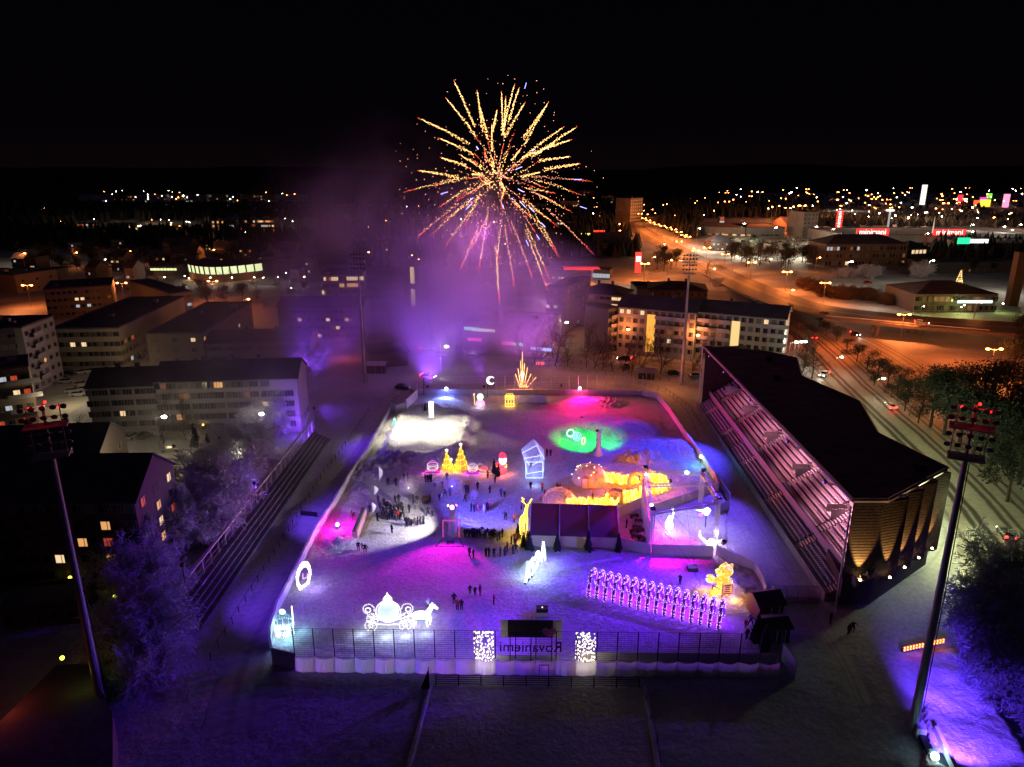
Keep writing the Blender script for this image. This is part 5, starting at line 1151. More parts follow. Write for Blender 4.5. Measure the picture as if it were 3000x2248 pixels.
# ------------------------------------------------------------------ people
def skin_body(joints, edges, radii, name):
    me = bpy.data.meshes.new(name); me.from_pydata(joints, edges, []); o = bpy.data.objects.new(name, me); sc.collection.objects.link(o)
    m = o.modifiers.new('skin', 'SKIN'); me.skin_vertices[0].data[0].use_root = True
    for i, r in enumerate(radii): me.skin_vertices[0].data[i].radius = (r, r * .85)
    s = o.modifiers.new('sub', 'SUBSURF'); s.levels = 1; s.render_levels = 1
    dg = bpy.context.evaluated_depsgraph_get(); ev = o.evaluated_get(dg); out = bpy.data.meshes.new_from_object(ev); bpy.data.objects.remove(o); bpy.data.meshes.remove(me); out.name = name
    return out
def pose(kind):
    # pelvis, chest, neck, head, top, arms (shoulder, elbow, hand), legs (hip, knee, ankle, toe)
    lean, st, ar = {'stand': (0, .10, 0), 'walk': (.06, .28, 1), 'phone': (0, .10, 2), 'wide': (0, .2, 3)}[kind]
    J = [(0, 0, .95), (0, -lean, 1.25), (0, -lean, 1.47), (0, -lean - .03, 1.58), (0, -lean - .03, 1.70)]; Rr = [.17, .19, .07, .105, .09]; E = [(0, 1), (1, 2), (2, 3), (3, 4)]
    for s in (-1, 1):
        b = len(J); J.append((s * .20, -lean, 1.40)); Rr.append(.085); E.append((1, b))
        if ar == 2: J += [(s * .27, -.12, 1.17), (s * .10, -.34, 1.38)]
        elif ar == 3: J += [(s * .40, -.05, 1.20), (s * .50, -.12, 1.02)]
        elif ar == 1: J += [(s * .27, s * .14, 1.14), (s * .26, s * .24 - .1, .93)]
        else: J += [(s * .28, .02, 1.14), (s * .27, -.10, .90)]
        Rr += [.07, .055]; E += [(b, b + 1), (b + 1, b + 2)]
    for s in (-1, 1):
        b = len(J); y = s * st if kind == 'walk' else 0; x = s * (.10 if kind != 'wide' else .16)
        J += [(x, 0, .88), (x, y * .5 - .03, .48), (x, y, .09), (x, y - .17, .05)]; Rr += [.12, .085, .065, .055]; E += [(0, b), (b, b + 1), (b + 1, b + 2), (b + 2, b + 3)]
    return skin_body(J, E, Rr, 'person_' + kind)
M_SKIN = mat('skin_face', (.5, .3, .22), .6); BODY = {}
for k in ('stand', 'walk', 'phone', 'wide'):
    me = pose(k); 
    for _ in range(3): me.materials.append(M_SKIN)
    for p in me.polygons:
        z = p.center.z; p.material_index = 0 if z < .82 else (1 if z < 1.50 else (1 if (p.center.y > -.05 or z > 1.66) else 2)); p.use_smooth = True
    BODY[k] = me
COATS = {'black': (.012, .012, .016), 'navy': (.02, .025, .05), 'grey': (.06, .06, .07), 'red': (.35, .02, .03), 'white': (.6, .6, .62), 'blue': (.05, .09, .25), 'pink': (.5, .1, .22), 'brown': (.07, .04, .03), 'orange': (.5, .18, .04)}
def coat(c): return mat('cloth_' + c, COATS[c], .85)
pr = random.Random(21); NP = [0]
def person(px, py, k='stand', c='black', label=None, group=None, leg='black', rz=None, s=None, onfield=True):
    NP[0] += 1; p = F(px, py) if onfield else P(px, py)
    o = bpy.data.objects.new('person', BODY[k]); sc.collection.objects.link(o); o.location = p; o.rotation_euler = (0, 0, pr.uniform(-3.1, 3.1) if rz is None else R(rz)); q = (s or pr.uniform(.95, 1.06)); o.scale = (q * 1.2, q * 1.2, q * 1.06)
    for i, m in enumerate((coat(leg), coat(c), M_SKIN)): o.material_slots[i].link = 'OBJECT'; o.material_slots[i].material = m
    return tag(o, label, 'person', group)
def z(ox, oy, sc_): return lambda x, y: (ox + x / sc_, oy + y / sc_)
zA = z(1050, 1420, 7.373); zB = z(1130, 1280, 5.53); zC = z(1350, 1450, 6.633); zD = z(750, 1500, 2.949); zE = z(1450, 1500, 2.328); zF = z(1450, 1050, 2.949); zG = z(2300, 1550, 2.376)
# crowd on the left, walking away from the bright beam
gL = 'dark clad people in the left crowd'
for i, (x, y) in enumerate([(430, 395), (640, 540), (655, 760), (735, 670), (795, 400), (870, 405), (850, 565), (895, 560), (800, 780), (910, 765), (650, 750), (620, 745), (850, 560), (560, 470), (600, 530), (700, 600), (745, 690), (690, 660), (780, 620), (930, 560), (830, 700), (960, 640), (540, 640), (470, 560), (1100, 610), (1040, 900), (1080, 905)]):
    person(*zA(x, y), pr.choice(['stand', 'walk', 'stand']), pr.choice(['black', 'navy', 'black']), 'person in dark winter clothes in the dense crowd right of the bar counter', gL)
for x, y, k, c, lb, kw in ((410, 790, 'stand', 'black', 'person in black standing closest to the bar counter end', {}), (250, 600, 'stand', 'grey', 'person in grey with pale trousers beside the cream feather flag', dict(leg='grey')), (725, 1055, 'stand', 'black', 'lone person in black casting a long shadow below the left crowd', {}), (868, 765, 'stand', 'red', 'person with a bright red jacket in the left crowd', {}),
    (990, 790, 'stand', 'grey', 'person in a grey hood alone between the crowd and the beam', {}), (1150, 900, 'stand', 'navy', 'child in a pink cap beside the pair in the beam', dict(s=.8)), (1225, 905, 'wide', 'brown', 'person in brown carrying a bag in the bright beam', {}), (1285, 880, 'stand', 'black', 'taller person in black behind the one in brown', {}), (1345, 870, 'stand', 'navy', 'left one of two hugging people in the bright beam', {}), (1410, 860, 'wide', 'grey', 'right one of two hugging people in a pale backed coat', {}),
    (1500, 670, 'walk', 'black', 'adult walking with a child left of the magenta column', {}), (1612, 695, 'stand', 'navy', 'child holding an adult by the hand left of the magenta column', dict(s=.75)), (1190, 405, 'wide', 'black', 'person leaning on a pushed sledge under the clear ball', {}), (1262, 412, 'stand', 'navy', 'person in navy beside the one leaning on a sledge', {})):
    person(*zA(x, y), k, c, lb, **kw)
for x, y in ((1410, 425), (1445, 430), (1480, 425), (1510, 420)): person(*zA(x, y), 'stand', 'brown', 'person in a tight row of four between clear balls and column', 'row of four people left of the magenta column')
person(*zA(1545, 395), 'stand', 'black', 'person in a wide hat at the right end of the row of four'); person(*zA(1752, 340), 'walk', 'navy', 'person striding below the largest clear ball', s=.85); person(*zA(1880, 255), 'walk', 'blue', 'person in blue passing below the largest clear ball'); person(*zA(1985, 255), 'stand', 'navy', 'person standing right under the largest clear ball')
# around the golden trees
for x, y, k, c, lb, kw in ((40, 790, 'stand', 'black', 'leftmost person standing by the tilled snow', {}), (165, 790, 'stand', 'black', 'person in black left of the large clear ball', {}), (300, 722, 'stand', 'black', 'left one of the pair behind the large clear ball', {}), (362, 712, 'stand', 'black', 'right one of the pair behind the large clear ball', {}),
    (795, 815, 'phone', 'white', 'person in a white jacket beside the medium clear ball', {}), (925, 842, 'phone', 'navy', 'person in navy raising both arms between two clear balls', {}), (995, 700, 'stand', 'black', 'person partly hidden behind the largest clear ball', {}), (1300, 902, 'stand', 'navy', 'left one of a couple right of the largest clear ball', {}), (1335, 918, 'stand', 'navy', 'right one of a couple right of the largest clear ball', {}),
    (1490, 862, 'stand', 'black', 'lone person above the smallest clear ball', {}), (1655, 676, 'wide', 'red', 'person in dark red photographing the glowing sleigh', {}), (1775, 748, 'wide', 'black', 'person standing with legs apart before the red capped figure', {}), (1690, 918, 'wide', 'navy', 'person in front of a red tent like sled in the middle', {}), (1280, 1052, 'walk', 'navy', 'person walking away left of the smallest clear ball', {}), (1868, 975, 'stand', 'blue', 'person in blue at the left of a crouching pair', {}), (1922, 980, 'wide', 'black', 'crouching person beside the one in blue', dict(s=.75))):
    person(*zB(x, y), k, c, lb, **kw)
for x, y in ((640, 735), (676, 745), (712, 745), (743, 735)): person(*zB(x, y), 'stand', 'black', 'person in the dark group of four below the magenta bauble', 'group of four people below the magenta bauble')
# row above the queue
for x, y in ((205, 325), (262, 337), (512, 300)): person(*zC(x, y), 'stand', 'navy', 'person in navy in the loose row right of the magenta column', 'loose row right of the magenta column')
person(*zC(330, 330), 'wide', 'pink', 'child in pink trousers in the loose row right of the magenta column', leg='pink', s=.85); person(*zC(450, 362), 'stand', 'white', 'person all in white in the loose row right of the magenta column', leg='white'); person(*zC(562, 290), 'wide', 'pink', 'person in a pink jacket pushing a sledge in the loose row')
gQ = 'long queue of dark people left of the yellow reindeer'
for x, y in ((85, 832), (130, 833), (188, 840), (222, 830), (282, 830), (322, 832), (372, 830), (418, 790), (478, 850), (520, 820), (570, 850), (612, 840), (655, 852), (705, 890), (752, 872), (640, 830), (160, 832), (250, 830)):
    person(*zC(x, y), pr.choice(['stand', 'stand', 'wide']), pr.choice(['black', 'navy', 'black']), 'dark silhouetted person in the long queue left of the yellow reindeer', gQ)
person(*zC(430, 835), 'stand', 'white', 'person in a white jacket within the long queue'); person(*zC(810, 827), 'stand', 'black', 'person at the right end of the long queue')
for x, y, k, c, lb, kw in ((867, 487, 'wide', 'black', 'tall person in black standing alone left of the yellow reindeer', {}), (1030, 537, 'stand', 'pink', 'person in a pale pink jacket beside the yellow reindeer', {}), (1182, 285, 'stand', 'pink', 'person in a pink hooded coat behind the yellow reindeer', {}), (1245, 287, 'stand', 'black', 'person with a pale cap behind the yellow reindeer', {}),
    (175, 1217, 'walk', 'navy', 'left one of a pair walking over the magenta light', {}), (245, 1225, 'stand', 'navy', 'right one of a pair walking over the magenta light', {}), (550, 1207, 'stand', 'navy', 'second person of the lower row, close beside the first', {}), (490, 1200, 'wide', 'black', 'person with a raised child at the left of the lower row', {}), (645, 1217, 'phone', 'navy', 'third person of the lower row, holding up a phone', {}), (770, 1202, 'stand', 'navy', 'fourth person of the lower row, wearing a long coat', {}), (862, 1192, 'stand', 'black', 'fifth person of the lower row, standing very upright', {}),
    (905, 1100, 'stand', 'red', 'person in dark red behind the lower row', {}), (1015, 1152, 'stand', 'black', 'person in black at the right end of the lower row', {}), (1070, 1142, 'walk', 'navy', 'person turned towards the marquee at the far right of the lower row', {}), (1045, 932, 'stand', 'red', 'person with a red scarf by the snow edge near the marquee corner', {}), (985, 962, 'stand', 'black', 'person in a pointed hood by the orange lit snow', {}), (1062, 1005, 'stand', 'navy', 'person between the snow edge and the lower row', {})):
    person(*zC(x, y), k, c, lb, **kw)
# near part of the field
for x, y, k, c, lb, kw in ((1490, 840, 'phone', 'white', 'person in a white jacket taking a picture behind the glowing horse', {}), (1712, 797, 'stand', 'black', 'person in black at the left of the near trio', {}), (1740, 850, 'phone', 'red', 'person in dark red at the middle of the near trio', {}), (1776, 852, 'stand', 'black', 'person in black at the right of the near trio', {}), (1850, 711, 'stand', 'brown', 'short person at the left of the far trio', dict(s=.85)), (1893, 719, 'stand', 'navy', 'short person at the middle of the far trio', dict(s=.8)), (1936, 724, 'stand', 'brown', 'tall person in a long coat at the right of the far trio', dict(s=1.1, leg='red')), (2057, 800, 'stand', 'red', 'lone person in a dark red coat left of the letter sculpture path', {}),
    (887, 336, 'stand', 'black', 'left one of three people below the bar counter', {}), (919, 322, 'stand', 'navy', 'small child between two people below the bar counter', dict(s=.7)), (945, 362, 'wide', 'black', 'person with bright red trousers below the bar counter', dict(leg='pink'))):
    person(*zD(x, y), k, c, lb, **kw)
person(*zE(1262, 495), 'phone', 'navy', 'person taking a picture between the arches and the bear'); person(*zE(1742, 776), 'walk', 'black', 'person walking beside the red hut'); person(*zE(1708, 792), 'stand', 'red', 'short person in red by the near right corner', s=.75); person(*zE(1717, 872), 'stand', 'black', 'person in black behind the right end of the near net fence'); person(*zE(1985, 832), 'walk', 'black', 'person walking past the second hut outside the field', onfield=False); person(*zE(897, 110), 'stand', 'black', 'lone person between marquee and truss yard')
for x, y, k, c, lb, kw in ((448, 846, 'stand', 'navy', 'left one of the pair right of the frame tunnel', {}), (480, 846, 'stand', 'navy', 'right one of the pair right of the frame tunnel', {}), (308, 1132, 'stand', 'black', 'person at the mouth of the frame tunnel', {}), (408, 1146, 'stand', 'orange', 'person with an orange jacket right of the frame tunnel mouth', {}), (392, 1226, 'stand', 'pink', 'small child in pale pink above the marquee corner', dict(s=.75)), (430, 1202, 'stand', 'black', 'parent in black next to the small child in pale pink', {}), (537, 1150, 'stand', 'black', 'left one of the pair behind the transparent dome', {}), (559, 1150, 'stand', 'navy', 'right one of the pair behind the transparent dome', {}), (845, 1197, 'stand', 'orange', 'person with an orange vest between the two domes and the hedge', {}), (642, 1180, 'stand', 'red', 'person all in red behind the transparent dome', dict(leg='red')), (960, 1225, 'stand', 'orange', 'small figure in orange between the ice gates', dict(s=.8))):
    person(*zF(x, y), k, c, lb, **kw)
for x, y, k, lb in ((312, 660, 'stand', 'lone person standing below the grandstand corner in the dark'), (440, 735, 'stand', 'left one of the dark pair on the path by the right mast'), (466, 722, 'wide', 'right one of the dark pair on the path by the right mast'), (6, 725, 'walk', 'person walking in the dark right of the huts')):
    person(*zG(x, y), k, 'black', lb, onfield=False)
for (px, py) in ((2225, 1370), (2236, 1392), (2243, 1378)): person(px, py, 'stand', 'navy', 'spectator standing among the lower seats of the grandstand', 'spectators by the lower seats', onfield=False)

POWER['k'] = .5
# ------------------------------------------------------------------ cars
M_GLASS = mat('car_glass', (.01, .012, .015), .1); M_TYRE = mat('tyre', (.01, .01, .01), .9); M_RIM = mat('wheel_rim', (.3, .3, .3), .4, .6)
def car(p, rz, col, label, group=None, lit=0, snowy=False):
    t = thing('parked_car' if not lit else 'car', p, rz, label, 'car', group); cm = mat('car_paint_' + col, {'black': (.012, .012, .014), 'grey': (.12, .12, .13), 'white': (.65, .65, .66), 'red': (.35, .015, .015), 'silver': (.35, .35, .37), 'snowy': (.5, .5, .53)}[col], .3, .2)
    def loft(rows, m, name):
        g = MB(); n = len(rows[0]); vs = [v for r in rows for v in r]; fs = [(i * n + k, i * n + (k + 1) % n, (i + 1) * n + (k + 1) % n, (i + 1) * n + k) for i in range(len(rows) - 1) for k in range(n)]; fs += [tuple(range(n))[::-1], tuple(range((len(rows) - 1) * n, len(rows) * n))]; g.add(vs, fs); return g.build(name, m, t, smooth=False)
    if ('car', col) not in PROTO:
        rows = [[(x, s_ * w_, z0), (x, s_ * w_, z1), (x, s_ * (w_ - .12), z2), (x, -s_ * (w_ - .12), z2), (x, -s_ * w_, z1), (x, -s_ * w_, z0)] for s_ in (1,) for x, w_, z0, z1, z2 in ((-2.2, .75, .35, .6, .72), (-2.1, .86, .25, .75, .92), (-1.2, .9, .22, .85, 1.0), (.8, .9, .22, .85, .98), (1.9, .86, .25, .7, .82), (2.2, .72, .35, .5, .6))]
        body = loft(rows, cm, 'body')
        rows = [[(x, .78 * k, .95), (x2, .62 * k, 1.45 * h), (x2, -.62 * k, 1.45 * h), (x, -.78 * k, .95)] for x, x2, k, h in ((-1.75, -1.35, 1, .99), (.95, .25, 1, 1))]; cab = loft(rows, M_GLASS, 'window')
        rf = MB().box(-.55, 0, 1.42, 1.75, 1.22, .06).build('roof', cm, t); w0 = MB().tube((0, -.11, 0), (0, .11, 0), .33, n=12); w0.cur = 0; rm = MB().tube((0, -.12, 0), (0, .12, 0), .18, n=8); ws = []
        for x in (-1.35, 1.35):
            for y in (-.8, .8): w = MB().add(w0.v, w0.f).build('wheel', M_TYRE, t, loc=(x, y, .33)); MB().add(rm.v, rm.f).build('rim', M_RIM, w)
        for y in (-.6, .6):
            MB().box(2.14, y, .52, .12, .34, .16).build('headlight', mat('headlight_off', (.5, .5, .5), .2) , t); MB().box(-2.17, y, .62, .1, .36, .16).build('tail_light', mat('tail_off', (.25, .01, .01), .3), t)
        PROTO[('car', col)] = list(KID[t.name])
    else:
        for ch in PROTO[('car', col)]: dup(ch, parent=t)
        for ch in KID[t.name]:
            if ch.name.startswith('tail_light'): ch.material_slots[0].link = 'DATA'; ch.scale = (1, 1, 1); ch.location = (0, 0, 0)
            if ch.name.startswith('headlight'): ch.material_slots[0].link = 'DATA'
    if lit:
        for ch in KID[t.name]:
            if ch.name.startswith('tail_light'): ch.material_slots[0].link = 'OBJECT'; ch.material_slots[0].material = glow('tail_lit', (1, .02, .02), 14); ch.scale = (1.6, 1.3, 2.2); ch.location = (1.2, 0, -.6)
            if ch.name.startswith('headlight'): ch.material_slots[0].link = 'OBJECT'; ch.material_slots[0].material = glow('head_lit', (1, .95, .8), 20)
        d = Vector((math.cos(rz), math.sin(rz), 0))
        if lit & 1: lamp('POINT', p - d * 3.0 + Vector((0, 0, .9)), (1, .05, .03), 90, rad=.2)
        if lit & 2: lamp('SPOT', p + d * 2.6 + Vector((0, 0, .8)), (1, .9, .7), 900, p + d * 14, ang=70, blend=.6, rad=.1)
    return t
PROTO = {}
def dirc(a, b): v = P(*b) - P(*a); return math.atan2(v.y, v.x)
av = dirc((2700, 1310), (2600, 1210)); 
car(P(2946, 1572), dirc((2985, 1610), (2880, 1480)), 'black', 'black car with glowing tail lights on the avenue at the right edge', lit=1)
car(P(2608, 1195), dirc((2640, 1235), (2560, 1150)), 'white', 'pale car with red tail lights in the middle of the avenue', lit=3)
car(P(2414, 1102), dirc((2400, 1110), (2440, 1085)) + math.pi, 'white', 'white car with lit headlights turning out beside the grandstand', lit=2)
car(P(2380, 993), dirc((2420, 1025), (2340, 965)), 'red', 'dark car with bright red lamps at the far bend of the avenue', lit=1)
car(P(2506, 983), dirc((2430, 950), (2520, 990)), 'grey', 'car with two bright headlights on the ramp under the bridge', lit=2)
car(P(2700, 950, 7.0) , dirc((2600, 938), (2800, 955)), 'silver', 'silver car crossing the road bridge', lit=2)
car(P(1945, 716), dirc((1990, 745), (1925, 705)) + math.pi, 'white', 'car with bright headlights on the orange highway', lit=2)
car(P(1977, 710), dirc((1990, 735), (1930, 690)), 'red', 'car with red tail lights on the orange highway', lit=1)
car(P(1992, 765), dirc((1960, 740), (2020, 790)), 'white', 'car with paired headlights behind the far mast', lit=2)
car(P(1828, 1055), dirc((1700, 1045), (1900, 1060)) + math.pi, 'black', 'dark car with a red tail light on the street in front of the long block', lit=1)
car(P(1836, 1076), 1.4, 'black', 'dark car standing below the moving one in the tree row'); car(P(1975, 1098), 0.1, 'black', 'dark rounded car left of the mast foot'); car(P(2040, 1106), 0.1, 'grey', 'grey car behind the far end of the grandstand')
gp = 'cars parked in the lit yard below the white block'
for i, (x, y, c, lb) in enumerate(((352, 1282, 'black', 'black car, left one of the three parked at the white block'), (390, 1284, 'snowy', 'snow covered pale car, middle one of the three parked at the white block'), (426, 1282, 'grey', 'grey car, right one of the three parked at the white block'), (502, 1322, 'silver', 'silver car alone in the lit yard in front of the white block'))):
    car(P(x, y), R(75) if i < 3 else R(8), c, lb, gp)
rr = random.Random(5)
for i, (x, y) in enumerate(((178, 1108), (205, 1100), (235, 1096), (262, 1092), (196, 1122), (240, 1130), (215, 1150), (232, 1160), (250, 1145), (310, 1088))): car(P(x, y), R(20 + rr.uniform(-6, 6)), rr.choice(['black', 'snowy', 'grey', 'silver']), 'snow dusted car parked in the courtyard between the left blocks', 'cars parked in the left courtyard')
car(P(412, 1050), dirc((400, 1060), (440, 1030)), 'black', 'dark car on the lit lane between two left blocks')
for i, (x, y, c, lb) in enumerate(((1618, 952, 'white', 'snow white car by the lamp behind the violet shop block'), (1694, 958, 'black', 'dark car under the four storey block'), (1702, 942, 'black', 'dark van like car beside the entrance of the four storey block'), (1765, 962, 'grey', 'grey car beside the left wing of the long block'), (1180, 1140, 'black', 'dark vehicle left of the far floodlight'), (1255, 1108, 'black', 'dark vehicle with tiny lamps behind the far left wall'), (1290, 1045, 'black', 'large dark car in the smoke behind the far wall'), (1390, 1045, 'black', 'dark car in the smoke below the shop signs'), (1432, 1040, 'grey', 'grey car in the smoke below the shop signs'), (1250, 1025, 'white', 'pale car with headlights by the low service building'))):
    car(P(x, y), rr.uniform(-.3, .3), c, lb, lit=2 if i in (5, 9) else 0)
for i in range(22): car(P(2060 + rr.random() * 320, 690 + rr.random() * 34), rr.uniform(-.2, .2), rr.choice(['black', 'snowy', 'grey', 'silver']), 'small car on the far bright retail parking lot', 'cars on the far retail parking lot')
car(P(2542, 831), .1, 'red', 'dark red car on the far bright plaza')
POWER['k'] = .42
# ------------------------------------------------------------------ buildings
M_WIN = mat('window_dark', (.015, .015, .025), .15); W_LIT = [glow('window_warm', (1, .48, .16), .8), glow('window_cream', (1, .70, .38), 1.0), glow('window_dim', (1, .35, .12), .16), glow('window_red', (1, .12, .04), .45), glow('window_cool', (.8, .9, 1), .5)]
wallm = lambda n, c: mat('render_' + n, c, .85, var=.2, vscale=.15, bump=.15, bscale=.8)
W_PALE = wallm('pale', (.36, .33, .33)); W_CREAM = wallm('cream', (.26, .21, .17)); W_DARK = wallm('dark', (.10, .08, .08)); W_BRICK = wallm('brick', (.16, .09, .06)); W_WHITE = wallm('white', (.36, .33, .31)); W_GREY = wallm('grey', (.22, .21, .22))
br = random.Random(99); M_WFR = mat('window_frame', (.20, .19, .19), .6); WDK = [M_WIN, M_WIN, mat('window_curtain', (.07, .06, .055), .5), mat('window_blind', (.14, .13, .12), .6)]
def building(label, c0, c1, H, depth, floors, n, wm, roof='gable', rise=2.2, litp=.08, lit=None, side=0, ww=1.5, wh=1.3, top=.9, h0=0.0, name='apartment_block', rm=None, sidelit=.08, base_z=0.0, over=.5, bands=0, balc=None, cat='building', chim=1, group=None, litm=None):
    a, b = P(*c0, H + base_z), P(*c1, H + base_z); d = b - a; L = d.length; rz = math.atan2(d.y, d.x)
    t = thing(name, (a.x, a.y, base_z), rz, label, cat, group); g = MB().box(L / 2, depth / 2, 0, L, depth, H)
    if roof == 'gable' and rise: g.add([(0, 0, H), (0, depth, H), (0, depth / 2, H + rise), (L, 0, H), (L, depth, H), (L, depth / 2, H + rise)], [(0, 2, 1), (3, 4, 5)])
    g.build('wall', wm, t); o = over; rm = rm or M_ROOF; g = MB()
    if roof == 'gable':
        for s_ in (0, 1):
            y = -o if s_ == 0 else depth + o; zz = H - o * rise / (depth / 2) + .02; yr = depth / 2; zr = H + rise + .02
            g.add([(-o, y, zz), (L + o, y, zz), (L + o, yr, zr), (-o, yr, zr), (-o, y, zz + .25), (L + o, y, zz + .25), (L + o, yr, zr + .25), (-o, yr, zr + .25)], [(0, 1, 2, 3), (4, 7, 6, 5), (0, 4, 5, 1), (0, 3, 7, 4), (1, 5, 6, 2)])
    elif roof == 'hip':
        i = min(depth / 2, L / 2 - .5); z = H + .02; g.add([(-o, -o, z), (L + o, -o, z), (L + o, depth + o, z), (-o, depth + o, z), (i, depth / 2, z + rise), (L - i, depth / 2, z + rise)], [(0, 1, 5, 4), (2, 3, 4, 5), (1, 2, 5), (3, 0, 4), (3, 2, 1, 0)])
    else:
        g.box(L / 2, depth / 2, H + .01, L + .2, depth + .2, .12)
        for x, y, sx_, sy_ in ((L / 2, -.05, L + .3, .3), (L / 2, depth + .05, L + .3, .3), (-.05, depth / 2, .3, depth), (L + .05, depth / 2, .3, depth)): g.box(x, y, H + .13, sx_, sy_, .4)
    rf = g.build('roof', rm, t)
    if roof == 'flat' and H > 8 and L > 8:
        for k in range(3): MB().box(L * br.uniform(.15, .85), depth * br.uniform(.2, .8), H + .13, br.uniform(.8, 2.6), br.uniform(.8, 2.0), br.uniform(.6, 1.5)).build('roof_vent', M_BLACK if k % 2 else M_GREYMETAL, rf)
    if chim:
        for k in range(chim): MB().box(L * (.2 + .6 * (k + .5) / chim), depth * .5, H + (rise if roof != 'flat' else 0) - .3, 1.0, .8, 1.5).build('chimney', M_BLACK, rf)
    fh_ = (H - h0 - .3) / floors; key = None; wins = []; lit = lit or {}
    W0 = MB().box(0, .02, .05, ww - .1, .04, wh - .1); W0.cur = 1; W0.box(-ww / 2 + .05, 0, 0, .1, .14, wh).box(ww / 2 - .05, 0, 0, .1, .14, wh).box(0, 0, 0, ww - .2, .14, .09).box(0, 0, wh - .09, ww - .2, .14, .09).box(ww * .16, 0, .09, .07, .12, wh - .18)
    def addw(x, y, z, rz_, lt, par=t):
        nonlocal key
        if key is None: key = MB().add(W0.v, W0.f).build('window', M_WIN, par, loc=(x, y, z), rz=rz_); o_ = key
        else: o_ = dup(key, loc=(x, y, z), rz=rz_)
        if lt is not None: o_.material_slots[0].link = 'OBJECT'; o_.material_slots[0].material = lt
        wins.append(o_)
    key = W0.build('window', (M_WIN, M_WFR), t, loc=(L * .5 / n if n else 1, -.05, h0 + top)); first = True
    for f in range(floors):
        for i in range(n):
            x = L * (i + .5) / n; 
            if bands and (i % bands == bands - 1): continue
            lt = litm if litm is not None else (br.choice(W_LIT) if br.random() < litp else None)
            if (f, i) in lit: lt = W_LIT[lit[(f, i)]] if lit[(f, i)] is not None else None
            if first: first = False; o_ = key; (setattr(o_.material_slots[0], 'link', 'OBJECT'), setattr(o_.material_slots[0], 'material', lt)) if lt else None; continue
            if len(wins) < 95:
                c = key.copy(); sc.collection.objects.link(c); KID[t.name].append(c); c.location = (x, -.05, h0 + top + f * fh_)
                c.material_slots[0].link = 'OBJECT'; c.material_slots[0].material = lt or br.choice(WDK); wins.append(c)
    if side:
        xs_ = L + .05 if side > 0 else -.05
        for f in range(floors):
            for i in range(abs(side)):
                if len(wins) >= 98: break
                c = key.copy(); sc.collection.objects.link(c); KID[t.name].append(c); c.location = (xs_, depth * (i + .5) / abs(side), h0 + top + f * fh_); c.rotation_euler = (0, 0, R(90))
                c.material_slots[0].link = 'OBJECT'; c.material_slots[0].material = (br.choice(W_LIT) if br.random() < sidelit else br.choice(WDK)); wins.append(c)
    if balc:
        for (x, w, f0, f1) in balc:
            for f in range(f0, f1): MB().box(x * L, -.75, h0 + f * fh_ + .2, w, 1.4, .15).box(x * L, -1.42, h0 + f * fh_ + .35, w, .06, 1.0).build('balcony', M_GREYMETAL, t)
    t['_L'] = L; return t, L, fh_
def dist2(a, b, z): return (P(*a, z) - P(*b, z)).length
# --- left side
building('long white five storey block with bands of windows behind the frosted trees', (454, 1119), (868, 1107), 13.4, 12, 5, 24, W_PALE, side=3, ww=2.2, wh=1.5, bands=6, lit={(1, 17): 0, (2, 18): 1, (1, 20): 1}, rise=3.0, h0=0.6, chim=3)
building('lower wing at the left end of the long white block', (253, 1137), (450, 1129), 12.2, 12, 4, 11, W_PALE, ww=2.2, wh=1.4, h0=1.6, bands=4, lit={(1, 5): 1}, litp=.0, rise=2.8, chim=2)
D2 = dist2((345, 963), (496, 872), 12.6)
building('pale corner office block with three window bands by the lit courtyard', (148, 966), (345, 963), 12.6, D2, 4, 12, W_PALE, 'flat', side=22, ww=1.9, wh=1.5, lit={(2, 3): 1, (2, 5): 1}, litp=.02, sidelit=.1, chim=0, name='office_block')
building('pale block beyond the corner office, seen along its long side', (497, 868), (500, 868.5), 12.6, 8, 3, 1, W_PALE, 'flat', chim=0) if False else None
building('farther pale block with a sloping row of lit windows', (500, 862), (560, 855), 12.6, 46, 4, 3, W_PALE, 'flat', side=16, ww=1.8, sidelit=.15, chim=0)
D3 = dist2((591, 978), (709, 888), 12.6)
building('square sided block with a plain pale end wall left of the violet smoke', (427, 980), (591, 978), 12.6, D3, 4, 3, W_CREAM, 'flat', side=14, ww=1.5, lit={(3, 2): 1}, litp=0, sidelit=.12, chim=0)
building('dark low long block behind the white five storey block', (602, 1006), (905, 1000), 9.5, 13, 3, 20, W_GREY, ww=1.6, lit={(0, 11): 3}, litp=0, rise=2.4, chim=2)
building('tall pale block with stacked balconies at the left edge', (63, 962), (155, 928), 18.5, 16, 6, 5, W_PALE, 'flat', side=-3, ww=1.5, balc=[(.3, 4.5, 1, 6)], chim=0, litp=.05)
building('dark tall block cut by the left edge of the picture', (-60, 975), (62, 962), 18.3, 14, 6, 5, W_DARK, 'flat', chim=0, litp=.05)
building('cream block with lit balconies low at the left edge', (-80, 1095), (82, 1075), 14.5, 12, 4, 5, W_CREAM, 'flat', litp=.25, balc=[(.85, 7, 1, 4)], chim=0)
building('dark roofed house with a steep brick gable above the near left block', (-90, 1345), (285, 1330), 7.0, 13, 2, 8, W_DARK, rise=4.0, litp=0, side=2, chim=2)
building('big dark block with a tall pale gable and scattered lit windows at lower left', (-110, 1472), (393, 1466), 14.5, 13, 5, 13, W_DARK, ww=1.5, wh=1.5, litp=0, lit={(3, 10): 0, (2, 8): 0, (2, 10): 3, (1, 6): 1, (1, 10): 0}, side=3, sidelit=.4, rise=4.4, h0=1.0, chim=1)
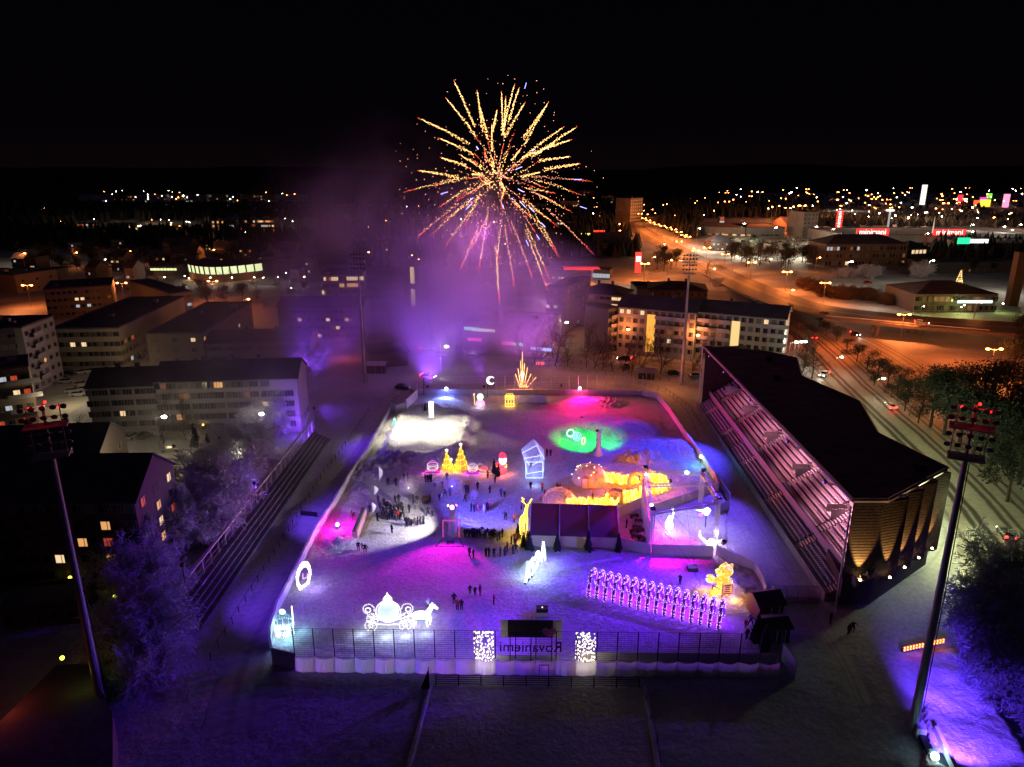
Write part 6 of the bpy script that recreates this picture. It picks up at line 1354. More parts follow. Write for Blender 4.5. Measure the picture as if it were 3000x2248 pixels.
gp0 = pp([(165, 1948), (258, 1945), (330, 2090), (330, 2330), (-90, 2330), (-90, 2205)], 4.0); t = thing('garage', (gp0[0].x, gp0[0].y, 0), 0, 'low dark garage with a plain snowy roof in the bottom left corner', 'building'); MB().prism([(q.x - gp0[0].x, q.y - gp0[0].y) for q in gp0], 0, 3.7).build('wall', W_DARK, t); MB().prism([(q.x - gp0[0].x, q.y - gp0[0].y) for q in gp0], 3.72, 4.0).build('roof', M_ROOF, t)
building('low pale garden shed row behind the left mast', (0, 1790), (230, 1770), 3.0, 6, 1, 5, W_DARK, 'flat', litp=0, chim=0, name='shed_row', rm=M_ROOF)
building('dark broad block with a few lit windows left of the orange lamps', (127, 850), (325, 838), 12, 24, 4, 12, W_GREY, 'flat', litp=.07, lit={(2, 5): 1, (2, 6): 1, (1, 7): 4}, chim=0)
building('pale hall with a curved wall at the far left', (42, 808), (165, 790), 9, 22, 2, 3, W_CREAM, 'flat', litp=0, chim=0, name='hall')
building('small lit house at the far left edge', (-40, 800), (40, 792), 6, 12, 2, 5, W_CREAM, 'flat', litp=.5, chim=0, name='house')
hr = random.Random(44)
for i in range(26):
    x = hr.uniform(0, 900); y = hr.choice([705, 712, 752, 758, 785, 792]) if not 440 < x < 790 else hr.choice([705, 712]); H_ = hr.choice([6, 7, 9, 12]); building('small dark far house among the left side trees', (x, y), (x + hr.uniform(22, 48), y), H_, 12, 2, 5, hr.choice([W_CREAM, W_GREY, W_DARK]), hr.choice(['gable', 'flat']), rise=3, litp=.22, chim=0, name='house', group='small dark far houses on the left')
# long curved hall with a glowing glass band
t = thing('glass_hall', P(555, 818), 0, 'low curved hall with a bright continuous glass band and wall lights', 'hall'); q0, q1 = P(555, 818), P(772, 814); L_ = (q1 - q0).length; g1, g2, g3 = MB(), MB(), MB(); K = 12; prev = None
for k in range(K + 1):
    u = k / K; x = u * L_; y = (q1.y - q0.y) * u - 14 * math.sin(math.pi * u); cur = (x, y)
    if prev:
        (x0, y0), (x1, y1) = prev, cur
        g1.add([(x0, y0, 0), (x1, y1, 0), (x1, y1, 4.2), (x0, y0, 4.2)], [(0, 1, 2, 3)]); e_ = .4
        g2.add([(x0 + e_, y0, 4.2), (x1 - e_, y1, 4.2), (x1 - e_, y1 - .6, 8.2), (x0 + e_, y0 - .6, 8.2)], [(0, 1, 2, 3)]); g3.add([(x0, y0 - 1.2, 8.4), (x1, y1 - 1.2, 8.4), (x1, y1 + 22, 9.2), (x0, y0 + 22, 9.2)], [(0, 1, 2, 3)])
    prev = cur
g1.build('wall', W_BRICK, t); g2.build('glass_band', glow('glass_band', (.85, .95, .5), 1.1), t); g3.build('roof', M_ROOF, t)
for k in range(5): lamp('POINT', q0 + Vector((L_ * (.05 + .22 * k), -16 * math.sin(math.pi * (.05 + .22 * k)) - 2, 1.6)), (1, .45, .15), 900, rad=.4)
building('long low dark hall with a green lit fascia left of the glass hall', (448, 783), (508, 783), 5, 18, 1, 6, W_GREY, 'flat', litm=glow('fascia_green', (.8, 1, .4), 1.2), ww=5.5, wh=1.4, top=3, chim=0, name='hall')
for i, (x0, x1, y, H_, lb) in enumerate(((498, 572, 742, 8, 'orange lit two storey house with a green lit porch across the far street'), (629, 687, 728, 9, 'gabled pale house at the bend of the far orange street'), (697, 780, 730, 8, 'long pale house with three small lamps on the far street'), (806, 862, 730, 10, 'tall pale gable house beside the violet smoke'))):
    building(lb, (x0, y), (x1, y), H_, 14, 3, 6, W_CREAM, litp=.12, rise=4, chim=0, name='house')
for i, (x0, x1, y, H_, lb, lp) in enumerate(((620, 690, 645, 14, 'far five storey block with scattered lit windows', .25), (700, 745, 643, 14, 'far block standing between two lit ones', .3), (755, 800, 641, 16, 'far tower block with the brightest windows on the left', .6), (225, 290, 655, 12, 'far block with two rows of white windows on the left', .6), (305, 400, 655, 10, 'far long dark block on the left', .15), (390, 560, 665, 7, 'far long low hall with a row of white lamps', .6), (600, 700, 570, 10, 'farthest pale school like block on the left hill', .2), (700, 800, 571, 10, 'farthest long block right of the school like one', .2), (330, 400, 572, 10, 'farthest lit block at the left', .3), (480, 560, 570, 10, 'farthest orange lit block at the left', .4))):
    building(lb, (x0, y), (x1, y), H_, 16, 4 if H_ > 11 else 2, 10, W_GREY, 'flat', litp=lp, ww=2.0, wh=1.8, chim=0)
# --- centre, in the smoke
t, L_, _ = building('violet lit shop block with coloured signs behind the smoke', (1357, 945), (1590, 962), 10.5, 22, 3, 14, W_BRICK, 'flat', litp=.1, ww=2.4, side=4, chim=0, name='shop_block')
for fx, z_, w_, col, nm in ((.02, 8.2, 6, (.25, .9, .5), 'green_sign'), (.12, 8.0, 8, (1, .9, .9), 'white_sign'), (.06, 4.6, 5, (1, .05, .3), 'pink_sign'), (.5, 4.2, 4, (1, .1, .3), 'red_sign'), (.62, 4.2, 4, (.1, .9, .3), 'green_sign'), (.86, 3.2, 7, (.3, .45, 1), 'blue_sign')): MB().box(fx * L_ + w_ / 2, -.35, z_, w_, .3, .9).build(nm, glow(nm + '_g', col, 1.6), t)
building('dark seven storey block half hidden in smoke beside the red booth', (1600, 842), (1658, 846), 17, 30, 6, 5, W_DARK, 'flat', litp=.1, side=5, chim=1)
building('violet washed block with one row of warm windows left of the smoke', (812, 900), (1062, 900), 12, 14, 4, 18, W_GREY, litp=.0, lit={(2, 4): 0, (2, 10): 1, (2, 14): 0, (2, 15): 2, (1, 12): 1, (1, 11): 2, (0, 8): 0}, rise=2.5, side=3, chim=2)
building('office with two bright rows of windows behind the left mast', (942, 808), (1062, 806), 10, 20, 3, 16, W_GREY, 'flat', lit={(2, i): 1 for i in (1, 4, 5, 10, 11, 12, 13, 14, 15)} | {(1, i): 0 for i in (7, 8, 10, 11, 12, 13, 14)}, litp=.1, ww=2.2, wh=2.0, chim=0, name='office_block')
building('low dark service building with a sloped roof and lit end', (1085, 1040), (1195, 1030), 4.5, 14, 1, 6, W_DARK, rise=1.2, litp=0, chim=0, name='service_building')
tb_ = P(1198, 940, 16); t, _, _ = building('dark stairwell tower with one tall lit window in the smoke', (1180, 770), (1215, 770), 20, 12, 2, 2, W_DARK, 'flat', litp=0, lit={(1, 1): 1, (0, 1): 1}, ww=2.0, wh=7.5, chim=0)
# --- right of the smoke
building('four storey pale block with lit windows and two lamps at its door', (1691, 857), (1826, 867), 11.4, 15, 4, 8, W_CREAM, 'hip', rise=3.2, litp=0, lit={(3, 6): 1, (3, 7): 1, (2, 6): 1, (2, 7): 1, (0, 2): 0, (3, 2): 2}, ww=2.4, wh=1.4, side=4, chim=2)
t, L_, fh_ = building('long cream five storey block with a tall glowing orange stair window', (1813, 898), (2040, 917), 15.8, 13, 5, 11, W_WHITE, litp=0, lit={(4, 0): 1, (4, 1): 1, (4, 3): 1, (2, 7): 2, (1, 7): 1}, ww=1.5, wh=1.6, h0=1.2, rise=3.0, bands=0, balc=[(.62, 6.5, 1, 5), (.80, 6.5, 1, 5)], chim=2)
MB().box(L_ * .44, -.25, 1.6, 2.7, .3, 12.4).build('stair_window', glow('stair_orange', (1, .42, .05), 1.15), t)
t, L_, fh_ = building('right half of the long cream block with a pale lit stair window', (2042, 913), (2303, 935), 15.6, 13, 5, 12, W_WHITE, litp=0, lit={(4, 9): 1, (2, 3): 2}, ww=1.5, wh=1.6, h0=1.2, rise=2.8, balc=[(.13, 6.5, 1, 5), (.27, 6.5, 1, 5), (.93, 6, 1, 5)], chim=2)
MB().box(L_ * .46, -.25, 1.6, 2.5, .3, 12.0).build('stair_window', glow('stair_cream', (1, .66, .25), 1.0), t)
building('narrow balcony wing at the left end of the long cream block', (1783, 908), (1812, 902), 14.8, 10, 5, 2, W_GREY, 'flat', litp=.1, balc=[(.5, 5, 1, 5)], chim=0)
building('flat roofed school like block with a lit roof terrace behind the long cream block', (1899, 848), (2073, 853), 9, 20, 3, 18, W_DARK, 'hip', rise=2.5, litp=.08, ww=1.1, chim=2)
t, _, _ = building('white washed service hall glowing between two dark roofs', (1866, 846), (1925, 846), 8, 18, 1, 2, W_WHITE, 'flat', litm=glow('hall_door', (.75, 1, .9), .7), ww=4, wh=3.5, chim=0, name='hall'); q = P(1895, 872); lamp('POINT', q + Vector((0, -4, 5)), (.85, 1, .85), 3000)
building('red lit booth row by the filling station', (1608, 795), (1680, 797), 5, 16, 1, 8, W_DARK, 'flat', litp=.5, chim=0, name='kiosk')
building('kiosk with a white glowing front at the filling station', (1738, 792), (1786, 794), 5, 12, 1, 5, W_DARK, 'flat', litm=W_LIT[4], ww=2.4, wh=2.4, chim=0, name='kiosk')
t = thing('station_canopy', P(1703, 815), 0, 'red and blue edged filling station canopy', 'canopy'); MB().box(0, 0, 5, 20, 9, .8).build('canopy', glow('canopy_red', (1, .04, .04), .9, (.4, .02, .02)), t); MB().box(-7, -1, 0, .8, .8, 5).build('pillar', glow('pillar_blue', (.15, .25, 1), .9), t); MB().box(6, -1, 0, .8, .8, 5).build('pillar', M_LIGHTMETAL, t)
t = thing('station_canopy', P(1672, 868), .15, 'orange edged long canopy behind the four storey block', 'canopy'); MB().box(0, 0, 5, 24, 8, .9).build('canopy', glow('canopy_orange', (1, .25, .03), 1.0), t); MB().box(-3, -.3, 0, 2.2, 2, 6.4).build('pillar', glow('canopy_yellow', (1, .8, .15), 1.2), t)
t = thing('price_pylon', P(1868, 805), 0, 'tall red price pylon with white panel at the filling station', 'sign'); MB().box(0, 0, 1, 3.6, .8, 12).build('pylon', glow('pylon_red', (1, .03, .03), 1.4), t); MB().box(0, -.45, 7.5, 2.8, .1, 3.2).build('white_panel', glow('pylon_white', (1, .9, .8), 1.6), t)
# digital clock on the street fence
t = thing('digital_clock', P(1582, 1078), 0, 'red glowing digital clock on a post in front of the street', 'clock'); z_ = hgt(1582, 1069, P(1582, 1078)); MB().tube((0, .1, 0), (0, .1, z_), .06).build('post', M_DARKMETAL, t); MB().box(0, .05, z_, 2.5, .2, 1.0).build('case', glow('clock_halo', (1, .01, .01), .25), t); sign_text('digits', '19 20', 1.15, glow('digits_red', (1, .12, .05), 3.5), (0, -.1, z_ + .12), 0, t)
# --- far right
building('large dark brick office with three rows of windows beyond the junction', (2423, 716), (2658, 714), 14, 24, 3, 24, W_BRICK, 'hip', rise=5, litp=.06, lit={(2, 0): 4, (2, 1): 4, (2, 2): 2, (2, 3): 4, (2, 9): 4}, ww=1.8, wh=2.4, chim=3, name='office_block')
building('lower dark wing with four warm windows right of the brick office', (2660, 728), (2727, 726), 9, 18, 2, 6, W_BRICK, 'hip', rise=4, litp=0, lit={(1, 1): 1, (1, 2): 1, (1, 3): 1, (1, 4): 1}, ww=2.4, wh=2.6, chim=0, name='office_block')
t, L_, _ = building('huge pale supermarket hall behind the brick office', (2480, 690), (3060, 688), 9, 70, 1, 20, W_WHITE, 'flat', litp=.1, ww=6, wh=2.5, chim=0, name='supermarket_hall', rm=M_ROOFL)
M_SR = glow('sign_red', (1, .02, .02), 1.6); M_SW = glow('sign_letter', (1, .85, .75), 2.6)
def red_sign(px, py, w, h, zt, label, vert=False):
    w *= .8 if not vert else 1; h *= .78 if not vert else .85
    q = P(px, py, zt); t = thing('shop_sign', q, R(2), label, 'sign')
    MB().box(0, 0, 0, w, .5, h).build('panel', M_SR, t)
    if vert: o_ = sign_text('lettering', 'minimani', h * .26, M_SW, (0, 0, 0), 0, t); o_.rotation_euler = (0, R(-90), 0); o_.location = (h * .045 + .2, -.35, h * .5)
    else: sign_text('lettering', 'minimani', h * 1.15, M_SW, (0, -.35, h * .16), 0, t, stretch=w / (h * 5.0))
    MB().box(0, .4, -zt, .8, .5, zt).build('post', M_DARKMETAL, t)
red_sign(2454, 686, 5.5, 24, 3, 'tall red vertical shop sign with pale letters', True); red_sign(2555, 690, 32, 6.5, 9.5, 'wide red shop sign with pale letters left of the lamp mast'); red_sign(2780, 690, 32, 6.0, 9.5, 'wide red shop sign with pale letters at the right end of the hall')
building('white box shaped tower block above the retail park', (2357, 622), (2400, 621), 22, 20, 6, 4, W_WHITE, 'flat', litp=.1, chim=0)
building('long low warehouse with a bright front across the highway', (2040, 664), (2184, 668), 8, 50, 1, 12, W_CREAM, 'flat', litp=.35, ww=4, chim=0, name='warehouse'); building('grey warehouse right of the bright fronted one', (2188, 668), (2300, 668), 8, 45, 1, 8, W_GREY, 'flat', litp=.2, ww=4, chim=0, name='warehouse')
building('ochre gabled store beside the vertical red sign', (2306, 656), (2386, 656), 8, 40, 1, 6, W_CREAM, 'gable', rise=5, litp=.2, chim=0, name='warehouse'); building('small white cubic sign box on a far roof', (2110, 636), (2122, 636), 10, 8, 1, 1, W_WHITE, 'flat', litm=W_LIT[4], ww=5, wh=5, chim=0, name='roof_sign')
building('dark steep roofed villa with lit porch at the edge of the retail park', (2086, 708), (2150, 708), 7, 18, 2, 5, W_DARK, 'hip', rise=5, litp=.3, chim=1, name='house')
building('dark gabled hall left of the highway', (1742, 712), (1846, 712), 9, 30, 2, 8, W_DARK, 'gable', rise=6, litp=.05, chim=0, name='hall'); t, L_, _ = building('restaurant block with yellow letters and a red roof light left of the highway', (1698, 690), (1742, 690), 8, 18, 1, 6, W_CREAM, 'flat', litp=.7, ww=3, chim=0, name='restaurant'); MB().box(L_ * .4, -.4, 8.3, L_ * .6, .3, 1.4).build('sign_band', glow('sign_yellow', (1, .8, .15), 1.6), t); MB().box(L_ * 1.3, -.4, 10, 9, .4, 2).build('red_roof_light', glow('roof_red', (1, .04, .03), 1.8), t)
building('dark flat roofed hall with green sign at the right edge', (2810, 712), (3050, 716), 10, 40, 2, 14, W_BRICK, 'flat', litp=.06, chim=0, name='hall'); t = thing('shop_sign', P(2822, 715, 12), 0, 'green and white lit sign on the dark right hall', 'sign'); MB().box(0, 0, 0, 8, .4, 4).build('green_panel', glow('sg', (.02, .9, .35), 1.4), t); MB().box(10, 0, .5, 12, .4, 2.6).build('white_panel', glow('sgw', (.9, 1, .9), 1.4), t); MB().box(3, .4, -12, .6, .4, 12).build('post', M_DARKMETAL, t)
t, L_, _ = building('dark glass fronted showroom behind the golden spruce', (2685, 862), (2925, 862), 8, 26, 2, 14, W_DARK, 'hip', rise=4, litp=.0, lit={(1, i): 2 for i in (3, 4, 5, 10)} | {(0, 9): 2}, ww=3.2, wh=2.2, chim=0, name='showroom'); sg_ = thing('shop_sign', P(2720, 885), 0, 'bright yellow white lit sign in front of the showroom', 'sign'); MB().box(0, 0, 3, 8, .5, 2.4).build('panel', glow('yellow_sign', (1, .9, .3), 2.2), sg_); MB().box(-2, 0, 0, .4, .4, 3).build('leg', M_DARKMETAL, sg_); MB().box(2, 0, 0, .4, .4, 3).build('leg', M_DARKMETAL, sg_)
MB().box(L_ * .72, -.6, 4.2, 15, .3, 1.2).build('white_sign_band', glow('white_band', (.9, .95, 1), 1.3), t)
tag(MB().box(0, 0, 0, 4.2, 3.5, 24).build('brick_chimney', W_BRICK, loc=P(2962, 895)), 'tall dark square chimney tower beside the showroom', 'chimney')
building('dark long building under the far right plaza lamps', (2720, 772), (2990, 768), 6, 20, 1, 12, W_DARK, 'flat', litp=.08, chim=0, name='hall')
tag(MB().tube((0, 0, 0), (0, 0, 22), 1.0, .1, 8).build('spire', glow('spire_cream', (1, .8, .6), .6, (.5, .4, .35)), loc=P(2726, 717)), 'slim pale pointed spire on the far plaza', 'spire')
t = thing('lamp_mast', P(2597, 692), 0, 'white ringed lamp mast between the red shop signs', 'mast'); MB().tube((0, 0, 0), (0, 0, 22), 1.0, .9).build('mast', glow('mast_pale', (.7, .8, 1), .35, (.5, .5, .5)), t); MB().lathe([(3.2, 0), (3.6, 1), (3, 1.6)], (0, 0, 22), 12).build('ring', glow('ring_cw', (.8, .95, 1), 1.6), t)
# far centre: lit tower block under scaffolding light, far centre blocks
building('orange lit scaffolded tower at the far end of the highway', (1848, 582), (1884, 580), 26, 20, 7, 6, W_CREAM, 'flat', litp=.6, chim=0, group=None, litm=W_LIT[0])
for i, (x0, x1, y, H_) in enumerate(((1560, 1600, 600, 12), (1640, 1700, 590, 12), (1762, 1800, 575, 12), (1600, 1680, 650, 10), (1450, 1500, 640, 10), (1300, 1380, 690, 10), (1200, 1260, 640, 12), (1090, 1160, 700, 10), (1690, 1740, 560, 14))):
    building('dark far block beyond the fireworks, %s from the left' % ['sixth', 'eighth', 'last but one', 'seventh', 'fifth', 'fourth', 'third', 'first', 'second highest'][i], (x0, y), (x1, y), H_, 16, 3, 8, W_GREY, 'flat', litp=.18, ww=2.2, wh=1.8, chim=0)
# coloured shop shapes far right
for px, py, w, h, col, nm, lb in ((2701, 596, 8, 32, (.9, .8, .7), 'advert_tower', 'tall pale far advertising tower'), (2810, 596, 8, 16, (1, .03, .06), 'advert_tower', 'red far advertising tower'), (2944, 604, 9, 20, (1, .3, .5), 'advert_tower', 'pink far advertising tower'), (2897, 577, 10, 9, (.2, 1, .05), 'advert_sign', 'green lit sign among far lamps'), (2880, 590, 12, 9, (1, .05, .6), 'advert_sign', 'magenta lit sign among far lamps'), (2884, 602, 16, 11, (1, .7, .05), 'advert_sign', 'yellow far sign under the magenta one'), (2868, 600, 18, 9, (1, .12, .03), 'advert_sign', 'orange red far sign left of the yellow one')):
    tag(MB().box(0, 0, 0, w, 2, h).build(nm, glow('ad_%d%d' % (px, py), col, 1.5), loc=P(px, py + 4)), lb, 'sign')
# bridge supports and guard rail
def deckz(p): return 6
t = thing('road_bridge', P(2560, 965), 0, 'row of concrete piers and edge beam under the orange lit road bridge', 'bridge'); 
o0 = P(2560, 965)
for x, y in ((2556, 975), (2570, 985), (2660, 975), (2682, 978), (2702, 982)): p = P(x, y) - o0; MB().tube((p.x, p.y, 0), (p.x, p.y, 5.2), .6, n=10).build('pier', M_CONC, t)
g = MB(); a_ = P(2420, 925, 6.4) ; b_ = P(2900, 968, 6.4)
for k in range(14):
    p, q = a_.lerp(b_, k / 14) - o0, a_.lerp(b_, (k + 1) / 14) - o0; g.tube(p, q, .18, n=4)
g.build('guard_rail', M_GREYMETAL, t)
# ------------------------------------------------------------------ street lamps
def lamp_proto(kind):
    t = thing('street_lamp', (0, 0, -60), 0, '', 'street lamp')
    H_ = {'double': 10, 'single': 9, 'white': 8, 'tall': 14}[kind]; MB().tube((0, 0, 0), (0, 0, H_ - .3), .11, .07, 6).build('pole', mat('lamp_pole_steel', (.3, .28, .28), .5, .4), t)
    em = {'double': ((1, .22, .04), 45), 'single': ((1, .26, .06), 45), 'white': ((1, .93, .7), 40), 'tall': ((1, .88, .6), 60)}[kind]
    for s_ in ((-1, 1) if kind == 'double' else (1,)):
        a = MB().tube((0, 0, H_ - .4), (s_ * 1.9, 0, H_), .06).build('arm', mat('lamp_pole_steel'), t); MB().ball((s_ * 1.9, 0, H_ - .1), .5, 7, 5, (1.2, .9, .6)).build('head', glow('lamp_head_' + kind, em[0], em[1]), t)
    return t, H_, em[0]
LP = {k: lamp_proto(k) for k in ('double', 'single', 'white', 'tall')}; used = set()
LE = {'double': 24000, 'single': 6000, 'white': 3600, 'tall': 16000}
def slamp(px, py, kind, label, group, light=1.0, rz=None, scale=1.0, col=None):
    t, H_, c = LP[kind]; p = P(px, py, H_ * scale); p.z = 0
    if p.y > 2600: return
    if kind not in used: used.add(kind); t.location = p; t['label'] = label; t.rotation_euler = (0, 0, rz or 0); t.scale = (scale,) * 3; o = t; tag(o, group=group)
    else: o = dup(t, loc=p, rz=rz or 0, label=label, group=group, s=scale)
    if light: lamp('POINT', p + Vector((0, -.3, H_ * scale + .6)), col or c, LE[kind] * light, rad=.5)
    return o
z5 = z(1700, 500, 3.16); z7 = z(2300, 750, 3.16); z6 = z(2300, 480, 3.16); z4 = z(1500, 750, 2.458); z2 = z(0, 500, 2.458); z3 = z(800, 700, 2.458)
gh = 'orange lamps along the highway'
for i, (x, y) in enumerate([(590, 440), (630, 460), (665, 480), (710, 498), (762, 512), (818, 527), (868, 545), (915, 568), (960, 595), (995, 612), (1175, 712), (1345, 772), (1590, 850), (1918, 935), (915, 655), (1070, 740)]):
    slamp(*z5(x, y), 'double', 'orange double headed lamp in the row along the highway', gh, 1.7 if i < 9 else 1.3)
for x, y, k in ((555, 400, 'double'), (610, 405, 'single'), (540, 255, 'single'), (350, 555, 'single'), (345, 495, 'single'), (400, 520, 'single'), (655, 360, 'single'), (1420, 795, 'single'), (1735, 818, 'single'), (2190, 805, 'single'), (815, 828, 'single'), (598, 858, 'double'), (1025, 722, 'single'), (1210, 908, 'single'), (660, 800, 'single')): slamp(*z5(x, y), k, 'orange lamp beside the highway and its slip roads', gh, 1.0)
slamp(*z7(20, 147), 'double', 'orange double lamp at the inside of the loop road', gh, 1.2); slamp(*z7(375, 248), 'double', 'orange double lamp in front of the russet bushes', gh, 1.5); slamp(*z7(1105, 540), 'double', 'orange double lamp standing on the road bridge', gh, 1.5); slamp(*z7(1940, 860), 'double', 'orange double lamp over the sunken road at the right', gh, 1.5); slamp(*z7(1775, 425), 'single', 'orange lamp at the right end of the bridge lawn', gh, 1.6); slamp(*z7(35, 315), 'single', 'small orange lamp above the bridge approach', gh, .8)
lamp('POINT', P(2480, 925, 12), (1, .16, .025), 30000, rad=.5); lamp('POINT', P(2850, 950, 14), (1, .16, .025), 30000, rad=.5)
for x, y, k, lb, f in ((585, 905, 'tall', 'bright white lamp over the frosted trees on the plaza', .8), (1340, 895, 'tall', 'brightest white lamp right of the plaza trees', 1.0), (2150, 945, 'tall', 'white lamp at the far right by the chimney tower', 1.2), (430, 605, 'tall', 'white lamp beside the vertical red sign', 1), (272, 582, 'tall', 'white lamp left of the vertical red sign', 1), (1720, 565, 'tall', 'white lamp over the supermarket roof at the right', 1), (2015, 582, 'tall', 'white lamp farther right over the supermarket', 1), (2165, 562, 'tall', 'white lamp at the right edge over the supermarket', 1), (1300, 645, 'tall', 'white lamp below the supermarket roof', .6), (2085, 612, 'tall', 'lower white lamp at the right edge', .6), (600, 345, 'tall', 'white lamp among the far orange ones', 1), (1715, 630, 'tall', 'small white lamp under the supermarket roof lamp', .5)):
    slamp(*z6(x, y), k, lb, 'white yard lamps on the right', f * 1.1)
for x, y in ((1795, 525), (1085, 535), (1500, 490)): slamp(*z5(x, y), 'tall', 'white lamp over the retail parking and warehouses', 'retail lamps', 1.3)
lamp('POINT', P(2200, 705, 12), (1, .85, .55), 60000, rad=.6); lamp('POINT', P(2330, 705, 12), (1, .85, .55), 70000, rad=.6); lamp('POINT', P(2080, 690, 12), (1, .85, .55), 40000, rad=.6); lamp('POINT', P(2560, 840, 10), (1, .85, .6), 7000, rad=.5)
for x, y in ((1245, 432), (1215, 430), (770, 910), (835, 908), (885, 908)): pass
for x, y, lb in ((1205, 430, 'left'), (1265, 465, 'middle'), (1610, 475, 'right'), (1640, 455, 'inner'), (2000, 440, 'outer')): slamp(*z7(x, y), 'white', 'greenish garden lamp in front of the showroom', 'garden lamps of the showroom', .45, scale=.5, col=(.7, 1, .25))
# street behind the field
for x, y, k, lb, f in ((795, 528, 'single', 'orange lamp on the wall side of the long cream block', .7), (1297, 570, 'single', 'orange lamp in front of the middle of the long cream block', .8), (160, 480, 'single', 'red orange lamp by the violet shop block', .5), (380, 275, 'single', 'orange lamp on the dark smoke wrapped block', .6), (525, 410, 'single', 'warm lamp over the left door of the four storey block', .35), (652, 425, 'single', 'warm lamp over the right door of the four storey block', .35), (355, 478, 'white', 'white lamp by the snow covered car', .3), (958, 55, 'double', 'orange double lamp at the filling station exit', .8), (1125, 30, 'single', 'orange lamp under the highway pines', .8)): slamp(*z4(x, y), k, lb, 'lamps around the cream blocks', f)
lamp('POINT', P(1960, 1075, 7), (1, .26, .05), 4000, rad=.5); lamp('POINT', P(1760, 1055, 7), (1, .26, .05), 3000, rad=.5); lamp('POINT', P(1620, 1010, 9), (1, .3, .1), 3000, rad=.5)
for x, y in ((1700, 800), (1790, 806), (1840, 810), (1650, 845)): lamp('POINT', P(x, y, 7), (1, .9, .65), 6500, rad=.5)
for x, y, lb in ((50, 797, 'a'), (98, 792, 'b'), (133, 792, 'c')): slamp(*z7(x, y), 'white', 'white street lamp in the trio at the top of the avenue', 'trio of white lamps at the top of the avenue', .6, col=(.8, 1, .9))
for x, y, lb in ((478, 935, 'round white lamp at the left kerb of the avenue'), (860, 1133, 'pale lamp leaning over the right side of the avenue')): slamp(*z7(x, y), 'white', lb, None, .7, col=(1, .82, .45), scale=.8)
for px, py, e_ in ((2440, 1110, 13000), (2540, 1190, 15000), (2650, 1270, 15000), (2760, 1400, 13000), (2860, 1480, 13000), (2860, 1500, 3000)): lamp('POINT', P(px, py, 10), (.82, .92, .42), e_, rad=.5)
# left side lamps
for x, y, k, lb, f in ((155, 595, 'single', 'orange lamp at the far left beyond the pale hall', .8), (530, 590, 'single', 'orange red lamp over the far dark roofs', .8), (915, 580, 'single', 'leaning orange lamp by the orange lit bushes', .9), (195, 825, 'double', 'orange double lamp in front of the pale curved hall', .9), (875, 808, 'double', 'orange double lamp between dark block and glass hall', .5), (1530, 795, 'double', 'orange double lamp in front of the glass hall', .6), (1755, 925, 'single', 'orange lamp on the street left of the smoke', 1.0), (2135, 948, 'single', 'orange lamp at the edge of the smoke', .8), (1520, 570, 'single', 'orange lamp by the gabled far house', .7), (1330, 570, 'single', 'orange lamp in front of the orange lit house', .8), (965, 655, 'single', 'low orange lamp on the far left street', .6)): slamp(*z2(x, y), k, lb, 'orange lamps on the left side streets', f)
for x, y in ((1445, 100), (700, 660)): pass
for i, (x, y) in enumerate(((745, 640), (750, 718), (1315, 758), (1500, 770), (1815, 768), (1985, 765), (2045, 735), (2175, 765), (2080, 845), (1345, 775), (1170, 768), (1655, 770), (1880, 770), (1072, 628))): slamp(*z2(x, y), 'white', 'small white path lamp around the glass hall', 'white path lamps around the glass hall', .12, scale=.6)
for px, py, e_, c_ in ((300, 905, 5000, (1, .25, .05)), (40, 880, 5500, (1, .3, .1)), (690, 870, 9000, (1, .16, .05)), (1000, 1000, 2600, (1, .1, .2)), (330, 1080, 1700, (1, .75, .4)), (200, 1130, 3000, (1, .8, .45)), (140, 1180, 1800, (1, .8, .45)), (420, 1040, 2200, (1, .6, .25)), (390, 1320, 2300, (1, .78, .42)), (520, 1335, 2000, (1, .78, .42)), (300, 1350, 1500, (1, .78, .42)), (760, 1200, 1900, (1, .85, .3)), (790, 1190, 900, (1, .85, .3)), (700, 1330, 900, (1, .9, .6)), (0, 2050, 380, (1, .12, .05)), (240, 1975, 50, (.8, 1, .1)), (2620, 1050, 1800, (1, .22, .04)), (2750, 1150, 1800, (1, .22, .04))): lamp('POINT', P(px, py, 6), c_, e_, rad=.5)
for px, py, lb in ((455, 1240, 'slim white lamp post beside the three parked cars'), (740, 1232, 'slim lamp post in front of the lit bay of the white block'), (1290, 1035, 'lamp post beside the low service building')): slamp(px, py - 20, 'white', lb, None, .15)
for px, py, lb, c_ in ((595, 1245, 'amber wall lamp low on the white block', (1, .5, .1)), (750, 1240, 'second amber wall lamp on the white block', (1, .6, .1)), (205, 1693, 'yellow wall lamp low on the big dark block', (1, .8, .05)), (337, 1746, 'tiny yellow green lamp by the frosted tree', (.9, 1, .05)), (182, 1928, 'yellow green lamp above the garage roof', (.85, 1, .05)), (752, 1170, 'small green lamp on the white block balcony', (.6, 1, .1)), (75, 1213, 'blue white screen on the cream block wall', (.5, .7, 1)), (227, 1498, 'yellow green lamp high on the big dark block', (.8, 1, .05))):
    q = P(px, py, 3); q.z = 0; z_ = 3; t = thing('wall_lamp', q, 0, lb, 'lamp'); MB().ball((0, 0, z_), .26, 7, 5).build('bulb', glow('wl_%d' % px, c_, 5), t); MB().tube((0, 0, 0), (0, 0, z_ - .2), .04).build('pole', M_DARKMETAL, t)
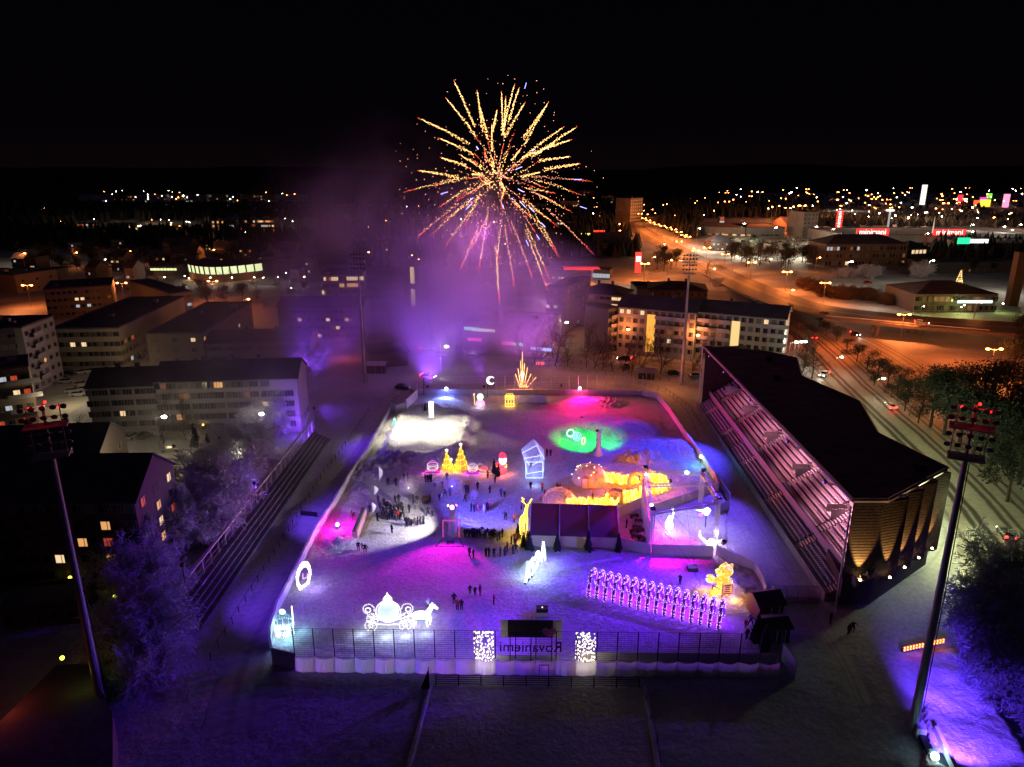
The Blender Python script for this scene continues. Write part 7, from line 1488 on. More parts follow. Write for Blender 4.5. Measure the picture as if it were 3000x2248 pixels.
# bands of tiny far lamps
def far_band(n, x0, x1, y0, y1, cols, group, seed, s0=.5, s1=1.0, bias=1.0):
    rr = random.Random(seed)
    for i in range(n):
        x = rr.gauss((x0 + x1) / 2, (x1 - x0) / 3.6) if rr.random() < .5 else rr.uniform(x0, x1); x = min(max(x, x0), x1); y = y0 + (y1 - y0) * rr.random() ** bias; k = rr.choice(cols); slamp(x, y, k, 'tiny lamp in the ' + group, group, 0, rz=rr.uniform(0, 3), scale=rr.uniform(s0, s1))
far_band(120, 2130, 3000, 550, 612, ['single', 'single', 'white', 'single', 'tall', 'double'], 'far right city below the black sky', 1, 1.0, 1.9)
far_band(22, 1700, 2130, 560, 640, ['single', 'single', 'white'], 'far dark centre beyond the highway', 2, .8, 1.2)
far_band(30, 240, 880, 558, 590, ['white', 'single', 'white'], 'far left hill side', 3, .8, 1.5)
far_band(46, 170, 860, 640, 695, ['white', 'white', 'single'], 'far left town beyond the dark woods', 4, .6, 1.1)
far_band(16, 0, 220, 560, 700, ['white', 'single'], 'faint far corner on the left', 5, .3, .6)
far_band(20, 1040, 1500, 590, 760, ['single', 'white', 'single'], 'dark town behind the fireworks smoke', 6, .6, 1.0)
far_band(34, 2300, 2990, 612, 645, ['white', 'tall', 'single'], 'far retail strip above the supermarket', 7, .8, 1.3)
for i in range(7): slamp(1800 + i * 75 + (i % 2) * 8, 602 - i * 2.2, 'single', 'orange lamp in the sparse row above the far woods', 'sparse orange row above the far woods', 0, scale=1.0)
for px, py, e_, c_ in ((2400, 585, 5e5, (1, .25, .06)), (2700, 590, 4e5, (1, .5, .25)), (2900, 600, 2e5, (1, .5, .3)), (2250, 600, 3e5, (1, .2, .05)), (2560, 605, 1.2e5, (1, .8, .6)), (330, 590, 6e4, (1, .7, .4)), (560, 600, 4e4, (1, .6, .4)), (30, 660, 1.2e4, (1, .8, .5))): lamp('POINT', P(px, py, 25), c_, e_, rad=1)
for k in LP:
    if k not in used: print('unused lamp', k)
POWER['k'] = .4
# ------------------------------------------------------------------ trees
M_BARK = mat('bark', (.06, .045, .035), .9, var=.4, vscale=3); M_BARKF = mat('frosted_bark', (.16, .15, .17), .9); M_FROST = mat('frost_twigs', (.46, .45, .55), .9); M_TWIG = mat('bare_twigs', (.07, .05, .04), .9)
M_NEED = mat('needles', (.022, .032, .025), .9, var=.4, vscale=.8); M_NEEDF = mat('frosty_needles', (.07, .08, .09), .9, var=.4, vscale=.8); M_RUSS = mat('russet_twigs', (.12, .06, .035), .9, var=.4, vscale=.4)
def branching(seed, h, twig_r, dens, spread=.55, trunk_r=.16, multi=1, droop=0.0, tw=1.0):
    rr = random.Random(seed); T, C = MB(), MB()
    def grow(p, d, L, r, lev):
        k = 3 if lev < 2 else 2; q = p
        for i in range(k):
            nd = (d + Vector((rr.gauss(0, .13), rr.gauss(0, .13), rr.gauss(0, .08) - droop * lev * .12))).normalized(); nq = q + nd * L / k
            (T if lev < 2 else C).tube(q, nq, r * (1 - i / k * .35), r * (1 - (i + 1) / k * .35), 5 if lev < 2 else 3); 
            if lev < 4:
                for _ in range(dens[lev]):
                    a = rr.uniform(0, 6.28); s_ = nd.orthogonal().normalized(); s_ = (Matrix.Rotation(a, 3, nd) @ s_); bd = (nd * rr.uniform(.45, .9) + s_ * spread * rr.uniform(.7, 1.5)).normalized()
                    grow(q.lerp(nq, rr.random()), bd, L * rr.uniform(.38, .62), max(twig_r, r * .5), lev + 1)
            q, d = nq, nd
    for m in range(multi):
        a = 6.28 * m / multi; d = Vector((math.cos(a) * .28, math.sin(a) * .28, 1)) if multi > 1 else Vector((0, 0, 1)); grow(Vector((math.cos(a) * .3 * (multi > 1), math.sin(a) * .3 * (multi > 1), 0)), d.normalized(), h * .72, trunk_r, 0)
    if tw:
        src = list(C.v)[::3]; 
    return T, C
def make_tree(kind, seed):
    t = thing(kind, (0, 0, -80), 0, 'x', 'tree')
    if kind == 'frosted_birch': T, C = branching(seed, 12, .05, (4, 3, 3, 2), .66, .17, 3, .35); m = (M_BARKF, M_FROST)
    elif kind == 'bare_tree': T, C = branching(seed, 12, .022, (3, 3, 2, 1), .5, .15, 1, .0); m = (M_BARK, M_TWIG)
    elif kind == 'bare_poplar': T, C = branching(seed, 13, .02, (4, 2, 2, 0), .28, .13, 1, 0); m = (M_BARK, M_TWIG)
    elif kind == 'spruce':
        rr = random.Random(seed); T, C = MB(), MB(); T.tube((0, 0, 0), (0, 0, 9.5), .16, .03)
        for l in range(22):
            z_ = .8 + l * .41; r = 2.3 * (1 - l / 23) ** .9 + .1
            for k in range(11):
                a = rr.uniform(0, 6.28); q = rr.uniform(.7, 1.1) * r; w = .32 * q + .08; x, y = math.cos(a), math.sin(a); C.add([(0, 0, z_ + .25), (x * q * .6 - y * w, y * q * .6 + x * w, z_ - .02), (x * q, y * q, z_ - .25 * q), (x * q * .6 + y * w, y * q * .6 - x * w, z_ - .02)], [(0, 1, 2), (0, 2, 3)])
        m = (M_BARK, M_NEED)
    else:       # dense dark crown of needle clumps
        rr = random.Random(seed); T, C = MB(), MB(); T.tube((0, 0, 0), (0, 0, 9), .28, .12); lobes = [(rr.uniform(-2.2, 2.2), rr.uniform(-2.2, 2.2), rr.uniform(4.5, 11.5), rr.uniform(1.5, 2.9)) for _ in range(13)]
        for x, y, z_, r in lobes: T.tube((0, 0, z_ * .6), (x, y, z_), .1, .04)
        for _ in range(2600):
            x, y, z_, r = rr.choice(lobes); v = Vector((rr.gauss(0, 1), rr.gauss(0, 1), rr.gauss(0, .75))).normalized() * r * rr.uniform(.55, 1.08); c = Vector((x, y, z_)) + v; s_ = rr.uniform(.12, .3); u = Vector((rr.gauss(0, 1), rr.gauss(0, 1), rr.gauss(0, 1))).normalized(); w = u.orthogonal().normalized()
            C.add([c + u * s_, c - u * s_ * .5 + w * s_ * .7, c - u * s_ * .5 - w * s_ * .7], [(0, 1, 2)])
        m = (M_BARK, M_NEED)
    T.build('trunk', m[0], t); C.build('crown', m[1], t); return t
TP = {k: [make_tree(k, s_) for s_ in range(3)] for k in ('frosted_birch', 'bare_tree', 'bare_poplar', 'spruce', 'dark_pine')}; TU = set(); tr = random.Random(3); base_h = {'frosted_birch': 12, 'bare_tree': 11.5, 'bare_poplar': 13, 'spruce': 9.8, 'dark_pine': 13.5}
def tree(kind, px, py, h, label, group=None, v=None, crown=None, p=None, wide=1.0):
    i = tr.randrange(3) if v is None else v; t = TP[kind][i]; s_ = h / base_h[kind]; p = p if p is not None else P(px, py)
    key = (kind, i)
    if key not in TU: TU.add(key); o = t; o.location = p; o['label'] = label; o.scale = (s_ * wide, s_ * wide, s_); o.rotation_euler = (0, 0, tr.uniform(0, 6))
    else: o = dup(t, loc=p, rz=tr.uniform(0, 6), label=label, s=(s_ * wide, s_ * wide, s_))
    if group: o['group'] = group
    elif 'group' in o: del o['group']
    if crown is not None:
        for ch in KID[o.name]:
            if ch.name.startswith('crown'): ch.material_slots[0].link = 'OBJECT'; ch.material_slots[0].material = crown
    return o
gB = 'frosted birches between the left blocks and the terrace'
for i, (x, y, h) in enumerate(((475, 1965, 11), (530, 1905, 12), (430, 1860, 10), (520, 1770, 11), (470, 1720, 13), (400, 1680, 9), (610, 1600, 13), (690, 1560, 13), (560, 1590, 12), (725, 1490, 12), (650, 1500, 12), (780, 1420, 11), (820, 1345, 11), (865, 1275, 11), (805, 1290, 10), (905, 1205, 10), (945, 1150, 10), (720, 1400, 10), (760, 1370, 11), (850, 1200, 11), (900, 1130, 11), (740, 1340, 9), (690, 1345, 9), (650, 1440, 11), (980, 1090, 9), (460, 2030, 9), (400, 1990, 8))):
    x -= 55 if y < 1700 else 40; h *= .86; tree('frosted_birch', x, y, h, 'frosted birch in the belt left of the terrace' if i > 2 else ['nearest frosted birch at the lower end of the belt', 'tall frosted birch beside the near end of the terrace', 'frosted birch leaning towards the big dark block'][i], gB if i > 2 else None, v=i % 3)
for x, y, h, lb in ((585, 1385, 11, 'tall dark spruce left in the frosted belt'), (620, 1390, 9, 'dark spruce in the middle of the frosted belt'), (655, 1382, 8, 'short dark spruce right in the frosted belt'), (1448, 1390, 3.6, 'small dark spruce right of the bearded figure'), (1460, 1395, 3.0, 'smaller dark spruce at the right of the small pair'), (1551, 1612, 3.6, 'small spruce at the left corner of the marquee'), (1632, 1614, 3.4, 'small spruce before the left bay of the marquee'), (1723, 1616, 4.0, 'small spruce right of the marquee entrance'), (1812, 1616, 3.4, 'small spruce at the right corner of the marquee'), (1517, 1578, 3.0, 'golden lit spruce behind the queue by the reindeer'), (1534, 1600, 2.8, 'lowest golden lit spruce below the reindeer'), (1546, 1590, 2.4, 'golden lit spruce between reindeer and marquee'), (1246, 1204, 2.5, 'little dark spruce behind the bright snow mound'), (2215, 1880, 4.5, 'dark spruce beside the second hut at the near right corner'), (2240, 1905, 4.0, 'dark spruce behind the right end of the near net fence')):
    tree('spruce', x, y, h, lb, p=F(x, y))
mlamp(F(1528, 1592), (1, .55, .06), 260, 1.2); mlamp(F(1524, 1575) + Vector((-1.3, -.5, 0)), (1, .55, .06), 200, 1.2)
# bare trees behind the field
gT = 'row of bare trees along the street behind the field'
for i, (x, y) in enumerate(((90, 790), (160, 780), (310, 790), (400, 795), (535, 805), (592, 815), (655, 825), (725, 832), (795, 835), (865, 838), (930, 842), (1070, 850), (1290, 860), (1365, 862))):
    tree('bare_tree' if i % 3 else 'bare_poplar', *z4(x, y), tr.uniform(10, 14), 'bare tree in the row along the street behind the field', gT)
for i, (x, y) in enumerate(((850, 720), (900, 730), (1050, 775), (1095, 770), (1150, 800), (1195, 810), (1250, 800), (1310, 820), (1365, 810), (1470, 805), (1520, 820), (1580, 820))): tree('bare_poplar', *z3(x, y), tr.uniform(8, 12), 'bare tree fading in the violet smoke', 'bare trees in the violet smoke')
for x, y, lb in ((1700, 830, 'bare wide tree before the shop block'), (2020, 860, 'bare wide tree left of the four storey block')): tree('bare_tree', *z3(x, y), 12, lb)
for x, y, h, lb in ((2378, 1110, 13, 'tall bare tree behind the grandstand roof by the avenue'), (2350, 1095, 12, 'bare tree beside the tall one behind the grandstand roof'), (2335, 960, 10, 'bare tree at the right end of the long cream block'), (2322, 1000, 9, 'bare tree below the red lamps by the avenue'), (2365, 1075, 9, 'short bare tree behind the grandstand roof'), (246, 1360, 9, 'bare tree at the left end of the lit yard'), (330, 1395, 6, 'low bare tree at the edge of the lit yard'), (480, 1300, 10, 'bare tree before the middle of the white block'), (700, 1240, 10, 'bare tree before the right half of the white block'), (545, 1290, 9, 'bare birch before the white block windows'), (2070, 812, 8, 'bare tree lit orange beside the highway')): tree('bare_tree', x, y, h, lb)
for i, (x, y, h) in enumerate(((2880, 1880, 11), (2950, 1990, 12), (2995, 1850, 11), (3020, 2080, 12), (2930, 1760, 10), (3000, 1740, 9), (2985, 2080, 11))): tree('frosted_birch', x, y, h, 'bluish frosted birch between avenue and blue snow slope', 'bluish birches at the right edge', crown=mat('frost_twigs_dim', (.14, .14, .2), .9))
# dark pines and bushes on the right
gP = 'dark pines along the right side of the avenue'
for i, (x, y, h) in enumerate(((2725, 1250, 15), (2765, 1275, 16), (2810, 1300, 17), (2850, 1335, 16), (2895, 1385, 16), (2940, 1350, 17), (2985, 1420, 17), (2870, 1250, 16), (2820, 1220, 15), (2940, 1270, 16), (3000, 1290, 16), (3010, 1180, 15), (2965, 1110, 13), (3000, 1040, 14), (2950, 1470, 13), (3020, 1520, 14), (2780, 1200, 13), (2900, 1180, 14), (2740, 1190, 12), (2700, 1205, 9))): tree('dark_pine', x, y, h, 'big dark pine in the mass right of the avenue', gP, v=i % 3, wide=1.25)
for i, (x, y, h) in enumerate(((2420, 985, 6), (2450, 1000, 6), (2480, 1030, 6), (2510, 1060, 6.5), (2540, 1085, 7), (2570, 1105, 7), (2600, 1130, 7), (2630, 1150, 8), (2660, 1180, 8), (2400, 960, 7), (2560, 1130, 5), (2610, 1165, 5), (2650, 1205, 6), (2690, 1240, 6))): tree('dark_pine', x, y, h, 'low dark bushy pine on the bank between avenue and ramp', 'low pines on the avenue bank', v=i % 3, wide=1.6)
for i in range(26):
    u = i / 25; x = 2345 + u * 385 + tr.uniform(-8, 8); y = 845 + 62 * u ** .7 + tr.uniform(-12, 6); tree('frosted_birch', x, y, tr.uniform(4.5, 6.5), 'russet bush in the belt above the bridge', 'russet bushes above the bridge', crown=M_RUSS, wide=1.5)
for i in range(34):
    x = tr.uniform(2120, 2400); y = 735 + tr.uniform(0, 50) + (x - 2120) * .03; tree('dark_pine' if i % 2 else 'bare_tree', x, y, tr.uniform(10, 15), 'dark tree in the grove between loop road and retail parking', 'grove between loop road and retail parking', wide=1.2)
for x, y, h in ((1925, 790, 13), (1945, 795, 14), (1965, 790, 12), (1980, 780, 12), (1940, 770, 12)): tree('dark_pine', x, y, h, 'pine in the clump behind the far floodlight mast', 'pines behind the far mast', wide=1.2)
for x, y, h, lb in ((2462, 815, 6, 'white frosted small tree left of the plaza lamp'), (2488, 815, 6, 'white frosted small tree under the plaza lamp'), (2535, 815, 8, 'greenish frosted tree on the plaza'), (2560, 812, 7, 'second greenish frosted tree on the plaza'), (2705, 810, 9, 'frosted tree under the brightest plaza lamp'), (2690, 815, 8, 'frosted tree left of the brightest plaza lamp'), (2095, 838, 5, 'pale frosted bush beside the highway')): tree('frosted_birch', x, y, h, lb, wide=1.3)
for i in range(14): tree('dark_pine', 2520 + tr.uniform(0, 400), 790 + tr.uniform(-15, 12), tr.uniform(6, 10), 'dark tree around the plaza', 'dark trees around the plaza', wide=1.2)
gs = tree('spruce', 2797, 900, 17, 'tall spruce wrapped in golden lights on the lawn', crown=mat('golden_needles', (.3, .2, .06), .8, emit=(1, .55, .15), s=.12)); gp_ = gs.location; g = MB(); rr = random.Random(6)  # light of the bulbs is put into the needles' colour and glow
for _ in range(330):
    u = rr.random() ** .8; a = rr.uniform(0, 6.28); r = (3.6 * (1 - u) + .1) * rr.uniform(.8, 1.05); g.octa((r * math.cos(a), r * math.sin(a), .8 + 15.6 * u), .17)
o = g.build('lights', glow('gold_lights', (1, .66, .25), 3.5), None); s_ = gs.scale[0]; o.parent = gs; o.scale = (1 / gs.scale[0], 1 / gs.scale[1], 1 / gs.scale[2])
for i in range(105):
    x = tr.uniform(-20, 900); y = tr.uniform(700, 800); tree('dark_pine' if i % 3 else 'bare_tree', x, y, tr.uniform(8, 13), 'dark tree among the far left houses', 'dark trees among the far left houses', wide=1.3)
for i in range(24): tree('dark_pine' if i % 2 else 'bare_tree', tr.uniform(380, 900), tr.uniform(822, 905), tr.uniform(6, 10), 'dark tree around the glass hall and left blocks', 'dark trees around the left blocks', wide=1.2)
for k in TP:
    for i, t in enumerate(TP[k]):
        if (k, i) not in TU:
            for ch in KID[t.name]: bpy.data.objects.remove(ch)
            bpy.data.objects.remove(t)
# far woods as one mass
wr = random.Random(17); g = MB(); hwp = [Vector((c.x, c.y)) for c in HWC]
def near_hw(x, y, d): return any(abs(c.x - x) < d and abs(c.y - y) < d for c in hwp)
def cone(x, y, h, r):
    a = wr.random(); g.add([(x + r * math.cos(a + k * 1.2566), y + r * math.sin(a + k * 1.2566), h * .12) for k in range(5)] + [(x, y, h)], [(k, (k + 1) % 5, 5) for k in range(5)])
def wood(x0, x1, y0, y1, n, h=(9, 15), skip=()):
    for _ in range(n):
        px, py = wr.uniform(x0, x1), wr.uniform(y0, y1)
        if any(a <= px <= b and c <= py <= d for a, b, c, d in skip): continue
        p = P(px, py); 
        if near_hw(p.x, p.y, 22): continue
        cone(p.x, p.y, wr.uniform(*h), wr.uniform(2.5, 4.5))
wood(-60, 930, 598, 645, 900, h=(7, 11)); wood(-60, 930, 695, 735, 500); wood(-60, 620, 640, 700, 500, skip=((220, 600, 650, 690),)); wood(930, 1720, 585, 700, 1100); wood(1720, 2060, 560, 700, 700); wood(1950, 2400, 600, 655, 700, skip=((2035, 2300, 640, 660),)); wood(2400, 3060, 640, 668, 500, h=(6, 10)); wood(2130, 3060, 560, 615, 260, h=(5, 9)); wood(-60, 3060, 512, 552, 1200, h=(8, 14)); wood(1600, 1740, 700, 760, 160); wood(1730, 1870, 690, 760, 130, skip=((1735, 1850, 700, 725),)); wood(1040, 1600, 700, 790, 260); wood(2730, 3060, 725, 790, 220)
tag(g.build('far_woods', mat('far_needles', (.018, .02, .022), .95)), 'far dark woods between the districts of the town', 'woods', kind='stuff')
POWER['k'] = 1.45
# ------------------------------------------------------------------ wash light over the field from added floods on the roof edge and poles
def washlamp(px, h, tgt, col, w, ang, label, blend=.8):
    return lamp('SPOT', px, col, w, tgt, ang=ang, blend=blend, rad=.35)
def roofp(k, dx=-.4): w = rot @ Vector((dx, k, RZ - .4)) + SO; return w
M_FL = glow('roof_flood', (.3, .12, 1), 1.5)
for i, (k, tgt, col, w, ang) in enumerate(((8, (1800, 1740), (.14, .01, 1), 66000, 54), (24, (1400, 1700), (.14, .01, 1), 90000, 56), (46, (2000, 1560), (.16, .06, 1), 34000, 64), (66, (1960, 1345), (.07, .05, 1), 44000, 72), (80, (1500, 1300), (.17, .035, 1), 24000, 70))):
    q = roofp(k); t = thing('flood_lamp', q, 0, ['violet floodlight nearest on the grandstand roof edge', 'second violet floodlight along the grandstand roof edge', 'violet floodlight at the middle of the grandstand roof edge', 'blue floodlight on the far half of the grandstand roof edge', 'violet floodlight at the far end of the grandstand roof edge'][i], 'floodlight', 'floodlights on the grandstand roof edge')
    MB().box(0, 0, -.15, .35, .5, .35).build('housing', M_BLACK, t); MB().box(-.2, 0, -.12, .06, .4, .28).build('lens', M_FL, t)
    lamp('SPOT', q + Vector((-.5, 0, -.2)), col, w, P(*tgt), ang=ang, blend=.8, rad=.3)
# floods on poles along the terrace, added to extend the violet wash
for px, h, tgt, col, w, ang, lb in (((560, 1830), 9, (1000, 1720), (.17, .035, 1), 6000, 96, 'violet floodlight on a pole at the near end of the terrace'), ((760, 1560), 9, (1150, 1500), (.18, .06, 1), 10000, 96, 'violet floodlight on a pole at the middle of the terrace'), ((930, 1310), 9, (1250, 1320), (.17, .035, 1), 9000, 96, 'violet floodlight on a pole at the far end of the terrace')):
    p = P(*px); t = thing('flood_lamp', p, 0, lb, 'floodlight', 'floodlights along the terrace'); MB().tube((0, 0, 0), (0, 0, h), .06).build('pole', M_DARKMETAL, t); MB().box(0, 0, h, .5, .4, .4).build('housing', M_BLACK, t)
    lamp('SPOT', p + Vector((.3, .2, h + .3)), col, w, P(*tgt), ang=ang, blend=.8, rad=.3)
lamp('SPOT', P(1590, 1830) + Vector((0, 0, 7)), (.17, .035, 1), 5000, P(1300, 1900), ang=110, blend=.9, rad=.3)

for px, tg, w, lb in (((600, 1740), (520, 1680), 5000, 'violet floodlight at the terrace foot aimed at the frosted trees'), ((770, 1470), (650, 1500), 5500, 'violet floodlight halfway up the terrace aimed at the frosted trees'), ((925, 1270), (800, 1300), 6000, 'violet floodlight at the terrace top aimed at the frosted trees')):
    p = P(*px); t = thing('flood_lamp', p, 0, lb, 'floodlight', 'floodlights aimed at the frosted trees'); MB().box(0, 0, 0, .5, .4, .4).build('housing', M_BLACK, t); MB().tube((0, 0, .4), (0, 0, .9), .05).build('bracket', M_DARKMETAL, t)
    lamp('SPOT', p + Vector((0, 0, 1.3)), (.22, .06, 1), w, P(*tg) + Vector((0, 0, 7)), ang=120, blend=.9, rad=.3)  # lamps added only to lift the frosted crowns
POWER['k'] = .8
# ------------------------------------------------------------------ fireworks
FC = Vector((-4.0, 212.0, 57.0)); fr = random.Random(12)
G_GOLD = glow('spark_gold', (1.0, .52, .16), 6); G_GRED = glow('spark_red', (1.0, .10, .04), 5); G_BLUES = glow('spark_blue', (.25, .25, 1.0), 7); G_GPINK = glow('spark_pink', (1, .35, .2), 5)
fw = thing('firework_burst', FC, 0, 'big golden firework burst with drooping spark trails over the far end of the field', 'firework')
def spark_trail(d, r0, r1, n, size, droop, thick=.5, red=.15, mats=None, name='spark_trail', parent=None, jit=.42, off=None):
    g = MB(); d = d.normalized(); off = off or Vector((fr.gauss(0, .9), 0, fr.gauss(.4, 1.2)))
    for i in range(n):
        u = (i + fr.random()) / n; r = r0 + (r1 - r0) * u; q = d * r + off * (1 - u) + Vector((0, 0, -droop * (r / 30) ** 2)) ; w = jit * (1 - .75 * u); g.cur = 1 if u > 1 - red else 0
        g.octa((q.x + fr.gauss(0, w * .5), q.y + fr.gauss(0, w * .5), q.z + fr.gauss(0, w * .6) - (0 if u > .9 else abs(fr.gauss(0, w * .4)))), size * fr.uniform(.55, 1.15) * (.6 if u > .93 else 1))
    return g.build(name, mats or (G_GOLD, G_GRED), parent or fw)
def dirpx(px, py):
    "direction and length from the burst centre to a point at that pixel, in the plane of the burst"
    b = -(py - 1124) / FPX; dy = _cp + b * _sp; t_ = FC.y / dy; return Vector(((px - 1500) / FPX * t_ - FC.x, 0, CAM_H + (-_sp + b * _cp) * t_ - FC.z))
z1 = lambda x, y: (1100 + x / 2.303, 180 + y / 2.303)
ENDS = [(527, 108), (460, 218), (308, 378), (680, 165), (848, 170), (880, 235), (940, 145), (972, 145), (1012, 270), (1172, 255), (1135, 315), (1265, 438), (1342, 438), (1315, 525), (1220, 540), (400, 495), (285, 735), (215, 875), (565, 625), (430, 985), (440, 1085), (300, 1170), (340, 1200), (430, 1300), (570, 1415), (685, 1470), (815, 1390), (1060, 1460), (1150, 1500), (1240, 1310), (1470, 812), (1365, 885), (1250, 1135), (1385, 688), (1320, 640), (1165, 1060), (1210, 945), (690, 260), (780, 400), (825, 330), (1080, 610), (980, 590), (1160, 860), (1110, 745), (1210, 885), (1085, 1160), (1050, 1060), (1225, 1290), (1445, 1270), (1330, 1020), (600, 1110), (640, 1280), (420, 640), (390, 840), (620, 900), (650, 760), (840, 1600), (940, 1560), (1165, 1440)]
for i, (x, y) in enumerate(ENDS):
    v = dirpx(*z1(x, y)); L_ = v.length; low = v.z < 0; v.z += (3.5 if not low else 2.0) * (L_ / 30) ** 2; d = v + Vector((0, fr.uniform(-.5, .5) * L_, 0)); L2 = d.length
    k0 = fr.uniform(.42, .55) if not low else fr.uniform(.3, .6)
    spark_trail(d, L2 * k0, L2, int((52 if not low else 26) * L_ / 26 * 2.4) + 8, .095 if not low else .085, 3.5 if not low else 2.0, red=.05 if not low else .25, mats=(G_GOLD, G_GRED) if not low or i % 3 else (G_GPINK, G_GRED))
for i in range(34):
    d = Vector((fr.gauss(0, 1), fr.gauss(0, .8), fr.gauss(.1, 1))).normalized(); spark_trail(d, fr.uniform(0, 3), fr.uniform(6, 17), 26, .10, 2.5, red=.3, mats=(G_GPINK, G_GRED) if i % 3 == 0 else None)
for i in range(18):
    d = Vector((fr.gauss(.35, 1), fr.gauss(0, .6), fr.gauss(-.1, .8))).normalized(); r = fr.uniform(6, 28); g = MB(); g.tube(d * r, d * (r + fr.uniform(1.2, 2.6)), .07, .07, 4); g.build('blue_spark', G_BLUES, fw)
g = MB()
for i in range(420):
    d = Vector((fr.gauss(0, 1), fr.gauss(0, .8), fr.gauss(-.45, 1))).normalized() * fr.uniform(8, 31); g.octa(d, fr.uniform(.05, .11))
tag(g.build('loose_sparks', G_GPINK, fw), kind='stuff')
lamp('POINT', FC + Vector((0, 0, 0)), (1, .32, .22), 9000, rad=2.0); lamp('POINT', FC + Vector((-4, 4, -16)), (.7, .12, .7), 9000, rad=2.0)
lb = P(1530, 1150); lb.z = 0; t = thing('firework_fountain', lb, 0, 'low fountain of golden sparks rising behind the far net fence', 'firework')
for i, (x, hh) in enumerate(((-1.6, 7), (-1.0, 9.5), (-.4, 13), (0, 17), (.5, 12), (1.2, 10), (2.0, 7), (3.2, 5.5), (.2, 8), (-.7, 6))):
    g = MB(); q = Vector((x * .3, 0, 1 + fr.random() * 2)); 
    for k in range(9): n_ = Vector((x * (.3 + .9 * (k + 1) / 9), fr.uniform(-.1, .1), 1 + hh * .62 * (k + 1) / 9)); g.tube(q, n_, .11 if k % 3 else .05, .08, 4); q = n_
    g.build('spark_trail', glow('fountain_gold', (1, .42, .12), 4), t)
lamp('POINT', lb + Vector((0, -.5, 5)), (1, .30, .16), 5000, rad=.6)
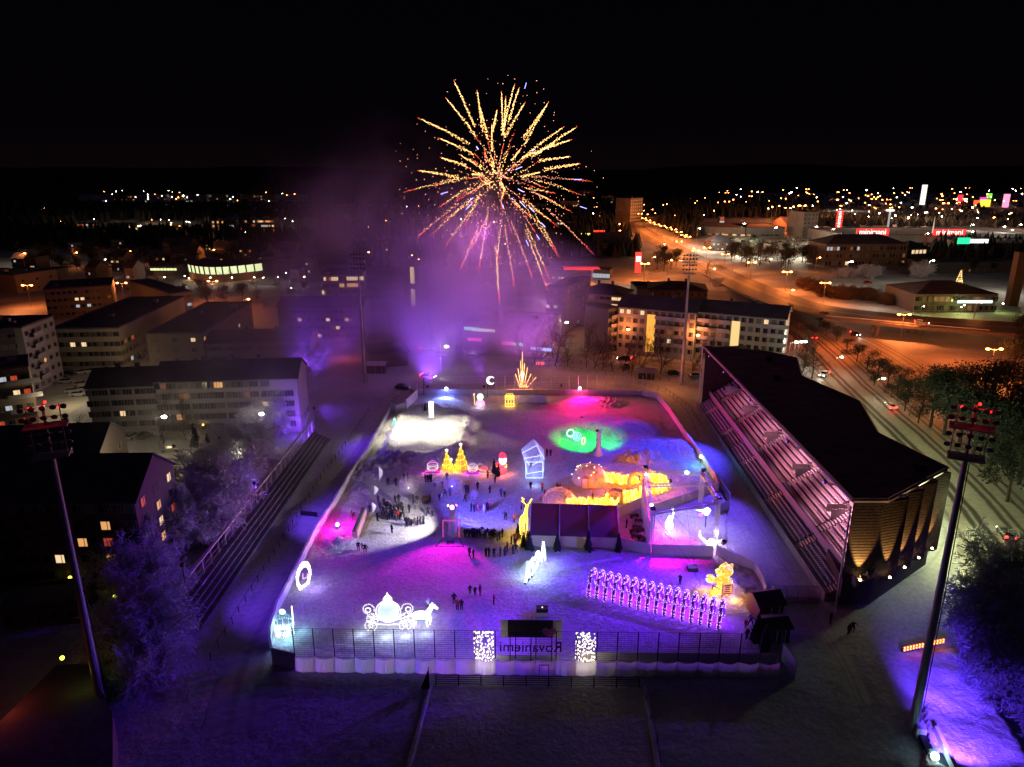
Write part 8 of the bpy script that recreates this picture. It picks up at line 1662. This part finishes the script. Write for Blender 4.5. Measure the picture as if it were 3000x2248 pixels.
# ------------------------------------------------------------------ smoke, with coloured floods added to light it
def smoke(name, lo, hi, blobs, dens, nscale, col=(.9, .85, .95)):
    g = MB().box((lo[0] + hi[0]) / 2, (lo[1] + hi[1]) / 2, lo[2], hi[0] - lo[0], hi[1] - lo[1], hi[2] - lo[2])
    m = bpy.data.materials.new(name); m.use_nodes = True; t = m.node_tree; t.nodes.clear(); out = t.nodes.new('ShaderNodeOutputMaterial'); v = t.nodes.new('ShaderNodeVolumePrincipled'); t.links.new(v.outputs[0], out.inputs['Volume'])
    v.inputs['Color'].default_value = (*col, 1); v.inputs['Anisotropy'].default_value = 0.0
    ge = t.nodes.new('ShaderNodeNewGeometry'); n = t.nodes.new('ShaderNodeTexNoise'); n.inputs['Scale'].default_value = nscale; n.inputs['Detail'].default_value = 3.5; n.inputs['Roughness'].default_value = .55; t.links.new(ge.outputs['Position'], n.inputs['Vector'])
    # warp the blobs with a second noise so their outline is ragged
    n2 = t.nodes.new('ShaderNodeTexNoise'); n2.inputs['Scale'].default_value = nscale * .55; n2.inputs['Detail'].default_value = 2; t.links.new(ge.outputs['Position'], n2.inputs['Vector'])
    s1 = t.nodes.new('ShaderNodeVectorMath'); s1.operation = 'MULTIPLY_ADD'; s1.inputs[1].default_value = (26, 26, 26); t.links.new(n2.outputs['Color'], s1.inputs[0]); t.links.new(ge.outputs['Position'], s1.inputs[2])
    acc = None
    for (c, r, w) in blobs:
        d = t.nodes.new('ShaderNodeVectorMath'); d.operation = 'DISTANCE'; d.inputs[1].default_value = (c[0] + 13, c[1] + 13, c[2] + 13); t.links.new(s1.outputs[0], d.inputs[0])
        mr = t.nodes.new('ShaderNodeMapRange'); mr.interpolation_type = 'SMOOTHSTEP'; mr.inputs[1].default_value = 0; mr.inputs[2].default_value = r; mr.inputs[3].default_value = w; mr.inputs[4].default_value = 0; t.links.new(d.outputs['Value'], mr.inputs[0])
        if acc is None: acc = mr.outputs[0]
        else: a = t.nodes.new('ShaderNodeMath'); a.operation = 'ADD'; t.links.new(acc, a.inputs[0]); t.links.new(mr.outputs[0], a.inputs[1]); acc = a.outputs[0]
    r = t.nodes.new('ShaderNodeMapRange'); r.inputs[1].default_value = .36; r.inputs[2].default_value = .68; r.inputs[3].default_value = .12; r.inputs[4].default_value = 1.7; t.links.new(n.outputs[0], r.inputs[0])
    mu = t.nodes.new('ShaderNodeMath'); mu.operation = 'MULTIPLY'; t.links.new(acc, mu.inputs[0]); t.links.new(r.outputs[0], mu.inputs[1])
    m2 = t.nodes.new('ShaderNodeMath'); m2.operation = 'MULTIPLY'; m2.inputs[1].default_value = dens; t.links.new(mu.outputs[0], m2.inputs[0]); t.links.new(m2.outputs[0], v.inputs['Density'])
    return tag(g.build(name, m), 'violet lit smoke drifting left from the fireworks', 'smoke', kind='stuff')
BL = [((-3, 212, 8), 20, .9), ((-12, 222, 26), 28, 1.0), ((-18, 230, 36), 27, .7), ((-40, 240, 48), 34, .12), ((-24, 214, 20), 30, .7), ((-60, 240, 36), 34, .45), ((-34, 218, 14), 30, .9), ((-62, 200, 12), 34, .5), ((-52, 160, 10), 34, .22), ((8, 226, 22), 20, .6), ((-20, 250, 20), 34, .7), ((-84, 200, 8), 40, .2), ((-62, 150, 6), 34, .25), ((12, 222, 10), 26, .7)]
smoke('smoke', (-150, 112, .3), (40, 300, 96), BL, .042, .055)
for i, (x, y, tg, col, w, ang) in enumerate(((-24, 195, (-22, 232, 34), (.34, .09, 1), 100000, 96), (14, 196, (-8, 226, 34), (.6, .12, .85), 100000, 76), (-60, 194, (-56, 225, 34), (.28, .07, 1), 180000, 100), (-46, 150, (-62, 190, 20), (.22, .06, 1), 14000, 100), (-8, 195, (-30, 235, 56), (.4, .09, .95), 45000, 56))):
    t = thing('flood_lamp', (x, y, 0), 0, ['violet floodlight aimed up into the smoke left of the launch point', 'pink floodlight aimed up into the smoke at the launch point', 'blue violet floodlight aimed up at the left end of the smoke', 'violet floodlight near the far left corner wall aimed into the smoke', 'rose floodlight aimed up into the top of the smoke'][i], 'floodlight', 'floodlights aimed into the smoke'); MB().box(0, 0, 0, .6, .5, .5).build('housing', M_BLACK, t)
    lamp('SPOT', (x, y, 1.2), col, w, tg, ang=ang, blend=.9, rad=.5)

mt = P(1995, 1128)
lamp('SPOT', Vector((mt.x - 1.5, mt.y, 34)), (.50, .15, .9), 190000, (-22, 222, 24), ang=64, blend=.9, rad=1.0)  # spot added at the unlit mast head to brighten the smoke
